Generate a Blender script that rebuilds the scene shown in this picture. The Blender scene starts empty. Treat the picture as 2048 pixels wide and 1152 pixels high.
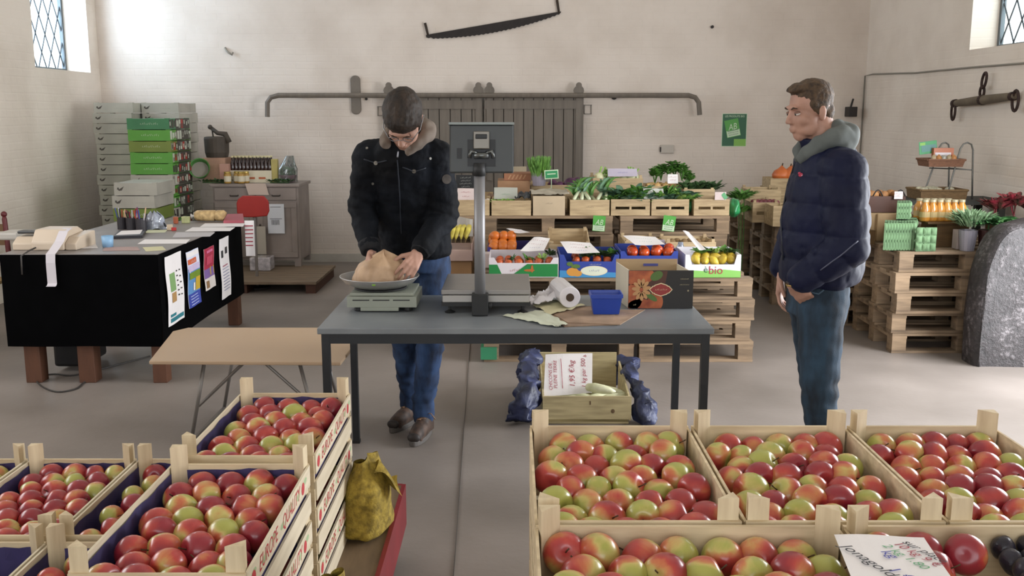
import bpy, bmesh, math, random
from mathutils import Vector, Matrix, noise, Euler
from mathutils.bvhtree import BVHTree
random.seed(11)
R = math.radians
# ------------------------------------------------------------------ camera
FPX, TH, H = 1950.0, R(10.2), 1.62
cam_d = bpy.data.cameras.new('camera'); cam = bpy.data.objects.new('camera', cam_d)
bpy.context.collection.objects.link(cam)
cam.location = (0, 0, H); cam.rotation_euler = (math.pi/2-TH, 0, 0)
cam_d.sensor_width = 36; cam_d.lens = 36*FPX/2048; cam_d.clip_start = .05
bpy.context.scene.camera = cam
# ------------------------------------------------------------------ view, sky, lights
sc = bpy.context.scene
sc.view_settings.view_transform = 'Standard'; sc.view_settings.look = 'None'
sc.view_settings.gamma = 1; sc.view_settings.use_curve_mapping = False
sc.view_settings.exposure = -0.1
w = bpy.data.worlds.new('overcast_sky'); sc.world = w; w.use_nodes = True
w.node_tree.nodes['Background'].inputs[0].default_value = (.86, .93, 1, 1)
w.node_tree.nodes['Background'].inputs[1].default_value = 3.2
def area(name, loc, rot, sx, sy, power, col=(1, 1, 1)):
    l = bpy.data.lights.new(name, 'AREA'); l.shape = 'RECTANGLE'; l.size = sx; l.size_y = sy
    l.energy = power; l.color = col
    o = bpy.data.objects.new(name, l); o.location = loc; o.rotation_euler = rot
    bpy.context.collection.objects.link(o); return o
# daylight entering by the open doorway on the right, by windows left, behind the camera and the two barred windows
area('daylight_doorway_right', (3.92, 4.7, 1.3), (0, R(80), 0), 2.3, 2.5, 270, (.95, .97, 1))
area('daylight_window_left', (-4.6, 4.2, 2.3), (0, R(-90), 0), 1.7, 3.2, 50, (1, .96, .92))
area('added_fill_rear', (0, -3.15, 2.3), (R(90), 0, 0), 6.4, 2.6, 52, (1, .94, .88))  # added fill lamp behind the camera, brightens the scene from the front
area('daylight_lattice_left', (-4.75, 9.75, 2.85), (0, R(-90), 0), 1.6, 1.1, 80, (.62, .77, 1))
area('daylight_lattice_right', (4.12, 7.55, 2.85), (0, R(90), 0), 1.5, 1.5, 22, (.86, .93, 1))

# ------------------------------------------------------------------ helpers
COL = bpy.context.collection
def _ray(px, py):
    u = (px-1024)/FPX; v = (py-576)/FPX
    return Vector((u, math.cos(TH)-v*math.sin(TH), -math.sin(TH)-v*math.cos(TH)))
def at(px, py, Y):
    d = _ray(px, py); t = Y/d.y; return Vector((d.x*t, Y, H+d.z*t))
def onz(px, py, z):
    d = _ray(px, py); t = (z-H)/d.z; return Vector((d.x*t, d.y*t, z))
def hexc(h, k=1.0):
    h = h.lstrip('#'); c = [int(h[i:i+2], 16)/255 for i in (0, 2, 4)]
    return tuple(min(1, k*(x/12.92 if x <= .04045 else ((x+.055)/1.055)**2.4)) for x in c)

MATS = {}
def mat(name, base='#888888', rough=.6, metal=0., var=0., vs=6., bump=0., bs=60., stretch=(1, 1, 1), spec=.5,
        base2=None, rnd=0., coat=0., k=1.0, trans=0.):
    if name in MATS: return MATS[name]
    m = bpy.data.materials.new(name); m.use_nodes = True; MATS[name] = m
    nt = m.node_tree; N = nt.nodes; L = nt.links; b = N['Principled BSDF']
    c = hexc(base, k) if isinstance(base, str) else base
    b.inputs['Base Color'].default_value = (*c, 1); b.inputs['Roughness'].default_value = rough
    b.inputs['Metallic'].default_value = metal; b.inputs['Specular IOR Level'].default_value = spec
    if coat: b.inputs['Coat Weight'].default_value = coat; b.inputs['Coat Roughness'].default_value = .08
    if trans: b.inputs['Transmission Weight'].default_value = trans
    if var or base2 or bump or rnd:
        tc = N.new('ShaderNodeTexCoord'); mp = N.new('ShaderNodeMapping'); mp.inputs['Scale'].default_value = stretch
        L.new(tc.outputs['Object'], mp.inputs[0])
    if var or base2 or rnd:
        c2 = hexc(base2, k) if base2 else c
        nz = N.new('ShaderNodeTexNoise'); nz.inputs['Scale'].default_value = vs; nz.inputs['Detail'].default_value = 5
        L.new(mp.outputs[0], nz.inputs['Vector'])
        oi = N.new('ShaderNodeObjectInfo')
        add = N.new('ShaderNodeMath'); add.operation = 'MULTIPLY_ADD'; add.inputs[1].default_value = rnd
        L.new(oi.outputs['Random'], add.inputs[0]); L.new(nz.outputs['Fac'], add.inputs[2])
        rp = N.new('ShaderNodeValToRGB'); rp.color_ramp.elements[0].position = .32; rp.color_ramp.elements[1].position = .68+rnd
        rp.color_ramp.elements[0].color = (*[x*(1-var) for x in c], 1)
        rp.color_ramp.elements[1].color = (*[min(1, x*(1+var)) for x in c2], 1)
        L.new(add.outputs[0], rp.inputs[0]); L.new(rp.outputs[0], b.inputs['Base Color'])
    if bump:
        n2 = N.new('ShaderNodeTexNoise'); n2.inputs['Scale'].default_value = bs; n2.inputs['Detail'].default_value = 4
        L.new(mp.outputs[0], n2.inputs['Vector'])
        bp = N.new('ShaderNodeBump'); bp.inputs['Strength'].default_value = min(1, bump); bp.inputs['Distance'].default_value = .004*max(1, bump)
        L.new(n2.outputs['Fac'], bp.inputs['Height']); L.new(bp.outputs[0], b.inputs['Normal'])
    return m

def whitewash(name, ax, base='#ddd1c6'):
    m = bpy.data.materials.new(name); m.use_nodes = True; nt = m.node_tree; N = nt.nodes; L = nt.links
    b = N['Principled BSDF']; b.inputs['Roughness'].default_value = .75
    tc = N.new('ShaderNodeTexCoord'); sp = N.new('ShaderNodeSeparateXYZ'); cb = N.new('ShaderNodeCombineXYZ')
    L.new(tc.outputs['Object'], sp.inputs[0]); L.new(sp.outputs[ax], cb.inputs[0]); L.new(sp.outputs[2], cb.inputs[1])
    n0 = N.new('ShaderNodeTexNoise'); n0.inputs['Scale'].default_value = 3
    L.new(tc.outputs['Object'], n0.inputs['Vector'])
    mx = N.new('ShaderNodeMixRGB'); mx.blend_type = 'ADD'; mx.inputs[0].default_value = .018
    L.new(cb.outputs[0], mx.inputs[1]); L.new(n0.outputs['Color'], mx.inputs[2])
    br = N.new('ShaderNodeTexBrick'); br.inputs['Scale'].default_value = 1
    br.inputs['Brick Width'].default_value = .23; br.inputs['Row Height'].default_value = .072
    br.inputs['Mortar Size'].default_value = .011; br.inputs['Mortar Smooth'].default_value = 1
    br.inputs['Color1'].default_value = (1, 1, 1, 1); br.inputs['Color2'].default_value = (.35, .35, .35, 1); br.inputs['Mortar'].default_value = (0, 0, 0, 1)
    L.new(mx.outputs[0], br.inputs['Vector'])
    n1 = N.new('ShaderNodeTexNoise'); n1.inputs['Scale'].default_value = 14; n1.inputs['Detail'].default_value = 8
    L.new(tc.outputs['Object'], n1.inputs['Vector'])
    a = N.new('ShaderNodeMath'); a.operation = 'MULTIPLY_ADD'; a.inputs[1].default_value = 1.4
    L.new(n1.outputs['Fac'], a.inputs[0]); L.new(br.outputs['Color'], a.inputs[2])
    bp = N.new('ShaderNodeBump'); bp.inputs['Strength'].default_value = .3; bp.inputs['Distance'].default_value = .005
    L.new(a.outputs[0], bp.inputs['Height']); L.new(bp.outputs[0], b.inputs['Normal'])
    n2 = N.new('ShaderNodeTexNoise'); n2.inputs['Scale'].default_value = 1.7; n2.inputs['Detail'].default_value = 9
    L.new(tc.outputs['Object'], n2.inputs['Vector'])
    rp = N.new('ShaderNodeValToRGB'); c = hexc(base)
    rp.color_ramp.elements[0].position = .3; rp.color_ramp.elements[0].color = (c[0]*.86, c[1]*.84, c[2]*.82, 1)
    rp.color_ramp.elements[1].position = .6; rp.color_ramp.elements[1].color = (*c, 1)
    L.new(n2.outputs['Fac'], rp.inputs[0]); L.new(rp.outputs[0], b.inputs['Base Color'])
    return m

_txt = {}
def text_geo(s, shear=0.):
    key = (s, shear)
    if key not in _txt:
        cu = bpy.data.curves.new('t', 'FONT'); cu.body = s; cu.size = 1; cu.align_x = 'CENTER'; cu.align_y = 'CENTER'; cu.shear = shear
        cu.resolution_u = 3
        o = bpy.data.objects.new('t', cu); COL.objects.link(o)
        me = bpy.data.meshes.new_from_object(o.evaluated_get(bpy.context.evaluated_depsgraph_get()))
        _txt[key] = ([v.co.copy() for v in me.vertices], [tuple(p.vertices) for p in me.polygons])
        bpy.data.objects.remove(o); bpy.data.curves.remove(cu); bpy.data.meshes.remove(me)
    return _txt[key]

def frame(o, x, y):
    x = Vector(x).normalized(); y = Vector(y); y = (y-x*y.dot(x)).normalized(); z = x.cross(y)
    M = Matrix((x, y, z)).transposed().to_4x4(); M.translation = Vector(o); return M
def rotm(loc=(0, 0, 0), rx=0, ry=0, rz=0):
    return Matrix.Translation(Vector(loc)) @ Euler((rx, ry, rz)).to_matrix().to_4x4()

class MB:
    def __init__(s, M=None): s.v = []; s.f = []; s.m = []; s.M = M
    def add(s, vs, fs, mi=0, M=None):
        b = len(s.v)
        for p in vs:
            p = Vector(p)
            if M is not None: p = M @ p
            if s.M is not None: p = s.M @ p
            s.v.append(p)
        for f in fs: s.f.append([b+i for i in f]); s.m.append(mi)
        return s
    def box(s, c, d, M=None, mi=0):
        x, y, z = [q/2 for q in d]; vs = [(c[0]+i*x, c[1]+j*y, c[2]+k*z) for i in (-1, 1) for j in (-1, 1) for k in (-1, 1)]
        return s.add(vs, [(0, 1, 3, 2), (4, 6, 7, 5), (0, 4, 5, 1), (2, 3, 7, 6), (0, 2, 6, 4), (1, 5, 7, 3)], mi, M)
    def span(s, a, b, M=None, mi=0):
        return s.box([(a[i]+b[i])/2 for i in range(3)], [abs(b[i]-a[i]) for i in range(3)], M, mi)
    def prism(s, poly, z0, z1, M=None, mi=0):
        n = len(poly); vs = [(x, y, z0) for x, y in poly]+[(x, y, z1) for x, y in poly]
        fs = [tuple(range(n))[::-1], tuple(range(n, 2*n))]+[(i, (i+1) % n, n+(i+1) % n, n+i) for i in range(n)]
        return s.add(vs, fs, mi, M)
    def tube(s, pts, r, n=8, mi=0, M=None, sq=1.0):
        pts = [Vector(p) for p in pts]; k = len(pts); rs = r if isinstance(r, (list, tuple)) else [r]*k
        vs = []; up = None
        for i, p in enumerate(pts):
            t = (pts[min(i+1, k-1)]-pts[max(i-1, 0)]).normalized()
            if up is None: up = Vector((0, 0, 1)) if abs(t.z) < .9 else Vector((1, 0, 0))
            a = t.cross(up).normalized(); bb = a.cross(t).normalized(); up = bb
            for j in range(n):
                q = 2*math.pi*j/n; vs.append(p+a*math.cos(q)*rs[i]+bb*math.sin(q)*rs[i]*sq)
        fs = [(i*n+j, i*n+(j+1) % n, (i+1)*n+(j+1) % n, (i+1)*n+j) for i in range(k-1) for j in range(n)]
        fs += [tuple(range(n))[::-1], tuple((k-1)*n+j for j in range(n))]
        return s.add(vs, fs, mi, M)
    def bar(s, p0, p1, wdt, hgt, mi=0):
        p0 = Vector(p0); p1 = Vector(p1); d = p1-p0; up = Vector((0, 0, 1)) if abs(d.normalized().z) < .95 else Vector((0, 1, 0))
        M = frame((p0+p1)/2, d, up); return s.box((0, 0, 0), (d.length, hgt, wdt), M, mi)
    def lathe(s, prof, c=(0, 0, 0), n=20, mi=0, M=None):
        vs = []; fs = []; k = len(prof)
        for r, z in prof:
            for j in range(n):
                q = 2*math.pi*j/n; vs.append((c[0]+max(r, 1e-5)*math.cos(q), c[1]+max(r, 1e-5)*math.sin(q), c[2]+z))
        for i in range(k-1):
            for j in range(n): fs.append((i*n+j, i*n+(j+1) % n, (i+1)*n+(j+1) % n, (i+1)*n+j))
        fs.append(tuple(range(n))[::-1]); fs.append(tuple((k-1)*n+j for j in range(n)))
        return s.add(vs, fs, mi, M)
    def ell(s, c, r, nu=14, nv=9, mi=0, M=None):
        if not isinstance(r, (tuple, list)): r = (r, r, r)
        vs = [(c[0], c[1], c[2]-r[2])]; fs = []
        for i in range(1, nv):
            a = -math.pi/2+math.pi*i/nv
            for j in range(nu):
                q = 2*math.pi*j/nu; vs.append((c[0]+r[0]*math.cos(a)*math.cos(q), c[1]+r[1]*math.cos(a)*math.sin(q), c[2]+r[2]*math.sin(a)))
        vs.append((c[0], c[1], c[2]+r[2])); t = len(vs)-1
        for j in range(nu): fs.append((0, 1+(j+1) % nu, 1+j)); fs.append((t, 1+(nv-2)*nu+j, 1+(nv-2)*nu+(j+1) % nu))
        for i in range(nv-2):
            for j in range(nu): fs.append((1+i*nu+j, 1+i*nu+(j+1) % nu, 1+(i+1)*nu+(j+1) % nu, 1+(i+1)*nu+j))
        return s.add(vs, fs, mi, M)
    def cap(s, p0, p1, r0, r1, n=12, mi=0):
        p0 = Vector(p0); p1 = Vector(p1); d = (p1-p0).normalized(); pts = []; rs = []
        for a in (85, 60, 35, 12): pts.append(p0-d*r0*math.sin(R(a))); rs.append(r0*math.cos(R(a)))
        for i in range(5): pts.append(p0.lerp(p1, i/4)); rs.append(r0+(r1-r0)*i/4)
        for a in (12, 35, 60, 85): pts.append(p1+d*r1*math.sin(R(a))); rs.append(r1*math.cos(R(a)))
        return s.tube(pts, rs, n, mi)
    def loft(s, rings, n=24, mi=0, pw=2.0):
        vs = []; k = len(rings)
        for (x, y, z, rx, ry) in rings:
            for j in range(n):
                q = 2*math.pi*j/n; cx, sx = math.cos(q), math.sin(q)
                vs.append((x+rx*math.copysign(abs(cx)**(2/pw), cx), y+ry*math.copysign(abs(sx)**(2/pw), sx), z))
        fs = [(i*n+j, i*n+(j+1) % n, (i+1)*n+(j+1) % n, (i+1)*n+j) for i in range(k-1) for j in range(n)]
        fs += [tuple(range(n))[::-1], tuple((k-1)*n+j for j in range(n))]
        return s.add(vs, fs, mi)
    def sheet(s, fn, nu, nv, mi=0, M=None):
        vs = [fn(i/nu, j/nv) for i in range(nu+1) for j in range(nv+1)]
        fs = [(i*(nv+1)+j, (i+1)*(nv+1)+j, (i+1)*(nv+1)+j+1, i*(nv+1)+j+1) for i in range(nu) for j in range(nv)]
        return s.add(vs, fs, mi, M)
    def text(s, t, size, M, mi=1, shear=0., sx=1.):
        if t[0] == '~':        # print too small to read in the photograph: a row of letter-sized strokes
            n = int(t[1:]); vs = []; fs = []
            for i in range(n):
                x = (i-(n-1)/2)*size*.5; h = size*(.16+.1*((i*7) % 3)); w = size*(.05+.09*((i*5) % 3)); b = len(vs)
                vs += [(x-w, -size*(.2+.08*(i % 2)), 0), (x-w+size*.07, -size*.24, 0), (x+w, h-size*.08*(i % 2), 0), (x+w-size*.08, h, 0)]; fs.append((b, b+1, b+2, b+3))
            return s.add(vs, fs, mi, M)
        vs, fs = text_geo(t, shear); return s.add([(v.x*size*sx, v.y*size, 0) for v in vs], fs, mi, M)
    def build(s, name, mats, parent=None, smooth=False, loc=None, rz=0., bevel=0., solid=0., local=False):
        me = bpy.data.meshes.new(name)
        off = Vector((0, 0, 0)); q = None if local else parent
        while q is not None: off += q.location; q = q.parent
        me.from_pydata([v-off for v in s.v], [], s.f)
        for m in (mats if isinstance(mats, (list, tuple)) else [mats]): me.materials.append(m)
        me.polygons.foreach_set('material_index', s.m)
        if smooth: me.polygons.foreach_set('use_smooth', [True]*len(me.polygons))
        me.update()
        bmm = bmesh.new(); bmm.from_mesh(me)
        if len(s.f) > 1: bmesh.ops.recalc_face_normals(bmm, faces=bmm.faces[:])
        bmm.to_mesh(me); bmm.free()
        o = bpy.data.objects.new(name, me); COL.objects.link(o); o.parent = parent
        if loc is not None: o.location = loc
        if rz: o.rotation_euler.z = rz
        if bevel:
            b = o.modifiers.new('b', 'BEVEL'); b.width = bevel; b.segments = 2; b.limit_method = 'ANGLE'
        if solid:
            b = o.modifiers.new('s', 'SOLIDIFY'); b.thickness = solid; b.offset = 0
        return o

def spline(p, n=6):
    p = [Vector(q) for q in p]; out = []
    for i in range(len(p)-1):
        a = p[max(i-1, 0)]; b = p[i]; c = p[i+1]; d = p[min(i+2, len(p)-1)]
        for k in range(n):
            t = k/n; out.append(.5*((2*b)+(c-a)*t+(2*a-5*b+4*c-d)*t*t+(3*b-a-3*c+d)*t**3))
    return out+[p[-1]]
def tag(o, label=None, cat=None, group=None, kind=None):
    if label: o['label'] = label
    if cat: o['category'] = cat
    if group: o['group'] = group
    if kind: o['kind'] = kind
    return o
def thing(name, label, cat, loc=(0, 0, 0), rz=0., group=None):
    o = bpy.data.objects.new(name, None); COL.objects.link(o); o.location = loc; o.rotation_euler.z = rz
    o.empty_display_size = .05
    return tag(o, label, cat, group)
def struct(o, label=None, cat=None): o['kind'] = 'structure'; return tag(o, label, cat)
KIDS = {}
def copy_tree(o, parent=None):
    c = o.copy(); COL.objects.link(c); c.parent = parent
    kids = KIDS.get(o.name)
    if kids is None: kids = KIDS[o.name] = list(o.children)
    for ch in kids: copy_tree(ch, c)
    return c
USED = set()
def place(proto, loc, rot=(0, 0, 0), label=None, group=None, cat=None, scale=None):
    """first call moves the prototype itself, later calls copy it with its parts"""
    if proto.name in USED: o = copy_tree(proto)
    else:
        KIDS.setdefault(proto.name, list(proto.children))
        for ch in proto.children: KIDS.setdefault(ch.name, list(ch.children))
        USED.add(proto.name); o = proto
    o.location = loc; o.rotation_euler = rot
    o.scale = (scale,)*3 if isinstance(scale, (int, float)) else (scale or (1, 1, 1))
    if label: o['label'] = label
    if cat: o['category'] = cat
    if group: o['group'] = group
    return o
# ------------------------------------------------------------------ room
XL, XR, YB, YF, ZC = -4.40, 3.78, 10.65, -3.1, 4.3
TWL = .32
def wall_cells(mb, axis, pos0, pos1, u0, u1, z0, z1, holes):
    us = sorted({u0, u1, *[h[0] for h in holes], *[h[1] for h in holes]}); zs = sorted({z0, z1, *[h[2] for h in holes], *[h[3] for h in holes]})
    for i in range(len(us)-1):
        for j in range(len(zs)-1):
            cu = (us[i]+us[i+1])/2; cz = (zs[j]+zs[j+1])/2
            if any(h[0] < cu < h[1] and h[2] < cz < h[3] for h in holes): continue
            if axis == 'y': mb.span((pos0, us[i], zs[j]), (pos1, us[i+1], zs[j+1]))
            else: mb.span((us[i], pos0, zs[j]), (us[i+1], pos1, zs[j+1]))
W1 = (9.22, 10.42, 2.03, 3.55)          # left lattice window: y0,y1,z0,z1
W2 = (6.75, 8.28, 2.13, 3.6)            # right lattice window
mw_x = whitewash('whitewashed_brick_back', 0); mw_y = whitewash('whitewashed_brick_side', 1, '#eadfd3')
m = MB(); wall_cells(m, 'y', XL-TWL, XL, YF-.3, YB+.3, 0, ZC, [W1, (2.6, 5.8, 1.4, 3.2)]); struct(m.build('wall_left', mw_y))
m = MB(); wall_cells(m, 'y', XR, XR+TWL, YF-.3, YB+.3, 0, ZC, [W2, (3.4, 6.0, 0, 2.55)]); struct(m.build('wall_right', mw_y))
m = MB(); m.span((XL, YB, 0), (XR, YB+.3, ZC)); struct(m.build('wall_back', mw_x))
m = MB(); wall_cells(m, 'x', YF-.3, YF, XL, XR, 0, ZC, [(-3.2, 3.2, 1.0, 3.6)]); struct(m.build('wall_rear', mw_x))  # unseen opening in the rear wall, added for the frontal fill lamp
m = MB(); m.span((XL-TWL, YF-.3, ZC), (XR+TWL, YB+.3, ZC+.2)); struct(m.build('ceiling', mat('plaster_ceiling', '#d8d2c6', .9)))
# floor of pale concrete
fm = mat('concrete_floor', '#7d746d', .5, var=.12, vs=1.1, bump=.25, bs=30, base2='#8a817b')
m = MB(); m.span((XL-TWL, YF-.3, -.2), (XR+TWL, YB+.3, 0)); struct(m.build('floor', fm))
a = onz(909, 1127, 0); b = onz(941, 677, 0); d = (b-a).normalized()
m = MB(); m.bar(a-d*2.2, b+d*3.6, .002, .012) ; struct(m.build('trim_1', mat('joint_filler', '#4a4540', .9)))
for p, q in (((1990, 905), (1290, 868)), ):
    a2 = onz(*p, 0); b2 = onz(*q, 0)
# low skirting of rough mortar at the back wall
m = MB(); m.span((XL, YB-.03, 0), (at(765, 500, YB).x, YB, .09)); m.span((at(1170, 500, YB).x, YB-.03, 0), (XR, YB, .09)); struct(m.build('baseboard_back', mat('mortar_skirting', '#b9b2a8', .9, var=.1)), None)

lead = mat('window_lead', '#3c3f42', .5, .4); wfr = mat('window_frame_steel', '#5d6468', .5, .3)
glass = bpy.data.materials.new('window_glass'); glass.use_nodes = True; nt = glass.node_tree; nt.nodes.clear()
_o = nt.nodes.new('ShaderNodeOutputMaterial'); _t = nt.nodes.new('ShaderNodeBsdfTransparent'); _g = nt.nodes.new('ShaderNodeBsdfGlossy')
_x = nt.nodes.new('ShaderNodeMixShader'); _g.inputs[1].default_value = .03
_t.inputs[0].default_value = (.95, .98, .97, 1)
_x.inputs[0].default_value = .05; nt.links.new(_t.outputs[0], _x.inputs[1]); nt.links.new(_g.outputs[0], _x.inputs[2]); nt.links.new(_x.outputs[0], _o.inputs[0])
def lattice(name, x, y0, y1, z0, z1, step_y, step_z):
    root = thing(name, None, None, (x, (y0+y1)/2, z0)); root['kind'] = 'structure'
    m = MB(); t = .035
    m.span((x-t/2, y0, z0), (x+t/2, y1, z0+t)); m.span((x-t/2, y0, z1-t), (x+t/2, y1, z1))
    m.span((x-t/2, y0, z0+t), (x+t/2, y0+t, z1-t)); m.span((x-t/2, y1-t, z0+t), (x+t/2, y1, z1-t)); m.build('window_frame', wfr, root)
    m = MB(); hh = z1-z0; ww = y1-y0; sl = step_z/step_y
    k = -int(hh/sl/step_y)-1
    while k*step_y < ww+hh/sl:
        for sgn in (1, -1):
            pts = []
            for (ya, za) in ((k*step_y, 0), (k*step_y+hh/sl, hh)):
                pts.append([ya, za])
            (ya, za), (yb, zb) = pts
            # clip in y
            if ya < 0: za += (0-ya)*sl; ya = 0
            if yb > ww: zb -= (yb-ww)*sl; yb = ww
            if yb > ya+.01:
                if sgn < 0: p0 = (x, y1-ya, z0+za); p1 = (x, y1-yb, z0+zb)
                else: p0 = (x, y0+ya, z0+za); p1 = (x, y0+yb, z0+zb)
                m.tube([p0, p1], .007, 6)
        k += 1
    m.build('lead_lattice', lead, root)
    m = MB(); m.span((x-.002, y0+t, z0+t), (x+.002, y1-t, z1-t)); m.build('pane', glass, root)
    return root
lattice('window_1', XL-.26, W1[0]+.002, W1[1]-.002, W1[2]+.002, W1[3]-.002, .2, .36)
lattice('window_2', XR+.24, W2[0]+.002, W2[1]-.002, W2[2]+.002, W2[3]-.002, .21, .33)

# sliding plank doors
dg = mat('door_taupe_paint', '#6e655b', .6, var=.12, vs=3, stretch=(8, 8, .6), bump=.2, bs=20)
gs = mat('door_gap', '#2e2a27', .9)
YD = YB-.10
def leaf(name, x0, x1, straps):
    z1 = at(1000, 191, YD).z
    root = thing(name, None, None, ((x0+x1)/2, YD, .02)); root['kind'] = 'structure'
    m = MB(); n = int((x1-x0)/.105); wd = (x1-x0)/n
    m.span((x0, YD+.012, .02), (x1, YD+.03, z1), mi=1)
    for i in range(n): m.span((x0+i*wd+.004, YD-.012, .02), (x0+(i+1)*wd-.004, YD+.012, z1))
    m.build('plank_panel', [dg, gs], root)
    for sx in straps:
        m = MB(); m.span((sx-.03, YD-.028, .9), (sx+.03, YD-.0125, z1+.06))
        m.tube([(sx, YD-.045, z1+.05), (sx, YD-.013, z1+.05)], .055, 14)
        m.tube([(sx, YD-.05, z1+.105), (sx, YD-.02, z1+.105)], .032, 10)
        m.build('hanger_strap', dg, root)
    m = MB(); m.span((x0+.01, YD-.03, z1-.14), (x1-.01, YD-.0125, z1-.05)); m.build('ledge_board', dg, root)
xa = at(771, 300, YD).x; xm = at(967, 300, YD).x; xb = at(1166, 300, YD).x
leaf('door_1', xa, xm-.004, (at(773, 200, YD).x+.03, at(957, 200, YD).x)); leaf('door_2', xm+.004, xb, (at(979, 200, YD).x, at(1157, 200, YD).x))
# door rail
zr = at(700, 190, YD).z
p = [at(538, 234, YD), at(538, 205, YD)+Vector((0, 0, 0)), at(545, 195, YD), at(560, 191, YD), at(1375, 191, YD), at(1388, 195, YD), at(1395, 205, YD), at(1397, 230, YD)]
for q in p: q.y = YD-.07
m = MB(); m.tube(p, .026, 8)
r_ = thing('door_rail', 'long grey-brown pipe rail above the sliding doors with both ends bent down', 'rail', (0, YD-.07, zr))
m.build('rail_pipe', dg, r_)
for px in (600, 745, 1240, 1340):
    q = at(px, 191, YD); m = MB(); m.span((q.x-.02, YD-.08, q.z-.02), (q.x+.02, YB-.001, q.z+.02)); m.build('bracket', dg, r_)
q = at(712, 190, YB)
m = MB(); n = 16; poly = []
for j in range(n):
    t = 2*math.pi*j/n; poly.append((.055*math.cos(t), .055*math.sin(t)+(.15 if math.sin(t) > 0 else -.15)))
m.prism(poly, 0, .03, Matrix.Translation((q.x, YB-.001, q.z)) @ Euler((R(90), 0, 0)).to_matrix().to_4x4())
tag(m.build('wall_plate', mat('plate_taupe', '#70675d', .6, var=.1), bevel=.008), 'tall rounded grey-brown plate on the back wall behind the door rail', 'wall plate')
# ------------------------------------------------------------------ materials for goods
pine = mat('pale_crate_wood', '#bfa987', .7, var=.14, vs=5, stretch=(1, 6, 10), rnd=.12, base2='#d2c09e')
pine2 = mat('pale_crate_wood_upright', '#c4ae8c', .7, var=.1, vs=5, stretch=(10, 8, 1), rnd=.1, base2='#d2c2a2')
oldwood = mat('weathered_crate_wood', '#a28a68', .75, var=.16, vs=6, stretch=(1, 5, 9), rnd=.15, base2='#bba581')
palw = mat('pallet_wood', '#6f5d4b', .85, var=.25, vs=4, stretch=(1, 3, 7), rnd=.25, base2='#917b62', bump=.3, bs=25)
slatm = mat('pale_printed_slat', '#cdbfa4', .7, var=.06, vs=4, stretch=(8, 1, 12), rnd=.08, base2='#d8ccb4')
liner = mat('purple_liner_paper', '#38305c', .75, var=.1, vs=20)
red_ink = mat('red_print', '#b8343a', .6); grn_ink = mat('green_print', '#9fb58a', .7)
paper = mat('white_paper', '#e6e1e0', .7); ink_r = mat('red_marker', '#9c2a3c', .6); ink_b = mat('blue_marker', '#3a3f9a', .6); ink_g = mat('green_marker', '#5fa070', .6); ink_k = mat('black_marker', '#242226', .6)

def apple_mat():
    m = bpy.data.materials.new('apple_skin'); m.use_nodes = True; nt = m.node_tree; N = nt.nodes; L = nt.links; b = N['Principled BSDF']
    b.inputs['Roughness'].default_value = .3; b.inputs['Coat Weight'].default_value = .25; b.inputs['Coat Roughness'].default_value = .15
    tc = N.new('ShaderNodeTexCoord'); oi = N.new('ShaderNodeObjectInfo')
    off = N.new('ShaderNodeVectorMath'); off.operation = 'SCALE'; cmb = N.new('ShaderNodeCombineXYZ')
    for i in range(3): L.new(oi.outputs['Random'], cmb.inputs[i])
    L.new(cmb.outputs[0], off.inputs[0]); off.inputs['Scale'].default_value = 31
    ad = N.new('ShaderNodeVectorMath'); ad.operation = 'ADD'; L.new(tc.outputs['Object'], ad.inputs[0]); L.new(off.outputs[0], ad.inputs[1])
    n1 = N.new('ShaderNodeTexNoise'); n1.inputs['Scale'].default_value = 14; n1.inputs['Detail'].default_value = 1; L.new(ad.outputs[0], n1.inputs['Vector'])
    mp = N.new('ShaderNodeMapping'); mp.inputs['Scale'].default_value = (90, 90, 12); L.new(ad.outputs[0], mp.inputs[0])
    n2 = N.new('ShaderNodeTexNoise'); n2.inputs['Scale'].default_value = 1; n2.inputs['Detail'].default_value = 3; L.new(mp.outputs[0], n2.inputs['Vector'])
    a = N.new('ShaderNodeMath'); a.operation = 'MULTIPLY_ADD'; a.inputs[1].default_value = .14; L.new(n2.outputs['Fac'], a.inputs[0]); L.new(n1.outputs['Fac'], a.inputs[2])
    sx = N.new('ShaderNodeSeparateXYZ'); L.new(tc.outputs['Object'], sx.inputs[0])
    a2 = N.new('ShaderNodeMath'); a2.operation = 'MULTIPLY_ADD'; a2.inputs[1].default_value = 3.2; L.new(sx.outputs[0], a2.inputs[0]); L.new(a.outputs[0], a2.inputs[2])
    rc = N.new('ShaderNodeMath'); rc.operation = 'MULTIPLY_ADD'; rc.inputs[1].default_value = .2; rc.inputs[2].default_value = -.1; L.new(oi.outputs['Random'], rc.inputs[0])
    at_ = N.new('ShaderNodeAttribute'); at_.attribute_type = 'OBJECT'; at_.attribute_name = 'blush'
    a3 = N.new('ShaderNodeMath'); a3.operation = 'ADD'; L.new(a2.outputs[0], a3.inputs[0]); L.new(at_.outputs['Fac'], a3.inputs[1])
    a4 = N.new('ShaderNodeMath'); a4.operation = 'ADD'; L.new(a3.outputs[0], a4.inputs[0]); L.new(rc.outputs[0], a4.inputs[1])
    rp = N.new('ShaderNodeValToRGB'); e = rp.color_ramp.elements
    e[0].position = .42; e[0].color = (*hexc('#a3a350'), 1); e[1].position = .86; e[1].color = (*hexc('#8a2430'), 1)
    for p_, c_ in ((.5, '#bfae66'), (.58, '#c0774a'), (.68, '#b04038')):
        x = e.new(p_); x.color = (*hexc(c_), 1)
    L.new(a4.outputs[0], rp.inputs[0]); L.new(rp.outputs[0], b.inputs['Base Color'])
    return m
applem = apple_mat(); stemm = mat('apple_stem_brown', '#4a3620', .8)
APPLES = []
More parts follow.
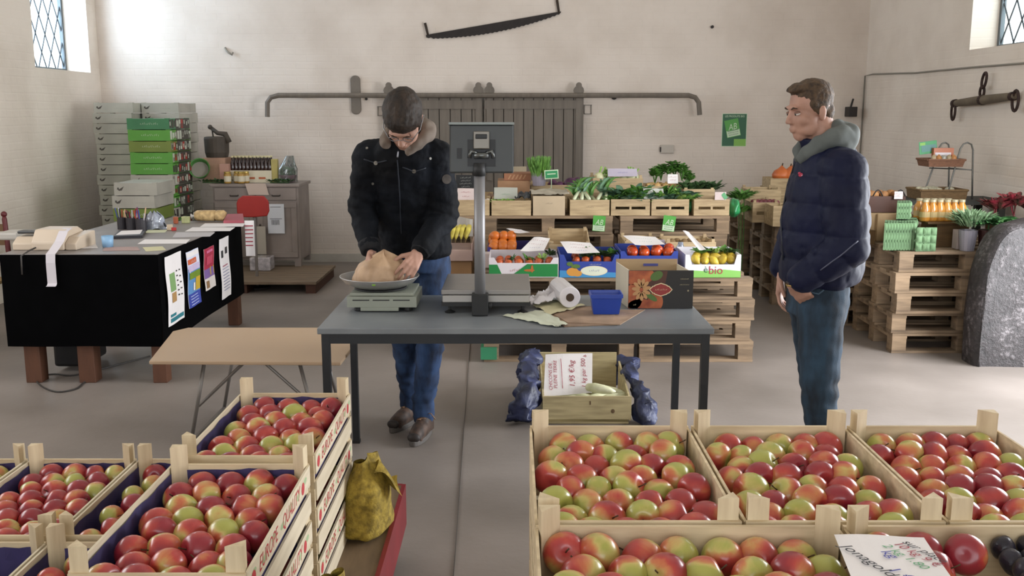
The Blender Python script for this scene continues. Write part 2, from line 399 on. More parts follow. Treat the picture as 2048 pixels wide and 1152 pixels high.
for v in range(3):
    mb = MB(); r = .0375; prof = []
    for i in range(17):
        t = math.pi*i/16
        rr = r*math.sin(t)*(1+.05*math.cos(t)); z = -r*.9*math.cos(t)*(1+.04*v)
        if i < 3: z += .007*(1-i/3)
        if i > 12: z -= .011*((i-12)/4)**1.5
        prof.append((rr, z))
    mb.lathe(prof, n=22)
    for q in mb.v:
        k = 1+.025*noise.noise(q*22+Vector((v*9, 0, 0))); q *= k
    a_ = mb.build('apple', applem, smooth=True); tag(a_, 'apple', 'apple'); a_['blush'] = 0.
    mb = MB(); mb.tube([(0, 0, r*.60), (.001, .001, r*.85), (.004, .002, r*1.12)], [.0016, .0012, .0016], 5); mb.build('stem', stemm, a_, smooth=True)
    APPLES.append(a_)
def apple(p, label, group, blush=.08, s=1., side=True):
    pr = random.choice(APPLES)
    o = place(pr, p, (0, 0, 0), label, group, 'apple', s*random.uniform(.93, 1.06))
    if side: o.rotation_euler = (R(random.uniform(55, 115)), R(random.uniform(-25, 25)), R(random.uniform(0, 360)))
    else: o.rotation_euler = (R(random.uniform(-40, 40)), R(random.uniform(-40, 40)), R(random.uniform(0, 360)))
    if random.random() < .04: o.rotation_euler = (R(58), 0, R(random.uniform(-40, 40)))
    o['blush'] = random.gauss(blush, .09); return o

# long-life crate used for the apples on the left: two slats a side, triangular corner posts, purple liner
def left_crate(name, label, x0, x1, y0, y1, rim, group, hasliner=True, posts=True, txt=True, hh=.13):
    root = thing(name, label, 'crate', ((x0+x1)/2, (y0+y1)/2, rim-hh), group=group)
    for s, x in ((-1, x0), (1, x1)):
        for k, (za, zb) in enumerate(((rim-.055, rim), (rim-hh, rim-.075))):
            mb = MB(); mb.span((x-s*.006, y0+.012, za), (x, y1-.012, zb))
            if txt and k == 0 and s > 0:
                for yy, t_, sz in ((y0+.17, 'EUROPE', .047), (y0+.39, 'QUALITY', .047), (y0+.52, '\u2756', .05)):
                    M = frame((x+.0006, yy, rim-.028), (0, 1, 0), (0, 0, 1))
                    if t_ == '\u2756':
                        mb.ell((x+.0005, yy, rim-.03), (.0006, .018, .016), 10, 6, 1); mb.ell((x+.0005, yy-.475, rim-.03), (.0006, .018, .016), 10, 6, 1)
                    else: mb.text(t_, sz, M, 1, .25, .95)
                for j in range(7): mb.ell((x+.0002, y0+.05+j*.083, rim-.02-.01*(j % 2)), (.0004, .02, .008), 8, 4, 2)
            mb.build('side_slat', [slatm, red_ink, grn_ink], root)
    for y, s in ((y0, -1), (y1, 1)):
        mb = MB(); mb.span((x0+.004, y-s*.008, rim-.075), (x1-.004, y, rim)); mb.build('end_board', pine, root)
        mb = MB(); mb.span((x0+.004, y-s*.008, rim-hh), (x1-.004, y, rim-.095)); mb.build('end_board', pine, root)
    for x, sx in ((x0+.006, 1), (x1-.006, -1)):
        for y, sy in ((y0+.008, 1), (y1-.008, -1)):
            mb = MB(); h2 = rim+(.055 if posts is True else posts)
            mb.prism([(x, y), (x+sx*.038, y), (x+sx*.004, y+sy*.032)], rim-hh, h2); mb.build('corner_post', pine2, root)
    mb = MB()
    for k in range(5):
        xx = x0+.02+(x1-x0-.1)*k/4; mb.span((xx, y0+.009, rim-hh), (xx+.06, y1-.009, rim-hh+.005))
    mb.build('floor_slats', pine, root)
    if hasliner:
        mb = MB(); zt = rim-.012
        for (p, q) in (((x0+.009, y0+.012), (x0+.009, y1-.012)), ((x1-.009, y0+.012), (x1-.009, y1-.012)), ((x0+.01, y0+.011), (x1-.01, y0+.011)), ((x0+.01, y1-.011), (x1-.01, y1-.011))):
            def fn(u, v, p=p, q=q):
                x = p[0]+(q[0]-p[0])*u; y = p[1]+(q[1]-p[1])*u
                wv = .002*math.sin(u*23+v*4+p[0]*50); inx = wv if p[0] == q[0] else 0; iny = 0 if p[0] == q[0] else wv
                return (x+inx*(1 if x < (x0+x1)/2 else -1), y+iny*(1 if y < (y0+y1)/2 else -1), rim-hh+.007+(zt+.006*noise.noise(Vector((u*6, p[0]*9, 0)))-rim+hh-.007)*v)
            mb.sheet(fn, 16, 3)
        mb.span((x0+.01, y0+.012, rim-hh+.0055), (x1-.01, y1-.012, rim-hh+.008))
        mb.build('liner', liner, root, smooth=False)
    return root
APL = 0
def fill(x0, x1, y0, y1, rim, label, group, nx, ny, stagger=True, drop=.028, blush=.1, jit=.006, s=1., skip=None, side=True, under=False):
    global APL
    r = .0375*s
    for j in range(ny):
        n = nx-(1 if (stagger and j % 2 and nx > 4) else 0)
        for i in range(nx):
            fx = (i+.5)/nx; sh = ((.25 if j % 2 else -.25)/nx) if stagger else 0
            x = x0+.03+(x1-x0-.06)*min(max(fx+sh, .5/nx*.7), 1-.5/nx*.7)+random.uniform(-jit, jit)
            y = y0+.045+(y1-y0-.09)*(j/(ny-1) if ny > 1 else .5)+random.uniform(-jit, jit)
            z = rim-drop-r*.45+random.uniform(-.004, .004)*(1+jit*100)
            if skip and skip(x, y): continue
            OR = ('first', 'second', 'third', 'fourth', 'fifth', 'sixth', 'seventh', 'eighth')
            rw = 'the back row' if j == ny-1 else OR[ny-1-j]+' row from the back'
            apple((x, y, z), 'apple %s from left in %s, %s' % (OR[i], rw, label), group, blush, s, side); APL += 1

# ---- left-hand foreground stacks, standing on a low red-framed cart
LX = (-.885, -.525)
cart = thing('flat_cart', 'low wooden cart with dark red metal edge under the left apple crates', 'cart', (-.9, 2.5, 0))
cw = mat('cart_deck_wood', '#6e5b44', .8, var=.2, vs=5, stretch=(5, 1, 5)); cr = mat('cart_red_paint', '#7a1a22', .5, var=.15)
mb = MB(); mb.span((-1.95, 1.35, .235), (-.402, 3.38, .2785)); mb.build('deck', cw, cart)
mb = MB(); mb.span((-.402, 1.35, .13), (-.388, 3.38, .284)); mb.span((-1.97, 1.35, .13), (-1.95, 3.38, .284)); mb.span((-1.95, 3.38, .13), (-.402, 3.40, .2775)); mb.build('edge_rail', cr, cart)
for x in (-.44, -1.9):
    for y in (1.6, 3.0):
        mb = MB(); mb.tube([(x-.02, y, .065), (x+.02, y, .065)], .065, 16); mb.span((x-.03, y-.03, .06), (x-.024, y+.03, .235)); mb.span((x+.024, y-.03, .06), (x+.03, y+.03, .235)); mb.build('wheel', mat('rubber_black', '#1d1c1c', .7), cart)
for k, rim in enumerate((.72, .565, .41)):
    lev = ('topmost', 'second from top', 'lowest shown')[k]
    left_crate('apple_crate', 'printed crate of red apples beside the aisle, %s, back stack' % lev, *LX, 2.475, 3.07, rim, 'crates of the back left stack', posts=True if k == 0 else .024)
    left_crate('apple_crate', 'printed crate of red apples beside the aisle, %s, front stack' % lev, *LX, 1.80, 2.42, rim, 'crates of the front left stack', posts=True if k == 0 else .024)
fill(*LX, 2.475, 3.07, .72, 'back left stack', 'apples in the back left stack', 4, 8, jit=.003, s=1.1)
fill(*LX, 1.80, 2.42, .72, 'large printed crate front left', 'apples in the front left stack', 4, 8, jit=.003, s=1.1)
for rim in (.565, .41):
    for y0, y1 in ((2.475, 3.07), (1.80, 2.42)):
        for j in range(5):
            apple((LX[1]-.05, y0+.09+j*.105, rim-.095), 'red apple glimpsed between lower slats, %s, %s stack' % (('nearest the camera', 'second nearest', 'midway', 'second farthest', 'farthest')[j], ('rear upper', 'front upper', 'rear lower', 'front lower')[(y0 < 2)+2*(rim < .5)]), 'apples between the slats')
CX = [(-1.565, -1.22), (-1.213, -.893), (-1.92, -1.575)]
nm = ['second crate from the left edge', 'crate half hidden left of the printed stack', 'crate cut by the left edge']
for k, (x0, x1) in enumerate(CX):
    left_crate('apple_crate', 'low apple crate with purple liner, %s' % nm[k], x0, x1, 2.44, 3.03, .51, 'low left row of crates', txt=False)
fill(*CX[0], 2.44, 3.03, .51, 'low crate near left edge', 'apples in the low left crate', 4, 8, jit=.004, s=1.08)
fill(*CX[1], 2.44, 3.03, .51, 'half hidden left crate', 'apples in the half hidden crate', 3, 7, jit=.006, skip=lambda x, y: x > -.93)
fill(*CX[2], 2.44, 3.03, .51, 'crate cut by left edge', 'apples in the crate at the left edge', 4, 7, jit=.006, skip=lambda x, y: x < -1.75)
for k, (x0, x1) in enumerate(((-1.565, -1.22), (-1.213, -.893))):
    left_crate('apple_crate', ('empty crate with purple liner in the bottom left corner', 'apple crate at the bottom edge left of the printed crate')[k], x0, x1, 1.80, 2.405, .51, 'nearest low crates', txt=False)
    for kk, rim in enumerate((.375,)):
        left_crate('apple_crate', ('lower crate under the empty crate bottom left', 'lower crate under the crate at the bottom edge')[k], x0, x1, 1.80, 2.405, rim, 'nearest low crates', posts=0, txt=False, hh=.095)
        left_crate('apple_crate', ('lower crate under the second crate from the left edge', 'lower crate under the half hidden crate')[k], x0, x1, 2.44, 3.03, rim, 'low left row of crates', posts=0, txt=False, hh=.095)
left_crate('apple_crate', 'lower crate under the crate cut by the left edge', *CX[2], 2.44, 3.03, .375, 'low left row of crates', posts=0, txt=False, hh=.095)
fill(-1.213, -.893, 1.80, 2.405, .51, 'narrow crate bottom left', 'apples at the bottom edge left', 3, 6, jit=.006, skip=lambda x, y: x > -.93)

# ---- right-hand foreground crates: thin full boards, no liner
def right_crate(label, x0, x1, y0, y1, rim, group, posts=True, hh=.15, rz=0, tone=pine):
    root = thing('fruit_crate', label, 'crate', ((x0+x1)/2, (y0+y1)/2, rim-hh), group=group)
    for s, x in ((-1, x0), (1, x1)):
        mb = MB(); mb.span((x-s*.006, y0+.01, rim-.085), (x, y1-.01, rim-.004)); mb.build('side_board', tone, root)
        mb = MB(); mb.span((x-s*.006, y0+.01, rim-hh), (x, y1-.01, rim-.095)); mb.build('side_board', tone, root)
    for y, s in ((y0, -1), (y1, 1)):
        mb = MB(); mb.span((x0+.001, y-s*.009, rim-hh), (x1-.001, y, rim)); mb.build('end_board', tone, root)
    for x, sx in ((x0+.006, 1), (x1-.006, -1)):
        for y, sy in ((y0+.009, 1), (y1-.009, -1)):
            mb = MB(); h2 = rim+(.045 if posts is True else posts)
            mb.prism([(x, y), (x+sx*.042, y), (x+sx*.005, y+sy*.034)], rim-hh, h2); mb.build('corner_post', pine2, root)
    mb = MB()
    for k in range(5):
        yy = y0+.02+(y1-y0-.12)*k/4; mb.span((x0+.007, yy, rim-hh), (x1-.007, yy+.08, rim-hh+.006))
    mb.build('floor_slats', tone, root)
    if rz:
        root.rotation_euler.z = rz
    return root
RC = [(.045, .452, 'left of the three back crates'), (.458, .852, 'middle of the three back crates'), (.858, 1.235, 'right of the three back crates')]
RI = .83
for k, (x0, x1, w_) in enumerate(RC):
    for lv in range(4):
        right_crate('pale thin-board apple crate, %s%s' % (w_, ('', ', second layer', ', third layer', ', bottom layer')[lv]), x0, x1, 1.80, 2.40, RI-.18*lv, 'crates of apples on the right', posts=.029 if lv else True)
fill(.045, .452, 1.80, 2.40, RI, 'right crate beside aisle', 'apples in the back crate by the aisle', 5, 8, blush=0, jit=.008, s=1.07)
fill(.458, .852, 1.80, 2.40, RI, 'middle crate of three', 'apples in the middle back crate', 5, 8, blush=.02, jit=.008, s=1.06)
fill(.858, 1.235, 1.80, 2.40, RI, 'rightmost back crate', 'apples in the right back crate', 5, 8, blush=.1, jit=.008, s=1.05)
for lv in range(4):
    n_ = ('', ', second layer', ', third layer', ', bottom layer')[lv]
    right_crate('wide pale apple crate at the bottom edge, right of the aisle' + n_, .045, .635, 1.385, 1.787, RI-.18*lv, 'wide crates at the bottom edge', posts=.029 if lv else True)
    right_crate('pale crate of dark plums in the bottom right corner' + n_, .642, 1.235, 1.385, 1.787, RI-.18*lv, 'wide crates at the bottom edge', posts=.029 if lv else True)
fill(.045, .635, 1.385, 1.787, RI, 'wide crate at bottom edge', 'apples in the wide front crate', 7, 5, blush=.03, jit=.006, s=1.12, skip=lambda x, y: y < 1.5)
for k_, (x, y) in enumerate(((.70, 1.745), (.78, 1.74), (.86, 1.73), (.70, 1.67), (.775, 1.66))):
    apple((x, y, RI-.035), 'apple behind the price sheet, ' + ('rear left', 'rear middle', 'rear right', 'front left', 'front right')[k_], 'apples behind the price sheet', .1, 1.05)
# dark bulbs (glossy, nearly black)
dk = mat('dark_beet_skin', '#17141c', .35, var=.4, vs=18, base2='#262430', bump=.8, bs=60)
protos = []
for v in range(3):
    mb = MB(); mb.ell((0, 0, 0), (.026, .024, .022), 14, 10)
    for q in mb.v: q *= 1+.12*noise.noise(q*45+Vector((v*5, 0, 0)))
    o = mb.build('dark_plum', dk, smooth=True); tag(o, 'x', 'plum'); protos.append(o)
OR8 = ('first', 'second', 'third', 'fourth', 'fifth', 'sixth', 'seventh', 'eighth')
for j in range(6):
    for i in range(8):
        x = .905+i*.043+random.uniform(-.008, .008); y = 1.56+j*.04+random.uniform(-.006, .006)
        if x < .93+.0*(y): continue
        place(random.choice(protos), (x, y, RI-.045+random.uniform(-.006, .01)+.012*(j-3)*.3), tuple(random.uniform(0, 6) for _ in range(3)), 'shiny near-black plum, %s from left in %s of the corner crate' % (OR8[i], 'the %s row' % OR8[5-j] if j < 5 else 'the back row'), 'dark plums in the bottom right crate', 'plum')
# handwritten price sheet over the front crates
def card(name, label, cat, corners, lines, curl=.0, mat_=None, group=None, parent=None, thick=.001):
    """corners: top-left, top-right, bottom-right, bottom-left in the plane of the sheet; lines: (u, v, size, text, material, rot)"""
    tl, tr, br, bl = [Vector(c) for c in corners]
    nrm = (tr-tl).cross(bl-tl).normalized()*-1
    mats = [mat_ or paper, ink_k, ink_r, ink_b, ink_g]
    def P(u, v):
        return tl*(1-u)*(1-v)+tr*u*(1-v)+br*u*v+bl*(1-u)*v + nrm*(curl*math.sin(u*5+v*3)*.5+curl*(v-.5)**2)
    mb = MB(); c0 = (tl+br)/2
    mb.sheet(P, 8, 8)
    for (u, v, sz, t, mi, rot) in lines:
        o = P(u, v); xx = (P(min(u+.05, 1), v)-P(u-.05, v)); yy = (P(u, v-.05)-P(u, min(1, v+.05)))
        M = frame(o, xx, yy) @ Matrix.Rotation(rot, 4, 'Z')
        M.translation = M.translation+M.to_3x3() @ Vector((0, 0, .0015+curl*.3))
        if t == '-': mb.box((0, 0, 0), (sz, .0025, .0004), M, mi)
        elif t == '#': mb.box((0, 0, 0), (sz[0], sz[1], .0004), M, mi)
        else: mb.text(t, sz, M, mi, .2)
    for q in mb.v: q -= c0
    o = mb.build(name, mats, None, loc=c0); tag(o, label, cat, group); return o
z = RI+.012
card('price_sheet', 'white price sheet with slanted handwriting lying over the crates at the bottom right', 'sign',
     [onz(1668, 1070, z+.004), onz(1848, 1074, z+.004), onz(1925, 1190, z), onz(1725, 1215, z)],
     [(.24, .42, .034, 'Jonagold', 1, R(-68)), (.50, .32, .03, 'kg', 3, R(-68)), (.52, .62, .034, '1 \u20ac', 3, R(-68)), (.66, .35, .026, '2 kg 1.80', 4, R(-68)), (.80, .32, .026, '10 kg 9 \u20ac', 2, R(-68)), (.9, .28, .026, 'sur place', 1, R(-68))], .004)
# ------------------------------------------------------------------ pallets
PH = .14
PAL = {}
def pallet_proto(wd, dp, nx):
    key = (wd, dp, nx)
    if key in PAL: return PAL[key]
    root = thing('wooden_pallet', 'pallet', 'pallet')
    nb = 5 if dp > .7 else 4
    for k in range(nb):
        mb = MB(); t = (dp-.11)*k/(nb-1); bw = .11
        mb.span((-wd/2, -dp/2+t, PH-.02), (wd/2, -dp/2+t+bw, PH-.001)); mb.build('deck_board', palw, root)
    for i in range(nx):
        x = -wd/2+(wd-.1)*i/(nx-1)
        mb = MB(); mb.span((x, -dp/2, PH-.038), (x+.1, dp/2, PH-.0205)); mb.build('stringer_board', palw, root)
        for j in range(3):
            y = -dp/2+(dp-.1)*j/2
            mb = MB(); mb.span((x+.002, y+.002, .0185), (x+.098, y+.098, PH-.0385)); mb.build('block', palw, root)
    for j in range(3):
        y = -dp/2+(dp-.1)*j/2
        mb = MB(); mb.span((-wd/2, y, .001), (wd/2, y+.1, .018)); mb.build('bottom_board', palw, root)
    PAL[key] = root; return root
ORD = ('bottom', 'second', 'third', 'fourth', 'fifth', 'sixth', 'seventh', 'eighth')
def pallet_stack(cx, cy, wd, dp, n, nx, where, group, jit=.012, z0=0):
    pr = pallet_proto(wd, dp, nx); out = []
    for k in range(n):
        nm_ = 'topmost' if k == n-1 and n > 1 else ORD[k]
        o = place(pr, (cx+random.uniform(-jit, jit), cy+random.uniform(-jit, jit), z0+k*PH), (0, 0, R(random.uniform(-.8, .8))), '%s pallet %s' % (nm_, where) if n > 1 else where, group)
        out.append(o)
    return out
pallet_stack(.6425, 1.893, 1.19, 1.01, 1, 3, 'wooden pallet on the floor under the right-hand apple crates', 'pallets under the apple crates', jit=0)
pallet_stack(.303, 6.25+.55, .99, 1.1, 4, 3, 'of the low centre stack under the citrus boxes', 'pallets of the low front tier')
pallet_stack(1.20, 6.25+.55, .75, 1.1, 4, 2, 'of the low stack under the white bio box', 'pallets of the low front tier')
pallet_stack(.29, 7.45+.55, .99, 1.1, 6, 3, 'of the raised stack under the leek crates', 'pallets of the raised rear tier')
pallet_stack(1.24, 7.45+.55, .84, 1.1, 6, 2, 'of the raised stack at its right end', 'pallets of the raised rear tier')
pallet_stack(-.60, 7.45+.55, .76, 1.1, 6, 2, 'of the raised stack behind the bowed man', 'pallets of the raised rear tier')
pallet_stack(3.08, 6.88, .99, .80, 5, 3, 'of the right stack under the egg boxes', 'pallets of the right-hand stacks', .02)
pallet_stack(2.98, 7.75, .99, .80, 5, 3, 'of the stack against the right wall behind the egg boxes', 'pallets of the right-hand stacks')
pallet_stack(2.78, 8.60, 1.12, .84, 5, 3, 'of the stack behind the standing man', 'pallets of the right-hand stacks')
pallet_stack(2.72, 9.70, 1.12, .95, 5, 3, 'of the farthest stack in the right corner', 'pallets of the right-hand stacks')
# green-painted corner block seen at the left foot of the low tier
mb = MB(); mb.span((-.206, 6.23, .0195), (-.100, 6.345, .1005))
tag(mb.build('corner_block', mat('green_block_paint', '#2f7a55', .7, var=.2)), 'green wooden block at the left foot of the low pallet tier', 'block')

# ------------------------------------------------------------------ weighing table
tb = thing('work_table', 'long grey-topped table on dark steel legs carrying the two scales', 'table', (0, 4.3, 0))
tt = mat('grey_table_laminate', '#6f7479', .42, var=.08, vs=3, base2='#7b8084'); sm = mat('dark_table_steel', '#2c2f33', .45, .3)
mb = MB(); mb.span((-.805, 3.93, .718), (.835, 4.68, .743)); mb.build('table_top', tt, tb, bevel=.003)
mb = MB()
for a, b in (((-.79, 3.945, .675), (.82, 3.972, .7175)), ((-.79, 4.64, .675), (.82, 4.667, .7175)), ((-.79, 3.972, .675), (-.763, 4.64, .7175)), ((.793, 3.972, .675), (.82, 4.64, .7175))): mb.span(a, b)
mb.build('apron_frame', sm, tb)
for x in (-.775, .805):
    for y in (3.96, 4.652):
        mb = MB(); mb.span((x-.016, y-.016, .012), (x+.016, y+.016, .7175)); l = mb.build('leg', sm, tb)
        mb = MB(); mb.span((x-.018, y-.018, 0), (x+.018, y+.018, .015)); mb.build('foot_cap', mat('foot_plastic', '#1b1c1e', .6), l)
TZ = .7435
# ------ small scale with pan
alu = mat('brushed_aluminium', '#b0aeac', .4, .7, var=.05, vs=30); sg = mat('scale_grey_green', '#8f9488', .45, var=.05)
sdk = mat('scale_dark_rubber', '#1c1d1e', .6)
s1 = thing('kitchen_scale', 'small grey counter scale with a shallow round metal pan on the table', 'scale', (-.60, 4.40, TZ))
X0, X1, Y0, Y1 = -.735, -.425, 4.26, 4.54
mb = MB(); mb.prism([(X0, Y0), (X1, Y0), (X1, Y1), (X0, Y1)], TZ+.022, TZ+.07)
for i in range(3): mb.span((X0+.025+i*.09, Y0-.001, TZ+.052), (X0+.1+i*.09, Y0+.001, TZ+.057), mi=1)
mb.span((X0+.06, Y0-.002, TZ+.006), (X1-.08, Y0+.02, TZ+.022))
mb.build('body', [sg, sdk], s1, bevel=.004)
mb = MB(); mb.prism([(X0+.012, Y0+.012), (X1-.012, Y0+.012), (X1-.012, Y1-.012), (X0+.012, Y1-.012)], TZ+.071, TZ+.085); mb.build('cover_plate', sg, s1, bevel=.003)
mb = MB(); mb.lathe([(.11, .0), (.12, .002), (.12, .006), (.11, .008)], (-.60, 4.395, TZ+.086), 28); mb.build('pan_ring', sdk, s1, smooth=True)
for x in (X0+.045, X1-.045):
    for y in (Y0+.04, Y1-.04):
        mb = MB(); mb.lathe([(.018, 0), (.02, .004), (.016, .022)], (x, y, TZ), 12); mb.build('foot', sdk, s1)
mb = MB(); mb.lathe([(.002, .0), (.11, .001), (.155, .022), (.176, .046), (.181, .047), (.181, .044), (.158, .018), (.112, -.003), (.002, -.004)], (-.605, 4.395, TZ+.0985), 40)
mb.build('pan', alu, s1, smooth=True)
q = at(748, 568, 4.235); mb = MB(); mb.ell((q.x, q.y-.01, q.z-.002), (.009, .003, .006), 10, 6); mb.build('level_sticker', mat('level_green', '#7fae3a', .4), s1)
# paper bag
kraft = mat('kraft_paper', '#a98a6b', .55, var=.1, vs=14, base2='#b89a7c', bump=.3, bs=40)
bm_ = MB()
def bagf(u, v):
    th = 2*math.pi*u; r = (.115-.02*v)*(1+.10*noise.noise(Vector((math.cos(th)*2.2, math.sin(th)*2.2, v*3))))
    if v > .55: r *= max(.06, 1-((v-.55)/.45)**1.6)
    z = .0+.15*v**.9+.012*math.sin(th*3+1)*v; sh = .014*abs(math.sin(th*4+v*3))
    return (-.617+(r*1.06-sh*.6)*math.cos(th)+.035*v, 4.39+(r*.72-sh*.6)*math.sin(th), TZ+.1035+z)
bm_.sheet(bagf, 48, 14); bm_.add([(-.617+.08*math.cos(2*math.pi*j/12), 4.39+.05*math.sin(2*math.pi*j/12), TZ+.1035) for j in range(12)], [tuple(range(12))])
tag(bm_.build('paper_bag', kraft, smooth=True), 'crumpled brown paper bag lying in the pan of the small scale', 'bag')

# ------ platform scale with pole display
s2 = thing('platform_scale', 'large platform scale with a steel pole and a screen seen from behind', 'scale', (-.13, 4.45, TZ))
st = mat('stainless_plate', '#8e8b88', .38, .6, var=.06, vs=6); X0, X1, Y0, Y1 = -.312, .082, 4.225, 4.665
mb = MB(); mb.span((X0, Y0, TZ+.085), (X1, Y1, TZ+.108)); mb.build('platter', st, s2, bevel=.004)
mb = MB(); mb.span((X0+.004, Y0+.004, TZ+.05), (X1-.004, Y1-.004, TZ+.083)); mb.build('skirt', mat('stainless_side', '#a5a29e', .4, .6), s2, bevel=.004)
mb = MB(); mb.span((X0+.0, Y0+.01, TZ+.032), (X1-.0, Y0+.04, TZ+.0495)); mb.span((X0+.0, Y1-.04, TZ+.032), (X1-.0, Y1-.01, TZ+.0495)); mb.span((X0+.15, Y0+.04, TZ+.03), (X1-.15, Y1-.04, TZ+.0495)); mb.build('base_frame', sdk, s2)
for x in (X0+.035, X1-.035):
    for y in (Y0+.035, Y1-.035):
        mb = MB(); mb.lathe([(.022, 0), (.024, .004), (.012, .01), (.006, .014), (.006, .033)], (x, y, TZ), 12); mb.build('foot', sdk, s2)
px_ = at(960, 560, 4.2).x
mb = MB(); mb.span((px_-.036, 4.165, TZ+.003), (px_+.036, 4.222, TZ+.098)); mb.tube([(px_+.036, 4.19, TZ+.045), (px_+.052, 4.19, TZ+.045)], .012, 10); mb.build('pole_clamp', sdk, s2, bevel=.004)
zt = at(960, 350, 4.19).z
mb = MB(); mb.tube([(px_, 4.192, TZ+.098), (px_, 4.192, zt)], .0235, 20); mb.build('pole', mat('pole_steel', '#8a898b', .5, .5), s2, smooth=True)
mb = MB(); mb.tube([(px_, 4.192, zt-.004), (px_, 4.192, zt+.05)], [.028, .024], 16); mb.build('pole_cap', sdk, s2, smooth=True)
d0 = at(898, 250, 4.22); d1 = at(1027, 347, 4.22); zc_ = (d0.z+d1.z)/2; cx_ = (d0.x+d1.x)/2; hw = (d1.x-d0.x)/2; hh_ = (d0.z-d1.z)/2
DM = rotm((cx_, 4.25, zc_), R(-7))
hs = mat('display_housing_grey', '#3b3f40', .45, var=.06); hd = mat('display_recess', '#15171a', .5)
mb = MB(DM); mb.box((0, 0, 0), (2*hw, .035, 2*hh_)); disp = mb.build('display', hs, s2, bevel=.006)
mb = MB(DM); mb.box((0, -.006, hh_+.004), (2*hw+.006, .045, .01)); mb.build('top_rim', mat('display_rim', '#7d8380', .4, .3), disp)
mb = MB(DM); mb.box((0, .019, 0), (2*hw-.03, .003, 2*hh_-.03)); mb.build('screen', mat('screen_glass', '#10141a', .15), disp)
mb = MB(DM); mb.box((0, -.019, -.018), (.12, .004, .115)); mb.build('mount_recess', hd, disp)
mb = MB(DM); mb.box((0, -.030, .035), (.068, .022, .075)); mb.box((-.0, -.042, .05), (.05, .006, .02), mi=1); mb.build('tilt_bracket', [mat('bracket_metal', '#77736c', .4, .6), hd], disp, bevel=.003)
mb = MB(DM)
for sx in (-1, 1): mb.tube([(sx*.02, -.03, -.02), (sx*.045, -.035, -.012), (sx*.052, -.034, -.04)], .009, 8)
mb.tube([(-.03, -.03, -.03), (.03, -.03, -.03)], .014, 10); mb.build('hinge', mat('hinge_metal', '#6a6d6c', .3, .8), disp, smooth=True)
mb = MB(DM); mb.box((-.095, -.0185, -.02), (.022, .003, .045)); mb.build('connector_cover', hd, disp)

# ------ plastic roll, bags, board, blue tub
pl = mat('milky_plastic_film', '#dedade', .3, var=.04, coat=.3)
q0 = onz(1140, 622, TZ+.0); RM = rotm((q0.x, q0.y+.01, TZ+.06), 0, 0, R(8))
rl = thing('plastic_roll', 'white roll of thin plastic bags with its end facing the camera', 'roll', (q0.x, q0.y+.1, TZ))
mb = MB(RM)
prof = [(.019, -.0), (.045, 0), (.048, .004), (.047, .27), (.045, .274), (.019, .274)]
mb.lathe(prof, n=28, M=Matrix.Rotation(R(-90), 4, 'X')); mb.build('film_roll', pl, rl, smooth=False)
mb = MB(RM); mb.tube([(0, -.003, 0), (0, .277, 0)], .0185, 16); mb.build('core', mat('roll_core', '#4a3c30', .9), rl)
def crumple(name, pts, z, label, cat, m_, amp=.012, seed=0, solid=.0, n=16):
    """a quadrilateral sheet lying on z with soft folds"""
    tl, tr, br, bl = [Vector(p) for p in pts]; c0 = (tl+br)/2
    mb = MB()
    def fn(u, v):
        p = tl*(1-u)*(1-v)+tr*u*(1-v)+br*u*v+bl*(1-u)*v
        h = abs(noise.noise(Vector((u*3.1+seed, v*3.7, seed*.7))))+.4*abs(noise.noise(Vector((u*8+seed, v*8, 1))))
        p = p+Vector((0, 0, 1))*(h*amp*2.2); p.x += .012*noise.noise(Vector((v*6, seed, 2))); p.y += .012*noise.noise(Vector((u*6, seed, 5)))
        return p-c0
    mb.sheet(fn, n, n); o = mb.build(name, m_, None, smooth=True, loc=c0)
    return tag(o, label, cat)
sp_ = mat('pale_green_bag_stack', '#cfd4c0', .55, var=.06)
bd = thing('cardboard_sheet', 'flat worn brown cardboard sheets under the blue tub', 'cardboard', (.3, 4.15, TZ))
kb = mat('worn_cardboard', '#8d7460', .8, var=.14, vs=9, base2='#a28871')
for k, (a, b, c, d) in enumerate((((1090, 622), (1290, 620), (1240, 650), (1128, 654)), ((1085, 616), (1225, 612), (1235, 650), (1135, 646)))):
    zz = TZ+.003*k; P4 = [onz(*q, zz) for q in (a, b, c, d)]
    mb = MB(); mb.prism([(p.x, p.y) for p in P4], zz, zz+.0028); mb.build('sheet', kb, bd)
crumple('plastic_bags', [onz(1005, 632, TZ+.001), onz(1085, 622, TZ+.001), onz(1137, 650, TZ+.007), onz(1110, 656, TZ+.001)], TZ, 'fan of pale plastic bags with green print at the front edge of the table', 'bag', sp_, .008, 3)
crumple('plastic_bags', [onz(1058, 600, TZ+.02), onz(1100, 583, TZ+.03), onz(1128, 598, TZ+.03), onz(1062, 612, TZ+.015)], TZ, 'crumpled white plastic bags between the platform scale and the roll', 'bag', pl, .02, 8)
crumple('paper_bags', [onz(1065, 612, TZ+.002), onz(1110, 600, TZ+.007), onz(1175, 612, TZ+.008), onz(1100, 630, TZ+.007)], TZ, 'yellowish paper bags fanned under the plastic roll', 'bag', mat('cream_bag_paper', '#d8d2ac', .7), .006, 12)
bl_ = mat('blue_plastic', '#1d3f9e', .35, var=.05)
q = onz(1213, 630, TZ+.006); tub = thing('plastic_tub', 'small blue plastic tub on the cardboard sheets', 'tub', (q.x, q.y+.055, TZ+.007))
x0, y0, z0 = q.x, q.y+.055, TZ+.007
mb = MB()
def ring(rx, ry, z): return [(x0+sx*rx, y0+sy*ry, z) for sx, sy in ((-1, -1), (1, -1), (1, 1), (-1, 1))]
vs = ring(.056, .045, z0)+ring(.068, .057, z0+.088)+ring(.065, .054, z0+.088)+ring(.053, .042, z0+.003)
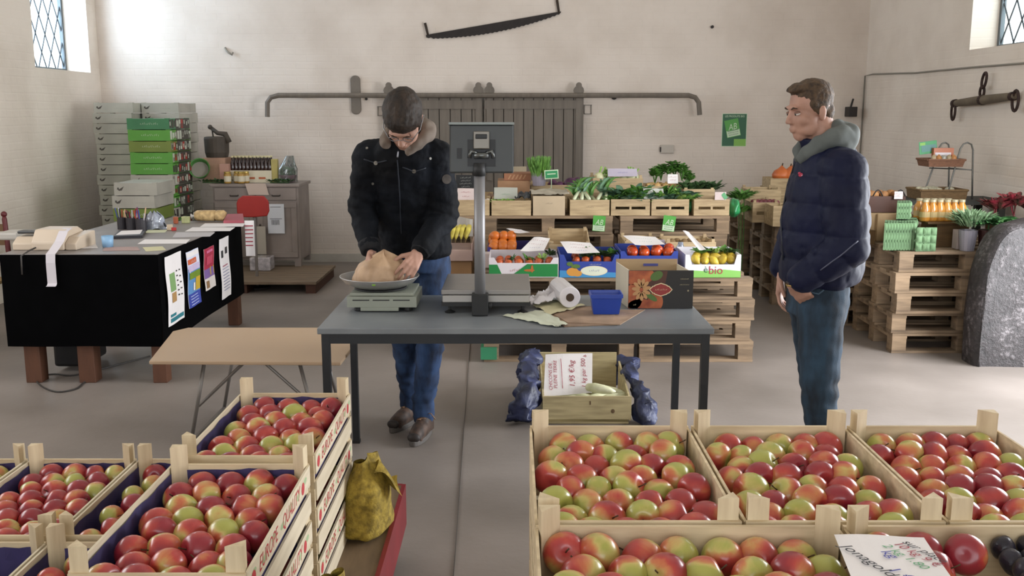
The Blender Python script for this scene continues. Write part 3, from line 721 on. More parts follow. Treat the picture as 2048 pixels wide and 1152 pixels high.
fs = [(3, 2, 1, 0)]+[(i, (i+1) % 4, 4+(i+1) % 4, 4+i) for i in range(4)]+[(4+i, 4+(i+1) % 4, 8+(i+1) % 4, 8+i) for i in range(4)]+[(8+i, 8+(i+1) % 4, 12+(i+1) % 4, 12+i) for i in range(4)]+[(12, 13, 14, 15)]
mb.add(vs, fs); mb.build('tub_body', bl_, tub)
mb = MB(); o_ = ring(.071, .06, z0+.076); 
vs = ring(.071, .060, z0+.074)+ring(.071, .060, z0+.09)+ring(.0655, .0545, z0+.09)+ring(.0655, .0545, z0+.074)
mb.add(vs, [(i, (i+1) % 4, 4+(i+1) % 4, 4+i) for i in range(4)]+[(4+i, 4+(i+1) % 4, 8+(i+1) % 4, 8+i) for i in range(4)]+[(8+i, 8+(i+1) % 4, 12+(i+1) % 4, 12+i) for i in range(4)]+[(12+i, 12+(i+1) % 4, (i+1) % 4, i) for i in range(4)])
mb.build('rim', bl_, tub)
# ------ printed clementine carton, open top
fr = [onz(1256, 617, TZ+.001), onz(1386, 618, TZ+.001)]; zt = at(1320, 541, fr[0].y).z
ct = thing('fruit_carton', 'open black and orange printed fruit carton standing on the table', 'carton', ((fr[0].x+fr[1].x)/2, fr[0].y+.17, TZ))
cbk = mat('carton_white_inside', '#d7cdb8', .8, var=.05); cblack = mat('carton_black_print', '#1c1916', .5, var=.1); cbrown = mat('carton_edge', '#b08f68', .8)
og = mat('print_orange', '#963f22', .5, var=.25, vs=22, base2='#a85a30'); og2 = mat('print_peel', '#b98a58', .5); rdp = mat('print_red_badge', '#8e2c28', .5); cream = mat('print_cream', '#e3d3a8', .5); gnp = mat('print_leaf', '#4f6b30', .6)
xa, xb = fr[0].x, fr[1].x; ya = fr[0].y; yb = 4.60; Zb, Zt = TZ+.001, zt
# the carton is a parallelogram in plan: its left side runs back and to the left
sk = -.03
def quadbox(mb, p, q, z0, z1, t, mi=0):
    p = Vector((*p, 0)); q = Vector((*q, 0)); d = (q-p).normalized(); n_ = Vector((-d.y, d.x, 0))*t
    mb.prism([(p.x, p.y), (q.x, q.y), (q.x+n_.x, q.y+n_.y), (p.x+n_.x, p.y+n_.y)], z0, z1, mi=mi)
mb = MB(); mb.span((xa, ya, Zb), (xb, ya+.005, Zt)); fw = xb-xa; fh = Zt-Zb
def dec(mb, u, v, ru, rv, mi, n=18, rot=0, lay=1):
    c = (xa+u*fw, ya-.0004*lay, Zb+v*fh)
    pts = [(ru*math.cos(2*math.pi*j/n), rv*math.sin(2*math.pi*j/n)) for j in range(n)]
    pts = [(a*math.cos(rot)-b*math.sin(rot), a*math.sin(rot)+b*math.cos(rot)) for a, b in pts]
    pts = [(min(max(c[0]+a, xa+.001), xb-.001), c[1], min(max(c[2]+b, Zb+.001), Zt-.001)) for a, b in pts]
    mb.add(pts, [tuple(range(n))], mi)
mb.add([(xa+.002, ya-.0003, Zb+.002), (xa+.5*fw, ya-.0003, Zb+.002), (xa+.6*fw, ya-.0003, Zt-.002), (xa+.002, ya-.0003, Zt-.002)], [(0, 1, 2, 3)], 6); dec(mb, .08, .85, .05, .04, 1); dec(mb, .26, .88, .04, .035, 1, lay=2); dec(mb, .07, .3, .045, .06, 1); dec(mb, .42, .18, .035, .045, 1, lay=2); dec(mb, .2, .08, .06, .03, 1)
dec(mb, .43, .86, .03, .02, 5, rot=.5, lay=3); dec(mb, .36, .3, .03, .012, 5, rot=-.6, lay=3)
for k in range(11):
    a = 2*math.pi*k/11+.2; dec(mb, .2+.085*math.cos(a), .5+.19*math.sin(a), .019, .0085, 2, rot=a, lay=4)
dec(mb, .2, .5, .008, .008, 1, lay=5)
dec(mb, .5, .5, .053, .024, 4, 8, 0, 6); dec(mb, .5, .5, .04, .031, 4, 8, 0, 7); dec(mb, .5, .5, .049, .020, 3, 8, 0, 8); dec(mb, .5, .5, .036, .027, 3, 8, 0, 9)
mb.text('~8', .014, frame((xa+.5*fw, ya-.0044, Zb+.5*fh), (1, 0, 0), (0, 0, 1)), 4)
for (u, v, t_, s_) in ((.86, .78, '~9', .0085), (.86, .63, '~11', .008), (.92, .45, '\u2726', .02), (.1, .1, '~3', .01)):
    mb.text(t_ if t_ != '\u2726' else '*', s_, frame((xa+u*fw, ya-.0034, Zb+v*fh), (1, 0, 0), (0, 0, 1)), 4)
mb.build('front_panel', [cblack, og, og2, rdp, cream, gnp, mat('print_dark_brown', '#4a2618', .5, var=.2, vs=20)], ct)
mb = MB(); quadbox(mb, (xa+.001, ya+.006), (xa+sk, yb), Zb, Zt-.0, -.004); mb.span((xa-.016-.0, ya+.16, Zb+.08), (xa-.013, ya+.23, Zb+.10), mi=1); mb.build('side_panel', [cbk, sdk], ct)
mb = MB(); quadbox(mb, (xb-.001, ya+.006), (xb+sk, yb), Zb, Zt-.01, .004); mb.build('side_panel', cbk, ct)
mb = MB(); mb.span((xa+sk, yb, Zb), (xb+sk, yb+.004, Zt+.014)); mb.build('back_panel', mat('carton_inside_brown', '#a88e6c', .8), ct)
mb = MB(); mb.span((xa+.002, ya+.006, Zb), (xb-.03, yb-.001, Zb+.004)); mb.build('bottom_panel', cbk, ct)
mb = MB(); mb.span((xa+.10, yb-.003, Zt-.02), (xa+.17, yb-.001, Zt-.008)); mb.build('hand_hole', mat('hole_blue', '#4a4a8a', .6), ct)

# ------------------------------------------------------------------ cream folding table / bench
bt = thing('folding_bench', 'low cream-topped folding table on thin grey tube legs left of the weighing table', 'table', (-1.35, 5.0, 0))
ZB = .45; fl = onz(298, 722, ZB); bl2 = onz(362, 655, ZB); xr1, xr2 = fl.x+.92, fl.x+.94
mb = MB(); mb.prism([(fl.x, fl.y), (xr1, fl.y-.02), (xr2, bl2.y), (bl2.x+.04, bl2.y), (bl2.x-.015, bl2.y-.09)], ZB-.018, ZB); mb.build('bench_top', mat('cream_laminate', '#b0967a', .5, var=.04, vs=2), bt, bevel=.004)
tg = mat('grey_tube', '#7b7671', .4, .5)
for (x, s) in ((fl.x+.24, -1), (xr1-.22, 1)):
    for y in (fl.y+.08, bl2.y-.1):
        mb = MB(); mb.tube([(x, y, ZB-.02), (x+s*.09, y, .012)], .0095, 8); mb.build('leg', tg, bt, smooth=True)
    mb = MB(); mb.tube([(x+s*.088, fl.y+.08, .02), (x+s*.088, bl2.y-.1, .02)], .0095, 8); mb.build('floor_bar', tg, bt)
    mb = MB(); mb.tube([(x-s*.2, fl.y+.12, ZB-.02), (x+s*.055, fl.y+.12, .19)], .008, 8); mb.build('brace', tg, bt)
# ------------------------------------------------------------------ on the back wall
iron = mat('old_iron', '#2b2523', .6, .4, var=.2, vs=20); rust = mat('rusted_iron', '#3a2a26', .7, .3, var=.25, vs=25)
Y = YB-.03
sw = thing('crosscut_saw', 'long old two-man crosscut saw hanging high on the back wall', 'saw', (at(985, 50, Y).x, Y, at(985, 50, Y).z))
pl_, pr_ = at(852, 71, Y), at(1122, 24, Y)
d = pr_-pl_; Lw = d.length; n = 60; up_ = []; lo = []
for i in range(n+1):
    u = i/n; top = pl_+d*u; up_.append((u*Lw, .006)); dip = .085*math.sin(math.pi*min(1, u*.9+.08))**.8*(1 if u < .999 else .3)
    lo.append((u*Lw, -dip*(.75 if u < .05 else 1)-(.008 if i % 2 else 0)))
Ms = frame(pl_, d, (0, 0, 1)); mb = MB(Ms)
vs = []; fs = []
for i in range(n+1): vs += [(up_[i][0], up_[i][1], .0015), (lo[i][0], lo[i][1], .0015), (up_[i][0], up_[i][1], -.0015), (lo[i][0], lo[i][1], -.0015)]
for i in range(n):
    a = i*4; b = a+4; fs += [(a, a+1, b+1, b), (a+2, b+2, b+3, a+3), (a, b, b+2, a+2), (a+1, a+3, b+3, b+1)]
mb.add(vs, fs); mb.build('blade', iron, sw)
for p, q in ((at(856, 70, Y), at(850, 46, Y)), (at(1118, 26, Y), at(1114, 0, Y))):
    mb = MB(); mb.tube([p, q], [.012, .014], 8); mb.build('handle', mat('dark_handle_wood', '#33261c', .7), sw, smooth=True)
# small metal hooks and nails
q = at(457, 103, YB-.02); hk = MB(); hk.tube([q+Vector((-.04, .019, .04)), q+Vector((-.02, -.005, .01)), q+Vector((.0, -.012, -.01)), q+Vector((.04, -.01, -.035)), q+Vector((.045, .0, -.01))], .011, 6)
tag(hk.build('wall_hook', mat('painted_hook', '#8d867b', .6), smooth=True), 'bent pale metal hook high on the back wall at the left', 'hook')
for (px, py, r, lb) in ((335, 213, .012, 'small dark nail in the wall above the white boxes'), (733, 198, .014, 'small dark nail just below the door rail left of the bowed man'), (1424, 54, .016, 'small dark nail high on the back wall right of the saw'), (1228, 194, .03, 'dark rusty knob below the door rail on the right')):
    q = at(px, py, YB); mb = MB(); mb.tube([(q.x, YB, q.z), (q.x, YB-.03, q.z)], r, 8); tag(mb.build('nail', iron), lb, 'nail')
q = at(712, 157, YB)
# plain square plate outlines and junction box
jb = mat('painted_box', '#b8afa4', .6); q = at(1335, 298, YB-.02)
bx = thing('junction_box', 'small white painted socket box on the back wall below the rail end', 'socket', (q.x, YB, q.z))
mb = MB(); mb.span((q.x-.075, YB-.03, q.z-.045), (q.x+.07, YB, q.z+.045)); mb.build('box_cover', jb, bx, bevel=.006)
mb = MB(); mb.span((q.x-.079, YB-.034, q.z-.03), (q.x-.07, YB-.0, q.z+.02)); mb.build('side_catch', iron, bx)
for px, py in ((1176, 219), (762, 222)):
    q = at(px, py, YB-.02); mb = MB(); t = .008
    for (a, b, c, d_) in ((-.04, -.05, .04, -.05+t), (-.04, .05-t, .04, .05), (.04-t, -.05, .04, .05), (-.04, -.05, -.04+t, .05)): mb.span((q.x+a, YB-.015, q.z+b), (q.x+c, YB, q.z+d_))
    tag(mb.build('metal_catch', mat('catch_grey', '#8b8379', .6)), 'small square catch on the wall %s of the plank doors' % ('right' if px > 1000 else 'left'), 'catch')
# green organic-farming poster
a, b = at(1446, 228, YB-.004), at(1491, 292, YB-.004)
gd = mat('poster_dark_green', '#1f5a3a', .5); gl = mat('poster_light_green', '#7cb04a', .5); gw = mat('poster_pale_green', '#c3d8b8', .5); gm = mat('leaf_green_print', '#4d9a3e', .5)
ps = thing('poster', 'green organic farming poster with a tilted square emblem on the back wall', 'poster', ((a.x+b.x)/2, YB, (a.z+b.z)/2))
mb = MB(); mb.span((a.x-.006, YB-.003, b.z-.006), (b.x+.006, YB-.0005, a.z+.006), mi=2); mb.span((a.x, YB-.004, b.z), (b.x, YB-.003, a.z)); mb.span((a.x+.5*(b.x-a.x), YB-.005, b.z), (b.x, YB-.0041, b.z+.22*(a.z-b.z)), mi=1)
mb.text('LES PRODUITS BIO', .03, frame(((a.x+b.x)/2, YB-.0055, a.z-.025), (1, 0, 0), (0, 0, 1)), 2, 0, .85)
mb.build('poster_sheet', [gd, gl, gw], ps)
def ab_emblem(c, s, rot, parent, Yv, pale=False, name='emblem'):
    M = frame((c[0], Yv, c[1]), (math.cos(rot), 0, math.sin(rot)), (-math.sin(rot), 0, math.cos(rot)))
    mb = MB(M); mb.box((0, 0, 0), (s, s*1.25, .001), mi=0); mb.box((0, -s*.36, .001), (s*.94, s*.45, .0012), mi=1)
    mb.text('AB', s*.62, Matrix.Translation((0, s*.08, .0022)), 1, .25, .8)
    mb.box((0, -.16*s, .0018), (s*.8, s*.035, .001), mi=2); mb.text('AGRICULTURE', s*.115, Matrix.Translation((0, -s*.30, .0025)), 2); mb.text('BIOLOGIQUE', s*.115, Matrix.Translation((0, -s*.46, .0025)), 2)
    return mb.build(name, [gm, gw, gd], parent)
ab_emblem(((a.x+b.x)/2-.02, (a.z+b.z)/2+.02), .15, R(12), ps, YB-.007)
# grey cable and black spotlight in the right corner
q = at(1704, 224, YB-.1); mb = MB(); mb.span((q.x-.045, YB-.14, q.z-.05), (q.x+.045, YB-.0, q.z+.055)); mb.tube([(q.x+.0, YB-.05, q.z+.05), (q.x+.03, YB-.03, q.z+.14)], .012, 6)
tag(mb.build('corner_lamp', mat('black_lamp', '#221d1c', .5), bevel=.01), 'small dark box lamp in the corner behind the standing man', 'lamp')
mb = MB(); P_ = [Vector((XR-.02, YB-.03, .95)), Vector((XR-.02, YB-.03, at(1720, 152, YB).z))]
for px, Yc, pz in ((1735, 10.3, 152), (1800, 9.1, 140), (1900, 8.0, 127), (2048, 6.9, 108), (2200, 6.1, 90)):
    z_ = H+(at(px, pz, Yc).z-H); P_.append(Vector((XR-.015, Yc, at(px, pz, Yc).z)))
P_ = P_[:2]+[Vector((XR-.015, y_, z_)) for y_, z_ in ((10.4, P_[1].z+.01), (9.3, P_[1].z-.02), (8.2, P_[1].z-.02), (7.1, P_[1].z-.03), (6.4, P_[1].z-.02))]
mb.tube(P_, .008, 6); tag(mb.build('wall_cable', mat('grey_cable', '#8f8a80', .7), smooth=True), 'thin grey cable stapled along the right wall and down the corner', 'cable')
# singletree (wooden yoke bar with iron rings) on the right wall
def onR(px, py, X=XR-.06):
    d = _ray(px, py); t = X/d.x; return Vector((X, d.y*t, H+d.z*t))
yk = thing('singletree', 'old wooden harness bar with iron hooks and rings hung on right wall', 'harness bar', onR(1970, 195))
pa, pb = onR(1908, 207), onR(2030, 192)
mb = MB(); mb.tube([pa.lerp(pb, t) for t in (0, .1, .3, .5, .7, .9, 1)], [.024, .03, .034, .037, .034, .03, .024], 12); mb.build('bar', mat('grey_wood', '#6a5f50', .8, var=.2, vs=8), yk, smooth=True)
for t in (.02, .5, .97):
    c = pa.lerp(pb, t); dd = (pb-pa).normalized(); mb = MB(); mb.tube([c-dd*.02, c+dd*.02], .04 if t == .5 else .034, 12); mb.build('iron_band', rust, yk)
def ringt(name, c, ax1, ax2, r1, r2, th, n=16):
    ax1 = Vector(ax1); ax2 = Vector(ax2); mb = MB()
    mb.tube([c+ax1*r1*math.cos(2*math.pi*j/n)+ax2*r2*math.sin(2*math.pi*j/n) for j in range(n+1)], th, 8); return mb.build(name, rust, yk, smooth=True)
ringt('end_hook', pa+Vector((-.01, -.02, -.06)), (0, 1, .0), (0, 0, 1), .035, .075, .011)
ringt('end_hook', pb+Vector((-.01, -.03, -.035)), (0, 1, .0), (0, 0, 1), .045, .075, .011)
ringt('link_ring', pa.lerp(pb, .48)+Vector((0, 0, .065)), (0, 1, 0), (0, 0, 1), .035, .045, .011)
ringt('link_ring', pa.lerp(pb, .52)+Vector((-.01, 0, .15)), (0, .9, .3), (0, -.3, .9), .035, .065, .011)

# ------------------------------------------------------------------ cabinet on its platform
taupe = mat('cabinet_taupe_paint', '#857a74', .5, var=.07, vs=4, base2='#938781'); dkh = mat('dark_handle', '#3b342f', .5, .5)
pf = thing('wooden_platform', 'low dark wooden platform on the floor under the grey cabinet', 'platform', (-2.7, 9.5, 0))
f_ = onz(632, 566, .1); PX1 = f_.x; PYf = f_.y
mb = MB()
for k in range(8):
    mb.span((-2.98, PYf+k*.125, .085), (PX1, PYf+k*.125+.118, .108))
mb.build('deck_boards', mat('platform_wood', '#7b6a58', .8, var=.2, vs=5, stretch=(1, 6, 4)), pf)
for x in (PX1-.1, -2.5, -2.97):
    mb = MB(); mb.span((x, PYf+.02, 0), (x+.09, PYf+.95, .0845)); mb.build('bearer', mat('platform_bearer', '#4f3328', .8), pf)
cb = thing('cabinet', 'grey-brown painted cupboard with drawers standing against the back wall', 'cabinet', (-2.6, 9.9, .108))
CY = 9.62; cx0 = max(-2.97, at(377, 372, CY).x); cx1 = at(600, 372, CY).x; ct_z = at(500, 368, CY-.02).z; CZ0 = .17
mb = MB(); mb.span((cx0+.02, CY, CZ0), (cx1-.02, CY+.5, ct_z-.03)); mb.build('carcass', taupe, cb)
mb = MB(); mb.span((cx0, CY-.025, ct_z-.03), (cx1, CY+.52, ct_z)); mb.build('top_board', taupe, cb, bevel=.006)
for x in (cx0+.02, cx1-.08):
    for y in (CY+.0, CY+.43): mb = MB(); mb.span((x, y, .109), (x+.06, y+.06, CZ0-.0005)); mb.build('foot', taupe, cb)
wd = (cx1-cx0-.1)/2; dz0 = ct_z-.16
for i in range(2):
    xa_ = cx0+.04+i*(wd+.02)
    mb = MB(); mb.span((xa_, CY-.014, dz0), (xa_+wd, CY-.0005, ct_z-.04)); dr = mb.build('drawer_front', taupe, cb, bevel=.004)
    mb = MB(); mb.tube([(xa_+wd*.5-.04, CY-.016, dz0+.05), (xa_+wd*.5-.035, CY-.032, dz0+.045), (xa_+wd*.5+.035, CY-.032, dz0+.045), (xa_+wd*.5+.04, CY-.016, dz0+.05)], .006, 6); mb.build('handle', dkh, dr)
    mb = MB(); mb.span((xa_, CY-.012, CZ0+.03), (xa_+wd, CY-.0005, dz0-.02)); t = .055; do = mb.build('door', taupe, cb)
    mb = MB(); z0_, z1_ = CZ0+.03, dz0-.02
    for (a, b, c, d_) in ((0, z0_, wd, z0_+t), (0, z1_-t, wd, z1_), (0, z0_+t, t, z1_-t), (wd-t, z0_+t, wd, z1_-t)): mb.span((xa_+a, CY-.022, b), (xa_+c, CY-.0125, d_))
    mb.build('door_frame', taupe, do, bevel=.003)
    mb = MB(); mb.ell((xa_+(wd-.03 if i == 0 else .03), CY-.03, (z0_+z1_)/2+.05), .011, 8, 6); mb.build('knob', dkh, do, smooth=True)
# sheets pinned on the cabinet
def vcard(name, label, cat, px0, py0, px1, py1, Yv, lines=(), mat_=None, lean=0., skew=0, group=None, curl=.004):
    a, b = at(px0, py0, Yv), at(px1, py1, Yv)
    return card(name, label, cat, [(a.x, Yv+lean, a.z), (b.x, Yv+lean, a.z), (b.x+skew, Yv, b.z), (a.x+skew, Yv, b.z)], lines, curl, mat_, group)
L_ = lambda n, mi=1, w=.09, x=.5, y0=.2, dy=.09: [(x, y0+dy*i, (w*(1 if i % 3 else .8), .004), '#', mi, 0) for i in range(n)]
vcard('paper_sheet', 'pinkish-white sheet hanging askew over the cabinet drawers', 'paper', 490, 367, 532, 390, CY-.045, [], mat('pinkish_paper', '#c9b6aa', .8), 0, .03)
pv = mat('plastic_sleeve', '#dcdfe6', .12, coat=.6)
vcard('plastic_sleeve', 'shiny white document sleeve taped on the right cabinet door', 'sign', 534, 408, 570, 467, CY-.035, [(.5, .1+.0, (.1, .004), '#', 1, 0), (.5, .5, (.12, .004), '#', 1, 0)]+[(.25+.07*i, .62, (.004, .05), '#', 1, 0) for i in range(7)], pv)
# ------------------------------------------------------------------ goods on the cabinet
CT = ct_z+.001
def ont(px, py, dy=0): return onz(px, py, CT)
# brown carton boxes with old iron pot mill
pk = mat('pinkish_carton', '#a98570', .75, var=.08, vs=8, base2='#b8937c')
q = at(432, 330, 9.95); zb0 = CT
mb = MB(); w0, w1 = at(411, 330, 9.9).x, at(455, 330, 9.9).x; z1 = at(430, 315, 9.9).z
mb.span((w0, 9.82, CT+.0), (w1, 10.05, z1)); tag(mb.build('carton_box', pk, bevel=.004), 'pinkish brown cardboard box under the iron mill on the cabinet', 'box')
mb = MB(); a, b = at(440, 328, 9.76), at(460, 355, 9.76); mb.span((a.x, 9.73, CT), (b.x, 9.80, a.z)); tag(mb.build('carton_box', mat('rose_carton', '#b98f80', .7), bevel=.003), 'small rosy box in front of the larger brown box on the cabinet', 'box')
ml = thing('iron_mill', 'dark grey-brown old iron mill with a slanted crank handle on the cabinet', 'mill', (q.x, 9.93, z1))
mk = mat('mill_dark_iron', '#4b433b', .65, .2, var=.12, vs=10)
s_ = 1950/9.95; hgt = 66/s_; x_ = at(434, 300, 9.93).x
mb = MB(); mb.lathe([(.105, 0), (.118, .05), (.122, hgt*.55), (.118, hgt*.6), (.1, hgt*.61), (.1, hgt*.45), (.002, hgt*.44)], (x_, 9.93, z1+.002), 20); mb.build('body', mk, ml, smooth=False)
mb = MB(); t0 = at(420, 254, 9.9); mb.tube([t0, at(435, 266, 9.9), at(450, 268, 9.9), at(458, 285, 9.9)], [.018, .022, .03, .03], 10); mb.ell(t0, .024, 10, 8); mb.build('crank_handle', mk, ml, smooth=True)
mb = MB(); mb.tube([at(424, 258, 9.9), at(427, 278, 9.93)], .008, 6); mb.build('rod', mk, ml)
# green basket turned on its side
gb = mat('green_basket', '#4f8a42', .6, var=.15, vs=20); q = at(402, 336, 9.85)
bk = thing('green_basket', 'green round basket tipped toward the camera at the cabinet left end', 'basket', (q.x, 9.85, CT))
Mb = rotm((q.x, 9.84, CT+.105), R(68), 0, R(10)); mb = MB(Mb)
mb.lathe([(.002, -.0), (.075, 0), (.1, .11), (.103, .115), (.094, .11), (.07, .01), (.002, .008)], n=24); mb.build('basket_bowl', gb, bk, smooth=False)
mb = MB(Mb); mb.lathe([(.002, .06), (.085, .062), (.002, .066)], n=20); mb.build('pale_filling', mat('grey_filling', '#9a948a', .9), bk)
# leafy dark garlands
leafd = mat('dark_leaves', '#223a24', .6, var=.4, vs=30, base2='#48683c'); leafm = mat('mid_leaves', '#3f6b2c', .6, var=.3, vs=20, base2='#5b8a3a', rnd=.15)
leafb = mat('blue_green_leaves', '#4c6f5c', .6, var=.3, vs=15, base2='#6b8f6f', rnd=.1); leafl = mat('light_leaves', '#6c9440', .6, var=.25, vs=20, base2='#9ab763', rnd=.15)
def leaves(mb, c, rad, n, ln, wd, up=.5, droop=.3, seed=0, mi=0, flat=1.):
    rr = random.Random(seed)
    for i in range(n):
        th = rr.uniform(0, 2*math.pi); r0 = rad*rr.random()**.5; b = Vector((c[0]+r0*math.cos(th)*1., c[1]+r0*math.sin(th)*flat, c[2]+rr.uniform(0, .3)*ln*up))
        d = Vector((math.cos(th)*(1-up*rr.uniform(.4, 1)), math.sin(th)*(1-up)*flat, up*rr.uniform(.6, 1.2)+.05)).normalized()
        sd = Vector((-math.sin(th), math.cos(th), rr.uniform(-.4, .4))).normalized(); l = ln*rr.uniform(.6, 1.15)
        vs = []
        for k, (t, w_) in enumerate(((0, .25), (.3, .9), (.6, 1), (.85, .6), (1, .05))):
            p = b+d*l*t+Vector((0, 0, -droop*l*t*t)); vs += [p-sd*wd*w_*.5, p+Vector((0, 0, -wd*.15*w_)), p+sd*wd*w_*.5]
        mb.add(vs, [(3*k+j, 3*k+j+1, 3*k+j+4, 3*k+j+3) for k in range(4) for j in range(2)], mi)
for (a0, a1, nn, lb) in ((405, 455, 60, 'dark green leafy garland at the left front of the cabinet top'), (540, 578, 60, 'dark green leafy garland at the right front of the cabinet top')):
    mb = MB(); p0, p1 = at(a0, 360, 9.7), at(a1, 360, 9.7)
    for i in range(8): leaves(mb, (p0.x+(p1.x-p0.x)*i/7, 9.70, CT+.012), .025, nn//7, .055, .022, .55, .3, i+a0)
    mb.tube([(p0.x, 9.70, CT+.008), (p1.x, 9.70, CT+.008)], .006, 5)
    tag(mb.build('leafy_garland', leafd), lb, 'garland')
# brown bottles with cream caps in a white printed carrier
btm = mat('brown_bottle_glass', '#2f1a16', .12, coat=.3); capm = mat('cream_cap', '#d6cba0', .6); lab = mat('cream_label', '#d9d0b8', .6)
cr_ = thing('bottle_carrier', 'cream cardboard carrier with reddish print holding brown bottles', 'carrier', (at(500, 350, 9.8).x, 9.83, CT))
a, b = at(457, 341, 9.77), at(543, 362, 9.77)
mb = MB(); mb.span((a.x, 9.775, CT), (b.x, 9.779, a.z))
for i, u in enumerate((.45, .70)):
    mb.span((a.x+u*(b.x-a.x), 9.773, CT+.035), (a.x+(u+.16)*(b.x-a.x), 9.7745, CT+.055), mi=1)
mb.span((a.x, 9.96, CT), (b.x, 9.964, a.z)); mb.span((a.x, 9.7795, CT), (a.x+.004, 9.9595, a.z)); mb.span((b.x-.004, 9.7795, CT), (b.x, 9.9595, a.z)); mb.build('carrier_panel', [lab, mat('rust_print', '#b0603c', .6)], cr_)
bp = None
for j in range(2):
    for i in range(11):
        x = a.x+.025+(b.x-a.x-.05)*i/10; y = 9.825+j*.075
        if bp is None:
            bp = thing('brown_bottle', 'b', 'bottle')
            mb = MB(); mb.lathe([(.0, 0), (.019, .001), (.0195, .12), (.008, .16), (.0075, .185), (.0, .186)], n=12); mb.build('bottle_body', btm, bp, smooth=True)
            mb = MB(); mb.lathe([(.009, .18), (.0095, .192), (.0, .194)], n=10); mb.build('bottle_cap', capm, bp)
        place(bp, (x, y, CT+.001), (0, 0, 0), 'brown bottle %s from left, %s row of the cabinet carrier' % (('first second third fourth fifth sixth seventh eighth ninth tenth last').split()[i], ('front', 'rear')[j]), 'brown bottles in the carrier', 'bottle', (1.2, 1.2, 1.36))
# honey jars in front
hm = mat('honey_glass', '#b08a44', .2, coat=.3); jp = None
for i, px in enumerate((458, 474, 485, 491)):
    q = at(px, 366, 9.66)
    if jp is None:
        jp = thing('honey_jar', 'j', 'jar'); mb = MB(); mb.lathe([(0, 0), (.026, .001), (.028, .008), (.028, .07), (.024, .078), (0, .079)], n=14); mb.build('jar_body', hm, jp, smooth=True)
        mb = MB(); mb.lathe([(.0285, .015), (.0285, .058)], n=14); mb.build('jar_label', lab, jp)
        mb = MB(); mb.lathe([(.026, .079), (.026, .092), (0, .093)], n=14); mb.build('jar_lid', mat('gold_lid', '#b9a05a', .35, .6), jp)
    place(jp, (at(px, 360, 9.70).x, 9.655+.06*(i % 2), CT+.001), (0, 0, i*1.1), 'labelled honey jar, %s of four on the cabinet' % ('leftmost', 'second', 'third', 'rightmost')[i], 'honey jars on the cabinet', 'jar', 1.25)
# yellow box and cellophane gift basket
q = at(550, 335, 9.82); mb = MB(); mb.span((q.x-.035, 9.80, CT), (q.x+.03, 9.86, at(550, 318, 9.82).z)); tag(mb.build('yellow_pack', mat('yellow_pack', '#b5a764', .5, var=.1), bevel=.006), 'pale yellow packet beside the bottle carrier on the cabinet', 'packet')
q = at(575, 340, 9.82); gf = thing('gift_basket', 'gift basket wrapped in shiny cellophane at the cabinet right end', 'basket', (q.x, 9.82, CT))
mb = MB(); mb.lathe([(0, 0), (.05, 0), (.075, .07), (.078, .075), (.07, .07), (.045, .01), (0, .01)], (q.x, 9.82, CT+.0), 20); mb.build('basket', mat('pink_basket', '#8a5560', .6), gf, smooth=True)
mb = MB(); mb.ell((q.x, 9.82, CT+.1), (.07, .07, .05), 14, 8); mb.build('dark_filling', leafd, gf, smooth=True)
cel = mat('cellophane', '#dfe6e8', .08, trans=.9)
mb = MB()
def cf(u, v):
    th = 2*math.pi*u; r = .088*(1-.75*max(0, v-.5)**.9*1.5)*(1+.09*math.sin(th*7+v*4)); return (q.x+r*math.cos(th)+.03*v*v, 9.82+r*math.sin(th), CT+.004+v*.26)
mb.sheet(cf, 42, 8); mb.build('cellophane_wrap', cel, gf)
# red sign board on a stand behind the desk end
rd = mat('red_board', '#a3251f', .4, var=.06); q = at(506, 413, 9.0); hw_, hh2 = .15, .098
rs = thing('red_sign', 'red rounded plastic board standing between the desk and the cabinet', 'sign', (q.x, 9.0, 0))
Y9 = 9.0; mb = MB(); poly = [(-hw_, -.06), (-hw_*.85, -hh2), (0, -hh2*1.02), (hw_*.85, -hh2*.9), (hw_, -.04), (hw_*.98, .05), (hw_*.7, hh2), (-hw_*.6, hh2*1.02), (-hw_*.9, hh2*.7), (-hw_, .03)]
mb.prism(poly, -.012, .012, frame((q.x, Y9, q.z), (1, 0, 0), (0, 0, 1))); mb.build('board', rd, rs, bevel=.01)
mb = MB(); mb.tube([(q.x, Y9+.03, 0), (q.x, Y9+.03, q.z)], .015, 8); mb.build('stand_post', mat('stand_post', '#7a7370', .5), rs)
mb = MB(); mb.lathe([(.12, 0), (.12, .012), (.02, .02)], (q.x, Y9+.03, 0), 20); mb.build('stand_foot', mat('stand_foot', '#3a3636', .5), rs)
# clear tub and white board at the cabinet foot
q = at(522, 548, 9.35); mb = MB(); mb.span((q.x-.10, 9.32, .11), (q.x+.10, 9.5, .24)); tag(mb.build('clear_tub', mat('clear_tub_plastic', '#b9b4ba', .15, var=.3, vs=30, coat=.5), bevel=.01), 'clear plastic tub with crumpled contents on the dark platform', 'tub')
q = at(517, 500, 9.5); mb = MB(); mb.span((q.x-.08, 9.52, .245), (q.x+.07, 9.535, .52)); tag(mb.build('propped_card', mat('off_white_card', '#b5ada0', .7)), 'pale grey card propped against the cabinet door above the tub', 'card')

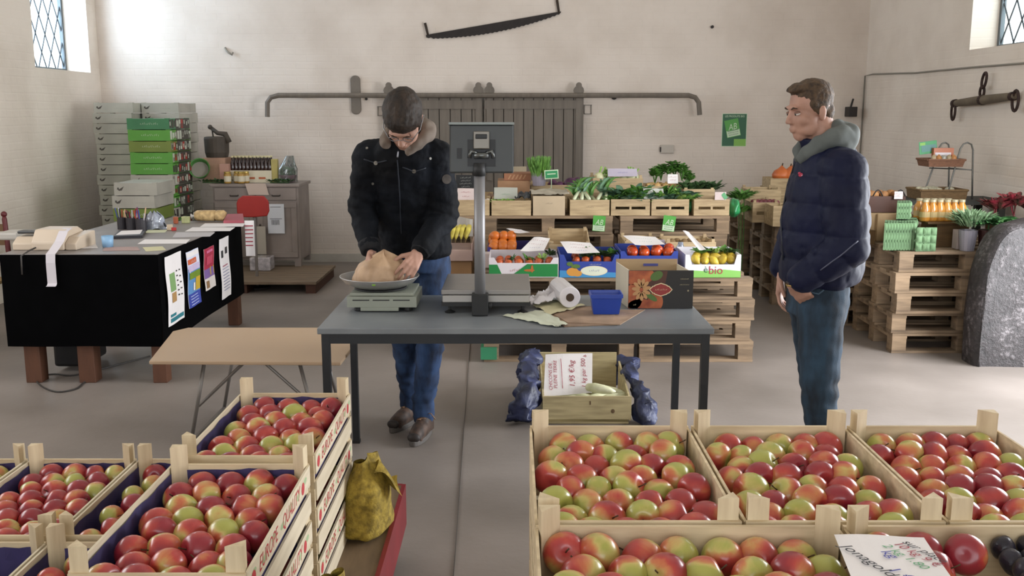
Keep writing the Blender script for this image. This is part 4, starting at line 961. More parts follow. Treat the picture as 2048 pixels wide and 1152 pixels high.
# ------------------------------------------------------------------ stacks of produce boxes, left corner
wbx = mat('white_carton', '#a7a49a', .6, var=.05, vs=4, base2='#b3b0a5'); bird = mat('dark_box_print', '#4a4640', .6); rim_ = mat('carton_rim', '#8b887d', .7)
gbx = mat('green_carton', '#56963a', .5, var=.06, vs=5); obx = mat('olive_carton', '#6f8038', .5, var=.08); dbx = mat('dark_green_carton', '#3d7a52', .5, var=.1)
blk = mat('black_print', '#1f201c', .6); wpr = mat('white_print', '#c3c8b8', .6); redp = mat('red_carton_print', '#a8342c', .5)
def flatbox(loc, w_, d_, h_, m_, lab_, side, label, group, rz=0, seed=0, bird_=True):
    """low open fruit carton with raised corners; front faces -y, right side faces +x"""
    mb = MB(); mb.box((0, 0, h_/2-.002), (w_, d_, h_-.006))
    for sx in (-1, 1):
        for sy in (-1, 1): mb.box((sx*(w_/2-.02), sy*(d_/2-.02), h_-.0035), (.04, .04, .006), mi=0)
    rr = random.Random(seed); y = -d_/2-.0008
    if bird_:
        x = -w_/2+.055; mb.add([(x-.032, y, h_*.5), (x-.01, y, h_*.36), (x+.012, y, h_*.40), (x+.032, y, h_*.72), (x+.014, y, h_*.62), (x-.01, y, h_*.5)], [(0, 1, 2, 3, 4, 5)], 1)
        mb.box((x-.02, y, h_*.56), (.015, .0006, .012), mi=1); mb.text(lab_, .017, frame((.06, y-.0004, h_*.42), (1, 0, 0), (0, 0, 1)), 2)
    else: mb.text(lab_, .035, frame((0.01, y-.0004, h_*.5), (1, 0, 0), (0, 0, 1)), 3)
    x = w_/2+.0008
    if side:
        mb.box((x-.0003, d_*.14, h_*.5), (.0006, d_*.68, h_*.94), mi=1)
        for k in range(9):
            yy = -d_/2+.03+k*(d_-.06)/8; z = h_*rr.uniform(.3, .7); mi = rr.choice((1, 3, 1, 3, 2, 4))
            mb.box((x, yy, h_*.5), (.0008, .05, h_*rr.uniform(.35, .8)), mi=mi); mb.box((x+.0006, yy+rr.uniform(-.01, .01), z), (.0008, .022, h_*.35), mi=rr.choice((3, 1, 3)))
    o = mb.build('produce_box', [m_, bird, rim_, wpr, redp], None, loc=loc, rz=rz, bevel=.0)
    return tag(o, label, 'box', group)
BH = .101; NB = 17
LW = 'topmost second third fourth fifth sixth seventh eighth ninth tenth eleventh twelfth thirteenth fourteenth fifteenth sixteenth seventeenth'.split()
def lvl(k, n): return 'topmost' if k == n-1 else (LW[n-1-k]+' from the top' if k else 'at the very bottom')
xA = at(190, 300, 9.75).x
for k in range(NB):
    z = .001+k*BH; nmk = 'top' if k == NB-1 else 'level %d up' % (k+1)
    flatbox((xA+.20+random.uniform(-.012, .012), 9.98, z), .385, .46, BH, wbx, '~11', False, 'white low produce carton, %s, of the corner stack' % lvl(k, NB), 'white cartons in the corner stack', R(random.uniform(-2, 2)), k)
xB = at(246, 300, 10.1).x
for k in range(NB):
    if k < 9: continue
for k in range(NB):
    flatbox((xA+.595+.01+random.uniform(-.008, .008), 10.22, .001+k*BH), .37, .56, BH, wbx, '~11', False, 'white carton of the second stack against the back wall, %s' % lvl(k, NB), 'white cartons in the second stack', R(random.uniform(-1, 1)), k+40)
# green stack in front
seq = ['w', 'g', 'w', 'g', 'o', 'g', 'w', 'g', 'g', 'w', 'g', 'g', 'o', 'g', 'd']
cxG = (at(257, 300, 9.2).x+at(341, 300, 9.2).x)/2; n_ = len(seq)
for k, c in enumerate(seq):
    m_ = dict(w=wbx, g=gbx, o=obx, d=dbx)[c]; nmc = dict(w='white', g='bright green', o='olive green', d='dark green')[c]
    flatbox((cxG+random.uniform(-.006, .006), 9.49, .001+k*.1045), .395, .56, .104, m_, '~10' if c != 'w' else '~11', True, '%s produce carton, %s in the green stack' % (nmc, lvl(k, n_)), 'cartons in the green stack', R(random.uniform(-1, 1)), k+80, c == 'w')
seq = ['g', 'w', 'g', 'w', 'w', 'w', 'o', 'w', 'w']
cxF = (at(230, 400, 8.5).x+at(300, 400, 8.5).x)/2; zf = at(300, 366, 8.5).z; hf = zf/9
for k, c in enumerate(seq):
    m_ = dict(w=wbx, g=gbx, o=obx)[c]
    flatbox((cxF+random.uniform(-.012, .012), 8.79, .001+k*hf), .37, .5, hf-.0008, m_, '~11' if c == 'w' else '~10', False, '%s carton in the short front stack behind the pens, %s' % (dict(w='white', g='green', o='olive')[c], lvl(k, 9)), 'cartons in the short front stack', R(random.uniform(-4, 4)), k+120, c == 'w')

# ------------------------------------------------------------------ black-draped desk
dk_ = thing('sales_desk', 'large desk draped in black cloth on brown wooden legs at the left', 'desk', (-2.5, 6.5, 0))
DX0, DX1, DY0, DY1, DZ = -3.02, -2.09, 5.69, 7.47, .80
blc = mat('black_cloth', '#050506', .95, spec=.05, var=.2, vs=12, bump=.2, bs=8); dtop = mat('grey_desk_top', '#7f7874', .45, var=.06, vs=3); bl_w = mat('brown_leg_wood', '#5c3a28', .6, var=.15, vs=4, stretch=(6, 6, 1))
# the desk is an L: the near wing runs left, the far wing runs back
mb = MB(); mb.span((DX0, DY0, DZ-.03), (DX1, DY1, DZ)); mb.build('desk_top', dtop, dk_, bevel=.004)
zb = .245
def drape(u0, u1, fix, axis, name):
    mb = MB()
    def fn(u, v):
        p = u0+(u1-u0)*u; wv = .006*math.sin(u*9)*v+.004*noise.noise(Vector((u*7, v*2, fix))); z = DZ-.004-(DZ-zb)*v
        return (p, fix-.004-wv, z) if axis == 'x' else (fix+.004+wv, p, z)
    mb.sheet(fn, 30, 8); return mb.build(name, blc, dk_, smooth=True)
drape(DX0, DX1+.004, DY0, 'x', 'front_cloth'); drape(DY0-.004, DY1, DX1, 'y', 'side_cloth')
for (x, y, w_) in ((DX1-.05, DY0+.09, .085), ((at(182, 740, 5.8)).x, DY0+.10, .10), (DX0+.11, DY0+.10, .095), (DX1-.06, DY1-.06, .085), (DX0+.55, DY1-.6, .08), (DX0+.12, DY1-.6, .08), (at(145, 720, 6.1).x, 6.3, .07)):
    mb = MB(); mb.span((x-w_/2, y-w_/2, 0), (x+w_/2, y+w_/2, DZ-.0305)); mb.build('leg', bl_w, dk_, bevel=.004)
DT = DZ+.001
mb = MB(); mb.span((at(105, 700, 6.0).x, 6.0, .03), (at(168, 700, 6.0).x, 6.35, .40)); tag(mb.build('waste_bin', mat('black_bin', '#0c0c0e', .5), bevel=.02), 'black box standing on the floor under the desk', 'bin')
# cables on the floor
cab = mat('dark_cable', '#3a3633', .6)
for pts, lb in (([(70, 690), (66, 730), (75, 765), (110, 783), (150, 778), (168, 765), (190, 755)], 'loop of dark cable on the floor under the desk'), ([(70, 752), (110, 748), (150, 750), (240, 728), (300, 712)], 'dark cable trailing along the floor under the desk')):
    mb = MB(); mb.tube(spline([onz(px, max(py, 712), .006) for px, py in pts]), .005, 6); tag(mb.build('floor_cable', cab, smooth=True), lb, 'cable')
# posters pinned on the desk's side cloth
def dposter(y0, y1, zt0, zt1, label, blocks, base=None, cat='poster', X=DX1+.018, name='leaflet', extra=()):
    """y0..y1 along the desk side, zt0 top, zt1 bottom; blocks = (u0,v0,u1,v1,material)"""
    root = thing(name, label, cat, (X, (y0+y1)/2, (zt0+zt1)/2))
    mb = MB()
    def fn(u, v, e=0.): return (X+.004*math.sin(v*7+y0*5)+.003*math.sin(u*6)+e, y0+(y1-y0)*u, zt0+(zt1-zt0)*v)
    mb.sheet(fn, 6, 10); mb.build('sheet', base or paper, root)
    mt = []; mb = MB()
    for i, (u0, v0, u1, v1, m_) in enumerate(blocks):
        if m_ not in mt: mt.append(m_)
        mb.sheet(lambda u, v: fn(u0+(u1-u0)*u, v0+(v1-v0)*v, .0012+i*.0004), 3, 5, mi=mt.index(m_))
    for (u, v, sz, t, m_) in extra:
        if m_ not in mt: mt.append(m_)
        mb.text(t, sz, frame(fn(u, v, .006), (0, 1, 0), (0, 0, 1)), mt.index(m_))
    if mb.v: mb.build('printed_picture', mt, root)
    return root
def sidez(px, py):      # point on the desk side plane
    d = _ray(px, py); t = (DX1+.018)/d.x; return Vector((DX1+.018, d.y*t, H+d.z*t))
P = lambda h, r=.5: mat('ink_'+h, '#'+h, r)
g1, b1, o1, y1_, t1, n1, r1, k1 = P('7fa36a'), P('5f8fc4'), P('c8603c'), P('c2a23a'), P('2f7a86'), P('3c4aa0'), P('a83048'), P('2a2a2c')
a, b = sidez(330, 520), sidez(371, 640)
dposter(a.y, b.y, a.z+.015, sidez(338, 655).z, 'white leaflet with green photo blocks, nearest on the black desk side', [(.18, .26, .52, .52, g1), (.22, .54, .5, .68, P('b08a5a')), (.12, .90, .95, .96, t1), (.12, .84, .45, .88, t1)]+[(.62, .25+.07*i, .7, .27+.07*i, k1) for i in range(6)]+[(.8, .25+.09*i, .86, .27+.09*i, k1) for i in range(5)])
a, b = sidez(372, 505), sidez(403, 600)
dposter(a.y+.0, b.y, sidez(385, 500).z, sidez(372, 622).z, 'blue event poster with an orange title box on the desk side', [(.02, .3, .98, 1, b1), (.02, .02, .98, .1, paper), (.05, .14, .75, .23, o1), (.05, .25, .95, .36, P('c9b9d6')), (.1, .38, .98, .5, P('6f8a2c')), (.62, .5, .98, .74, y1_), (.02, .76, .98, 1, n1), (.4, .58, .55, .72, paper)]+[(.15, .8+.05*i, .8, .815+.05*i, P('aab4dd')) for i in range(4)], base=P('d6d9ea'), extra=((.4, .185, .028, '~7', paper),))
a, b = sidez(406, 500), sidez(431, 570)
dposter(a.y, b.y, sidez(418, 494).z, sidez(412, 582).z, 'small red and orange leaflet in the middle of the desk side', [(.02, .0, .98, .5, r1), (.02, .5, .98, .72, P('7a5f9a')), (.6, .48, .98, .68, y1_), (.1, .78, .35, .95, P('8a6a4a')), (.2, .06, .85, .12, P('d06a90')), (.2, .2, .8, .4, P('c04860'))], base=P('d8cfc8'))
a, b = sidez(438, 480), sidez(463, 590)
dposter(a.y, b.y, sidez(450, 474).z, sidez(445, 600).z, 'long white notice with two black figures on the desk side', [(.15, .2, .36, .32, k1), (.6, .17, .85, .28, k1), (.2, .45, .8, .47, P('b07080'))]+[(.15, .5+.05*i, .85, .512+.05*i, P('8f90b0')) for i in range(8)])
vcard('price_list', 'white paper strip with pink writing hanging from the far desk corner', 'sign', 489, 441, 511, 512, DY1-.25, [(.45, .15+.11*i, (.06, .008), '#', 2, 0) for i in range(6)], None, 0, 0)
# things on the desk
def desk_pt(px, py): return onz(px, py, DT)
rg = thing('cash_register', 'cream cash register with dark display on the desk', 'cash register', (at(100, 480, 6.0).x, 6.0, DT))
crm = mat('cream_plastic', '#c9b8a4', .45, var=.03); qx = lambda px, Y=5.95: at(px, 480, Y).x
zr1 = at(100, 458, 5.9).z
mb = MB(); pr_ = [(5.82, DT), (5.82, DT+.05), (5.88, zr1), (6.05, zr1-.0), (6.12, DT+.09), (6.12, DT)]
mb.prism([(y_, z_) for y_, z_ in pr_], qx(82), qx(145), frame((0, 0, 0), (0, 1, 0), (0, 0, 1))); mb.build('printer_housing', crm, rg, bevel=.01)
mb = MB(); pr_ = [(5.84, DT), (5.84, DT+.04), (5.90, DT+.075), (6.12, DT+.09), (6.12, DT)]
mb.prism(pr_, qx(42), qx(82)-.001, frame((0, 0, 0), (0, 1, 0), (0, 0, 1))); mb.build('keyboard_body', crm, rg, bevel=.006)
mb = MB(); mb.prism(pr_, qx(145)+.001, qx(168), frame((0, 0, 0), (0, 1, 0), (0, 0, 1))); mb.build('side_body', crm, rg, bevel=.006)
mb = MB(); mb.span((qx(43), 5.9, DT+.092), (qx(81), 5.98, zr1-.012)); mb.build('display', mat('dark_display', '#2a2c2e', .3), rg, bevel=.008)
# receipt hanging over the front of the desk
xr_, xr2_ = at(92, 500, 5.68).x, at(111, 500, 5.68).x; zb_ = at(100, 572, 5.66).z
path = [(5.92, zr1+.004), (5.86, zr1-.01), (5.80, DT+.06), (5.72, DT+.02), (5.672, DT+.0), (5.664, DT-.05), (5.664, zb_+.015), (5.655, zb_+.004), (5.640, zb_)]
mb = MB(); mb.sheet(lambda u, v: (xr_+(xr2_-xr_)*u, *[path[int(v*8)][i] for i in (0, 1)]), 2, 8)
tag(mb.build('till_receipt', mat('receipt_paper', '#cfc9cf', .6), smooth=False), 'long white till receipt hanging from the register down the black cloth', 'receipt')
mb = MB(); q = at(70, 500, 5.8); mb.tube([(q.x, 5.81, DT+.02), (q.x-.005, 5.74, DT+.012), (q.x-.02, 5.67, DT-.01), (q.x-.022, 5.665, DT-.12)], .005, 6); tag(mb.build('power_cord', cab, smooth=True), 'short dark cord running from the register over the desk edge', 'cable')
q = desk_pt(216, 494); mb = MB(); mb.lathe([(0, 0), (.031, .001), (.036, .07), (.033, .07), (.029, .006), (0, .006)], (0, 0, 0), 18)
tag(mb.build('blue_cup', mat('pale_blue_cup', '#86aed0', .4), smooth=True, loc=q), 'pale blue cup standing on the desk right of the register', 'cup')
def flat(pts, m_, name, label, cat, th=.002, z0=DT):
    P4 = [onz(px, py, z0) for px, py in pts]; c0 = sum(P4, Vector())/len(P4)
    mb = MB(); mb.prism([(p.x-c0.x, p.y-c0.y) for p in P4], 0, th); return tag(mb.build(name, m_, None, loc=c0), label, cat)
flat([(226, 478), (285, 476), (292, 466), (238, 466)], mat('black_tray', '#1d1b22', .4), 'black_folder', 'thin black folder lying on the desk behind the blue cup', 'folder', .018)
for pts, m_, lb in (([(160, 497), (196, 496), (190, 486), (163, 488)], paper, 'loose white receipt slip beside the cash register'), ([(232, 470), (280, 468), (285, 460), (243, 462)], paper, 'white papers on top of the black folder'), ([(275, 488), (372, 487), (380, 479), (290, 479)], paper, 'white sheet lying near the front right desk corner'),
                    ([(292, 503), (332, 500), (325, 493), (285, 495)], mat('yellowish_slip', '#c9c39a', .7), 'yellowish slips at the front desk corner'), ([(345, 475), (420, 473), (430, 465), (352, 465)], mat('grey_sheet', '#b8b4b6', .7), 'grey-white sheet halfway along the desk'),
                    ([(370, 463), (460, 462), (470, 455), (385, 455)], paper, 'white sheet in front of the bread bags'), ([(400, 454), (486, 453), (490, 447), (410, 447)], paper, 'long white sheet at the far desk end'), ([(290, 466), (330, 465), (335, 460), (296, 460)], mat('pale_yellow_sheet', '#cdd0b0', .7), 'pale yellow sheet in front of the pen tray'), ([(205, 502), (280, 501), (275, 494), (210, 494)], mat('rosy_sheet', '#a58a84', .7), 'rose-grey leaflet at the desk front edge')):
    flat(pts, m_, 'paper_sheet', lb, 'paper', .0015, DT+(.0185 if 'folder' in lb and 'on top' in lb else 0))
# pen pots
pot = mat('dark_pot', '#2a262c', .5)
pn = [mat('pen_'+h, '#'+h, .4) for h in ('9a3c2a', 'b8b4b8', '22242c', '7a2030', '3a4a8a', 'c0a080')]
for k, (px, py, r, nn) in enumerate(((245, 458, .033, 7), (265, 459, .04, 8), (283, 461, .036, 6))):
    q = desk_pt(px, py); pt = thing('pen_pot', ('left', 'middle', 'right')[k]+'most dark pot of pens on the desk' if k != 1 else 'middle dark pot of pens on the desk', 'pen pot', q, group='pen pots on the desk')
    mb = MB(); mb.lathe([(0, 0), (r, 0), (r, .085), (r-.003, .085), (r-.003, .004), (0, .004)], q, 16); mb.build('pot', pot, pt)
    for i in range(nn):
        a_ = i*2.4; p0 = q+Vector((math.cos(a_)*r*.4, math.sin(a_)*r*.4, .01)); p1 = q+Vector((math.cos(a_)*r*1.25, math.sin(a_)*r*1.2, random.uniform(.12, .16)))
        mb = MB(); mb.tube([p0, p1], .0045, 6); tag(mb.build('pen', pn[(i+k) % 6]), 'pen %s in the %s desk pot' % (('front left', 'rear', 'right', 'back left', 'front', 'middle right', 'outer left', 'far')[i], ('left', 'middle', 'right')[k]), 'pen', 'pens in the desk pots')
q = desk_pt(310, 458); mb = MB()
mb.sheet(lambda u, v: (q.x+(.075+.012*math.sin(u*40+v*9))*math.cos(6.283*u)*math.cos(v*1.5)**.5, q.y+.06*math.sin(6.283*u)*math.cos(v*1.5)**.5, DT+.002+.12*v+.01*math.sin(u*25)), 36, 8)
tag(mb.build('plastic_bag', mat('silver_bag', '#8d93a0', .15, var=.5, vs=25, coat=.6)), 'shiny bluish transparent bag on the desk right of the pens', 'bag')
for k, (px, py, s_, h_, lb) in enumerate(((340, 460, (.035, .03, .04), 'c8b49a', 'small cream and red box on the desk'), (348, 461, (.03, .025, .022), 'b02a2a', 'small red box on the desk by the cream one'), (352, 447, (.03, .03, .05), 'a85a3c', 'reddish packet behind the small boxes on the desk'), (372, 446, (.055, .04, .05), 'a9ad7c', 'pale green packet on the desk'))):
    q = desk_pt(px, py); mb = MB(); mb.box((0, 0, s_[2]/2), s_); tag(mb.build('small_box', mat('box_'+h_, '#'+h_, .5, var=.15, vs=40), None, loc=q, bevel=.003), lb, 'box')
bread = mat('crispbread', '#a98a5c', .6, var=.2, vs=30, base2='#c4a878')
for k, (px, w_) in enumerate(((412, .16), (440, .075))):
    q = desk_pt(px, 443); br = thing('bread_bag', ('larger clear bag of round rusks at the far end of the desk', 'smaller clear bag of rusks at the far end of the desk')[k], 'bag', q)
    mb = MB(); mb.tube([(q.x-w_/2, q.y, DT+.043), (q.x-w_/2+.02, q.y, DT+.045), (q.x+w_/2-.01, q.y, DT+.045), (q.x+w_/2, q.y, DT+.04)], [.03, .042, .042, .034], 14); mb.build('rusks', bread, br, smooth=True)
    mb = MB(); mb.tube([(q.x-w_/2-.03, q.y, DT+.04), (q.x-w_/2-.012, q.y, DT+.042), (q.x-w_/2-.002, q.y, DT+.044)], [.022, .006, .03], 10); mb.build('bag_neck', mat('bag_neck_plastic', '#d6d2cc', .2, coat=.5), br, smooth=True)
flat([(447, 447), (488, 446), (486, 432), (455, 433)], mat('pink_folder', '#a8505c', .6), 'pink_folder', 'pinkish red folder at the far end of the desk', 'folder', .02)
# red wooden chair post at the far left
rc_ = thing('red_chair', 'dark red wooden chair at the left edge behind the desk', 'chair', (-3.62, 6.9, 0))
rdw = mat('dark_red_wood', '#5c1c20', .5, var=.1); qx1 = at(8, 430, 6.9).x; zt_ = at(8, 427, 6.9).z
for dx in (0, -.38):
    mb = MB(); mb.tube([(qx1+dx+.03, 6.85, 0), (qx1+dx+.015, 6.9, .45), (qx1+dx, 6.9, zt_-.04), (qx1+dx, 6.9, zt_-.02)], [.017, .019, .017, .012], 10); mb.ell((qx1+dx, 6.9, zt_-.005), .021, 10, 8); mb.build('back_post', rdw, rc_, smooth=True)
    mb = MB(); mb.tube([(qx1+dx+.02, 6.5, 0), (qx1+dx+.02, 6.5, .44)], .017, 10); mb.build('front_leg', rdw, rc_, smooth=True)
for z_ in (zt_-.10, zt_-.2): mb = MB(); mb.span((qx1-.375, 6.888, z_-.025), (qx1-.005, 6.908, z_+.025)); mb.build('back_slat', mat('chair_slat', '#6e5438', .6), rc_)
mb = MB(); mb.span((qx1-.38, 6.48, .441), (qx1+.04, 6.88, .465)); mb.build('seat', mat('straw_seat', '#8a7248', .8, var=.2, vs=30), rc_, bevel=.008)
q = at(25, 480, 6.4); mb = MB(); mb.span((q.x-.06, 6.3, DT), (q.x+.08, 6.5, at(25, 462, 6.4).z)); tag(mb.build('white_terminal', mat('white_device', '#b7b2aa', .5), bevel=.012), 'pale device at the left end of the desk behind the register', 'device')
# ------------------------------------------------------------------ crate of chicory on the floor with a blue sack
FX, FY0, FY1 = (at(1085, 850, 4.93).x, at(1262, 850, 4.93).x), 4.93, 5.50
fc = thing('chicory_crate', 'pale wooden crate of chicory on the floor behind the table', 'crate', ((FX[0]+FX[1])/2, 5.2, 0))
zc2 = .155
greyw = mat('greyish_crate_wood', '#a5966f', .75, var=.12, vs=5, stretch=(1, 6, 9), base2='#b5a67e')
mb = MB(); mb.span((FX[0], FY0, .03), (FX[1], FY0+.012, zc2)); mb.ell((FX[0]+.25, FY0-.0005, .12), (.004, .0015, .012), 8, 5, 1); mb.ell((FX[0]+.37, FY0-.0005, .075), (.01, .0015, .012), 8, 5, 1); mb.build('front_board', [greyw, mat('wood_knot', '#5f4a30', .8)], fc)
mb = MB(); mb.span((FX[0], FY1, .02), (FX[1]-.02, FY1+.012, .25)); mb.build('back_board', greyw, fc)
for x in (FX[0], FX[1]-.01):
    mb = MB(); mb.prism([(FY0+.013, .02), (FY1-.001, .02), (FY1-.001, .2), (FY0+.013, zc2-.02)], x, x+.01, frame((0, 0, 0), (0, 1, 0), (0, 0, 1))); mb.build('side_board', greyw, fc)
mb = MB(); mb.span((FX[0]+.011, FY0+.013, .002), (FX[1]-.011, FY1-.001, .012)); mb.build('floor_board', greyw, fc)
chm = mat('chicory_pale', '#cfcf9f', .5, var=.15, vs=14, base2='#dcdcc0'); cp = None
for i in range(14):
    if cp is None:
        mb = MB(); mb.tube([(-.08, 0, 0), (-.07, 0, 0), (-.03, 0, .003), (.02, 0, .002), (.06, 0, 0), (.085, 0, .002)], [.012, .02, .027, .025, .016, .003], 12)
        for q in mb.v: q *= 1+.06*noise.noise(q*40)
        cp = mb.build('chicory', chm, smooth=True); tag(cp, 'c', 'chicory')
    cx = FX[0]+.13+(i % 4)*.085; cy = FY0+.07+(i//4)*.09
    if i == 13: cx, cy = FX[0]+.31, FY0+.10
    place(cp, (cx, cy, .085+(i//4)*.012+(.045 if i == 13 else 0)), (0, R(random.uniform(-15, 10)), R(random.uniform(-40, 30))), 'pale chicory head %s from left, %s row in the floor crate' % (OR8[i % 4], ('front', 'second', 'third', 'back')[i//4]) if i < 13 else 'chicory head with its tip raised on top of the floor crate', 'chicory in the floor crate', 'chicory')
sack = mat('blue_plastic_sack', '#1b2038', .5, var=.4, vs=9, base2='#2c3354', bump=3, bs=16)
def blobsheet(name, pts, label, th, seed, m_, cat='sack'):
    mb = MB(); mb.tube([Vector(p) for p in pts], th, 44)
    for q in mb.v:
        n3 = noise.noise_vector(q*7+Vector((seed, 0, 0)))+.7*noise.noise_vector(q*17+Vector((seed, 3, 0)))
        rg_ = 1-2*abs(noise.noise(q*24+Vector((seed, 0, 9)))); q += Vector(n3)*.034+Vector((math.copysign(.012*rg_, n3[0]), 0, .008*rg_))
        q.z = max(q.z, .002)
    return tag(mb.build(name, m_, smooth=True), label, cat)
def densify(p, n=5):
    out = []
    for i in range(len(p)-1):
        for k in range(n): out.append(Vector(p[i]).lerp(Vector(p[i+1]), k/n))
    return out+[Vector(p[-1])]
xl, xr3 = FX[0], FX[1]
def sackobj(pts, rr, seed, label):
    P_ = densify(pts, 12); n = len(P_); rs = []
    for i in range(n):
        f = i/(n-1)*(len(rr)-1); a = int(min(f, len(rr)-2)); rs.append(rr[a]+(rr[a+1]-rr[a])*(f-a))
    blobsheet('blue_sack', P_, label, rs, seed, sack)
sackobj([(xl-.015, 5.6, .05), (xl-.05, 5.58, .2), (xl-.06, 5.4, .22), (xl-.065, 5.15, .17), (xl-.10, 4.98, .10), (xl-.13, 4.93, .03)], [.03, .055, .05, .055, .075, .06], 1, 'crumpled dark blue plastic sack folded over the left side of the floor crate')
sackobj([(xr3+.0, 5.62, .05), (xr3+.04, 5.55, .18), (xr3+.05, 5.3, .17), (xr3+.05, 5.08, .11), (xr3+.085, 4.98, .05), (xr3+.10, 4.93, .02)], [.02, .045, .045, .04, .05, .03], 5, 'crumpled dark blue plastic sack on the right side of the floor crate')
a, b, c, d = at(1091, 709, 5.20), at(1185, 706, 5.20), at(1184, 786, 5.06), at(1087, 793, 5.06)
card('price_sheet', 'white sheet with red handwriting turned sideways leaning in the floor crate', 'sign', [a, b, c, d],
     [(.13, .55, .026, 'CHICONS DE', 2, R(88)), (.23, .5, .026, 'PLEINE TERRE', 2, R(88)), (.36, .48, (.003, .17), '#', 2, 0), (.58, .5, .04, '1,95 \u20ac/kg', 2, R(88)), (.82, .45, .034, '1 kg par 500 g', 2, R(88))], .006)

# ------------------------------------------------------------------ yellow net sacks beside the left stack
net = mat('yellow_net', '#8a7424', .8, var=.35, vs=45, base2='#9c8634', bump=1, bs=140); pot_m = mat('potato', '#8d7240', .8, var=.2, vs=12)
CDZ = .2787
for (cx, cy, r, hgt, seed, lb) in ((-.475, 3.0, .098, .24, 2, 'yellow net sack of potatoes standing at the rear of the red-edged cart'), (-.465, 2.32, .07, .16, 7, 'yellow net sack beside the printed crates nearer the camera')):
    mb = MB()
    def nf(u, v):
        th = 6.283*u; rr = r*(1.0-.65*max(0, v-.62)/.38)*(.82 if v < .05 else 1); rr *= 1+.16*noise.noise(Vector((math.cos(th)*2, math.sin(th)*2, v*4+seed)))
        rr += .02*max(0, v-.8)/.2*math.sin(th*3)
        return (cx+rr*math.cos(th)*.8, cy+rr*math.sin(th)*1.25, CDZ+.004+hgt*v+.02*math.sin(th+seed)*v)
    mb.sheet(nf, 40, 16); sk_ = mb.build('potato_sack', net, smooth=True); tag(sk_, lb, 'sack')
    mb = MB(); mb.sheet(lambda u, v: (cx+.04+.07*u+.012*math.sin(v*5), cy-.03+.10*(v-.5)+.02*u, CDZ+hgt*(.93-.3*u)+.03*math.sin(v*4+u*3)), 8, 8); mb.build('net_collar', net, sk_, smooth=True)

# ------------------------------------------------------------------ display crates on the raised tier
def small_crate(name, label, x0, x1, y0, y1, z0, h, group=None, tone=None, slit=False, marks=None, posts=.0, cat='crate', backh=0, rz=0, tilt=0):
    """open wooden crate built round its own base point"""
    cx, cy = (x0+x1)/2, (y0+y1)/2; W, D = (x1-x0)/2, (y1-y0)/2; tone = tone or oldwood
    root = thing(name, label, cat, (0, 0, 0), group=group)
    mb = MB()
    if slit:
        mb.span((-W, -D, 0), (W, -D+.007, h*.38)); mb.span((-W, -D, h*.55), (W, -D+.007, h)); mb.span((-W, -D, h*.38), (-W+.035, -D+.007, h*.55)); mb.span((W-.035, -D, h*.38), (W, -D+.007, h*.55)); mb.span((-.008, -D+.0, h*.38), (.008, -D+.007, h*.55))
    else: mb.span((-W, -D, 0), (W, -D+.007, h))
    if marks: mb.text(marks[0], marks[1], frame((0, -D-.001, h*marks[2]), (1, 0, 0), (0, 0, 1)), 1)
    mb.build('front_board', [tone, ink_k], root)
    mb = MB(); mb.span((-W, D-.007, 0), (W, D, h+backh)); mb.build('back_board', tone, root)
    for s in (-1, 1): mb = MB(); mb.span((s*W, -D+.0075, 0), (s*(W-.007), D-.0075, h-.004)); mb.build('side_board', tone, root)
    mb = MB(); mb.span((-W+.0075, -D+.0075, 0), (W-.0075, D-.0075, .006)); mb.build('floor_board', tone, root)
    for sx in (-1, 1):
        for sy in (-1, 1):
            mb = MB(); mb.span((sx*(W-.0075), sy*(D-.0075), .0065), (sx*(W-.03), sy*(D-.03), h+posts)); mb.build('corner_post', tone, root)
    root.location = (cx, cy, z0); root.rotation_euler = (tilt, 0, rz)
    return root
Z2 = 6*PH+.001; Y2 = 7.47
def x2(px, Y=Y2): return at(px, 415, Y).x
row = [(905, 979, 'raised-tier crate holding pale mushrooms, left of the scale pole', .12, None, False), (983, 1062, 'raised-tier crate of small green leaves and a grey bag right of the pole', .115, None, False),
       (1066, 1130, 'tall pale box lined with sacking on the raised tier', .15, ('~6', .018, .62), False), (1140, 1219, 'crate of leeks with dark stamp on the raised tier', .12, ('~7', .018, .55), False),
       (1222, 1300, 'leafy-greens crate with one long slit in front', .125, None, True), (1303, 1378, 'leafy-greens crate with several short slits in front', .125, None, True), (1388, 1459, 'rightmost crate on the raised tier beside the green bag', .125, None, True)]
TC = []
for (p0, p1, lb, h, mk_, sl) in row:
    TC.append(small_crate('vegetable_crate', lb, x2(p0), x2(p1), Y2, Y2+.38, Z2, h, 'crates along the raised tier', tone=None if 'tall' not in lb else mat('pale_sacking_box', '#b9a68a', .75, var=.08), marks=mk_, slit=sl))
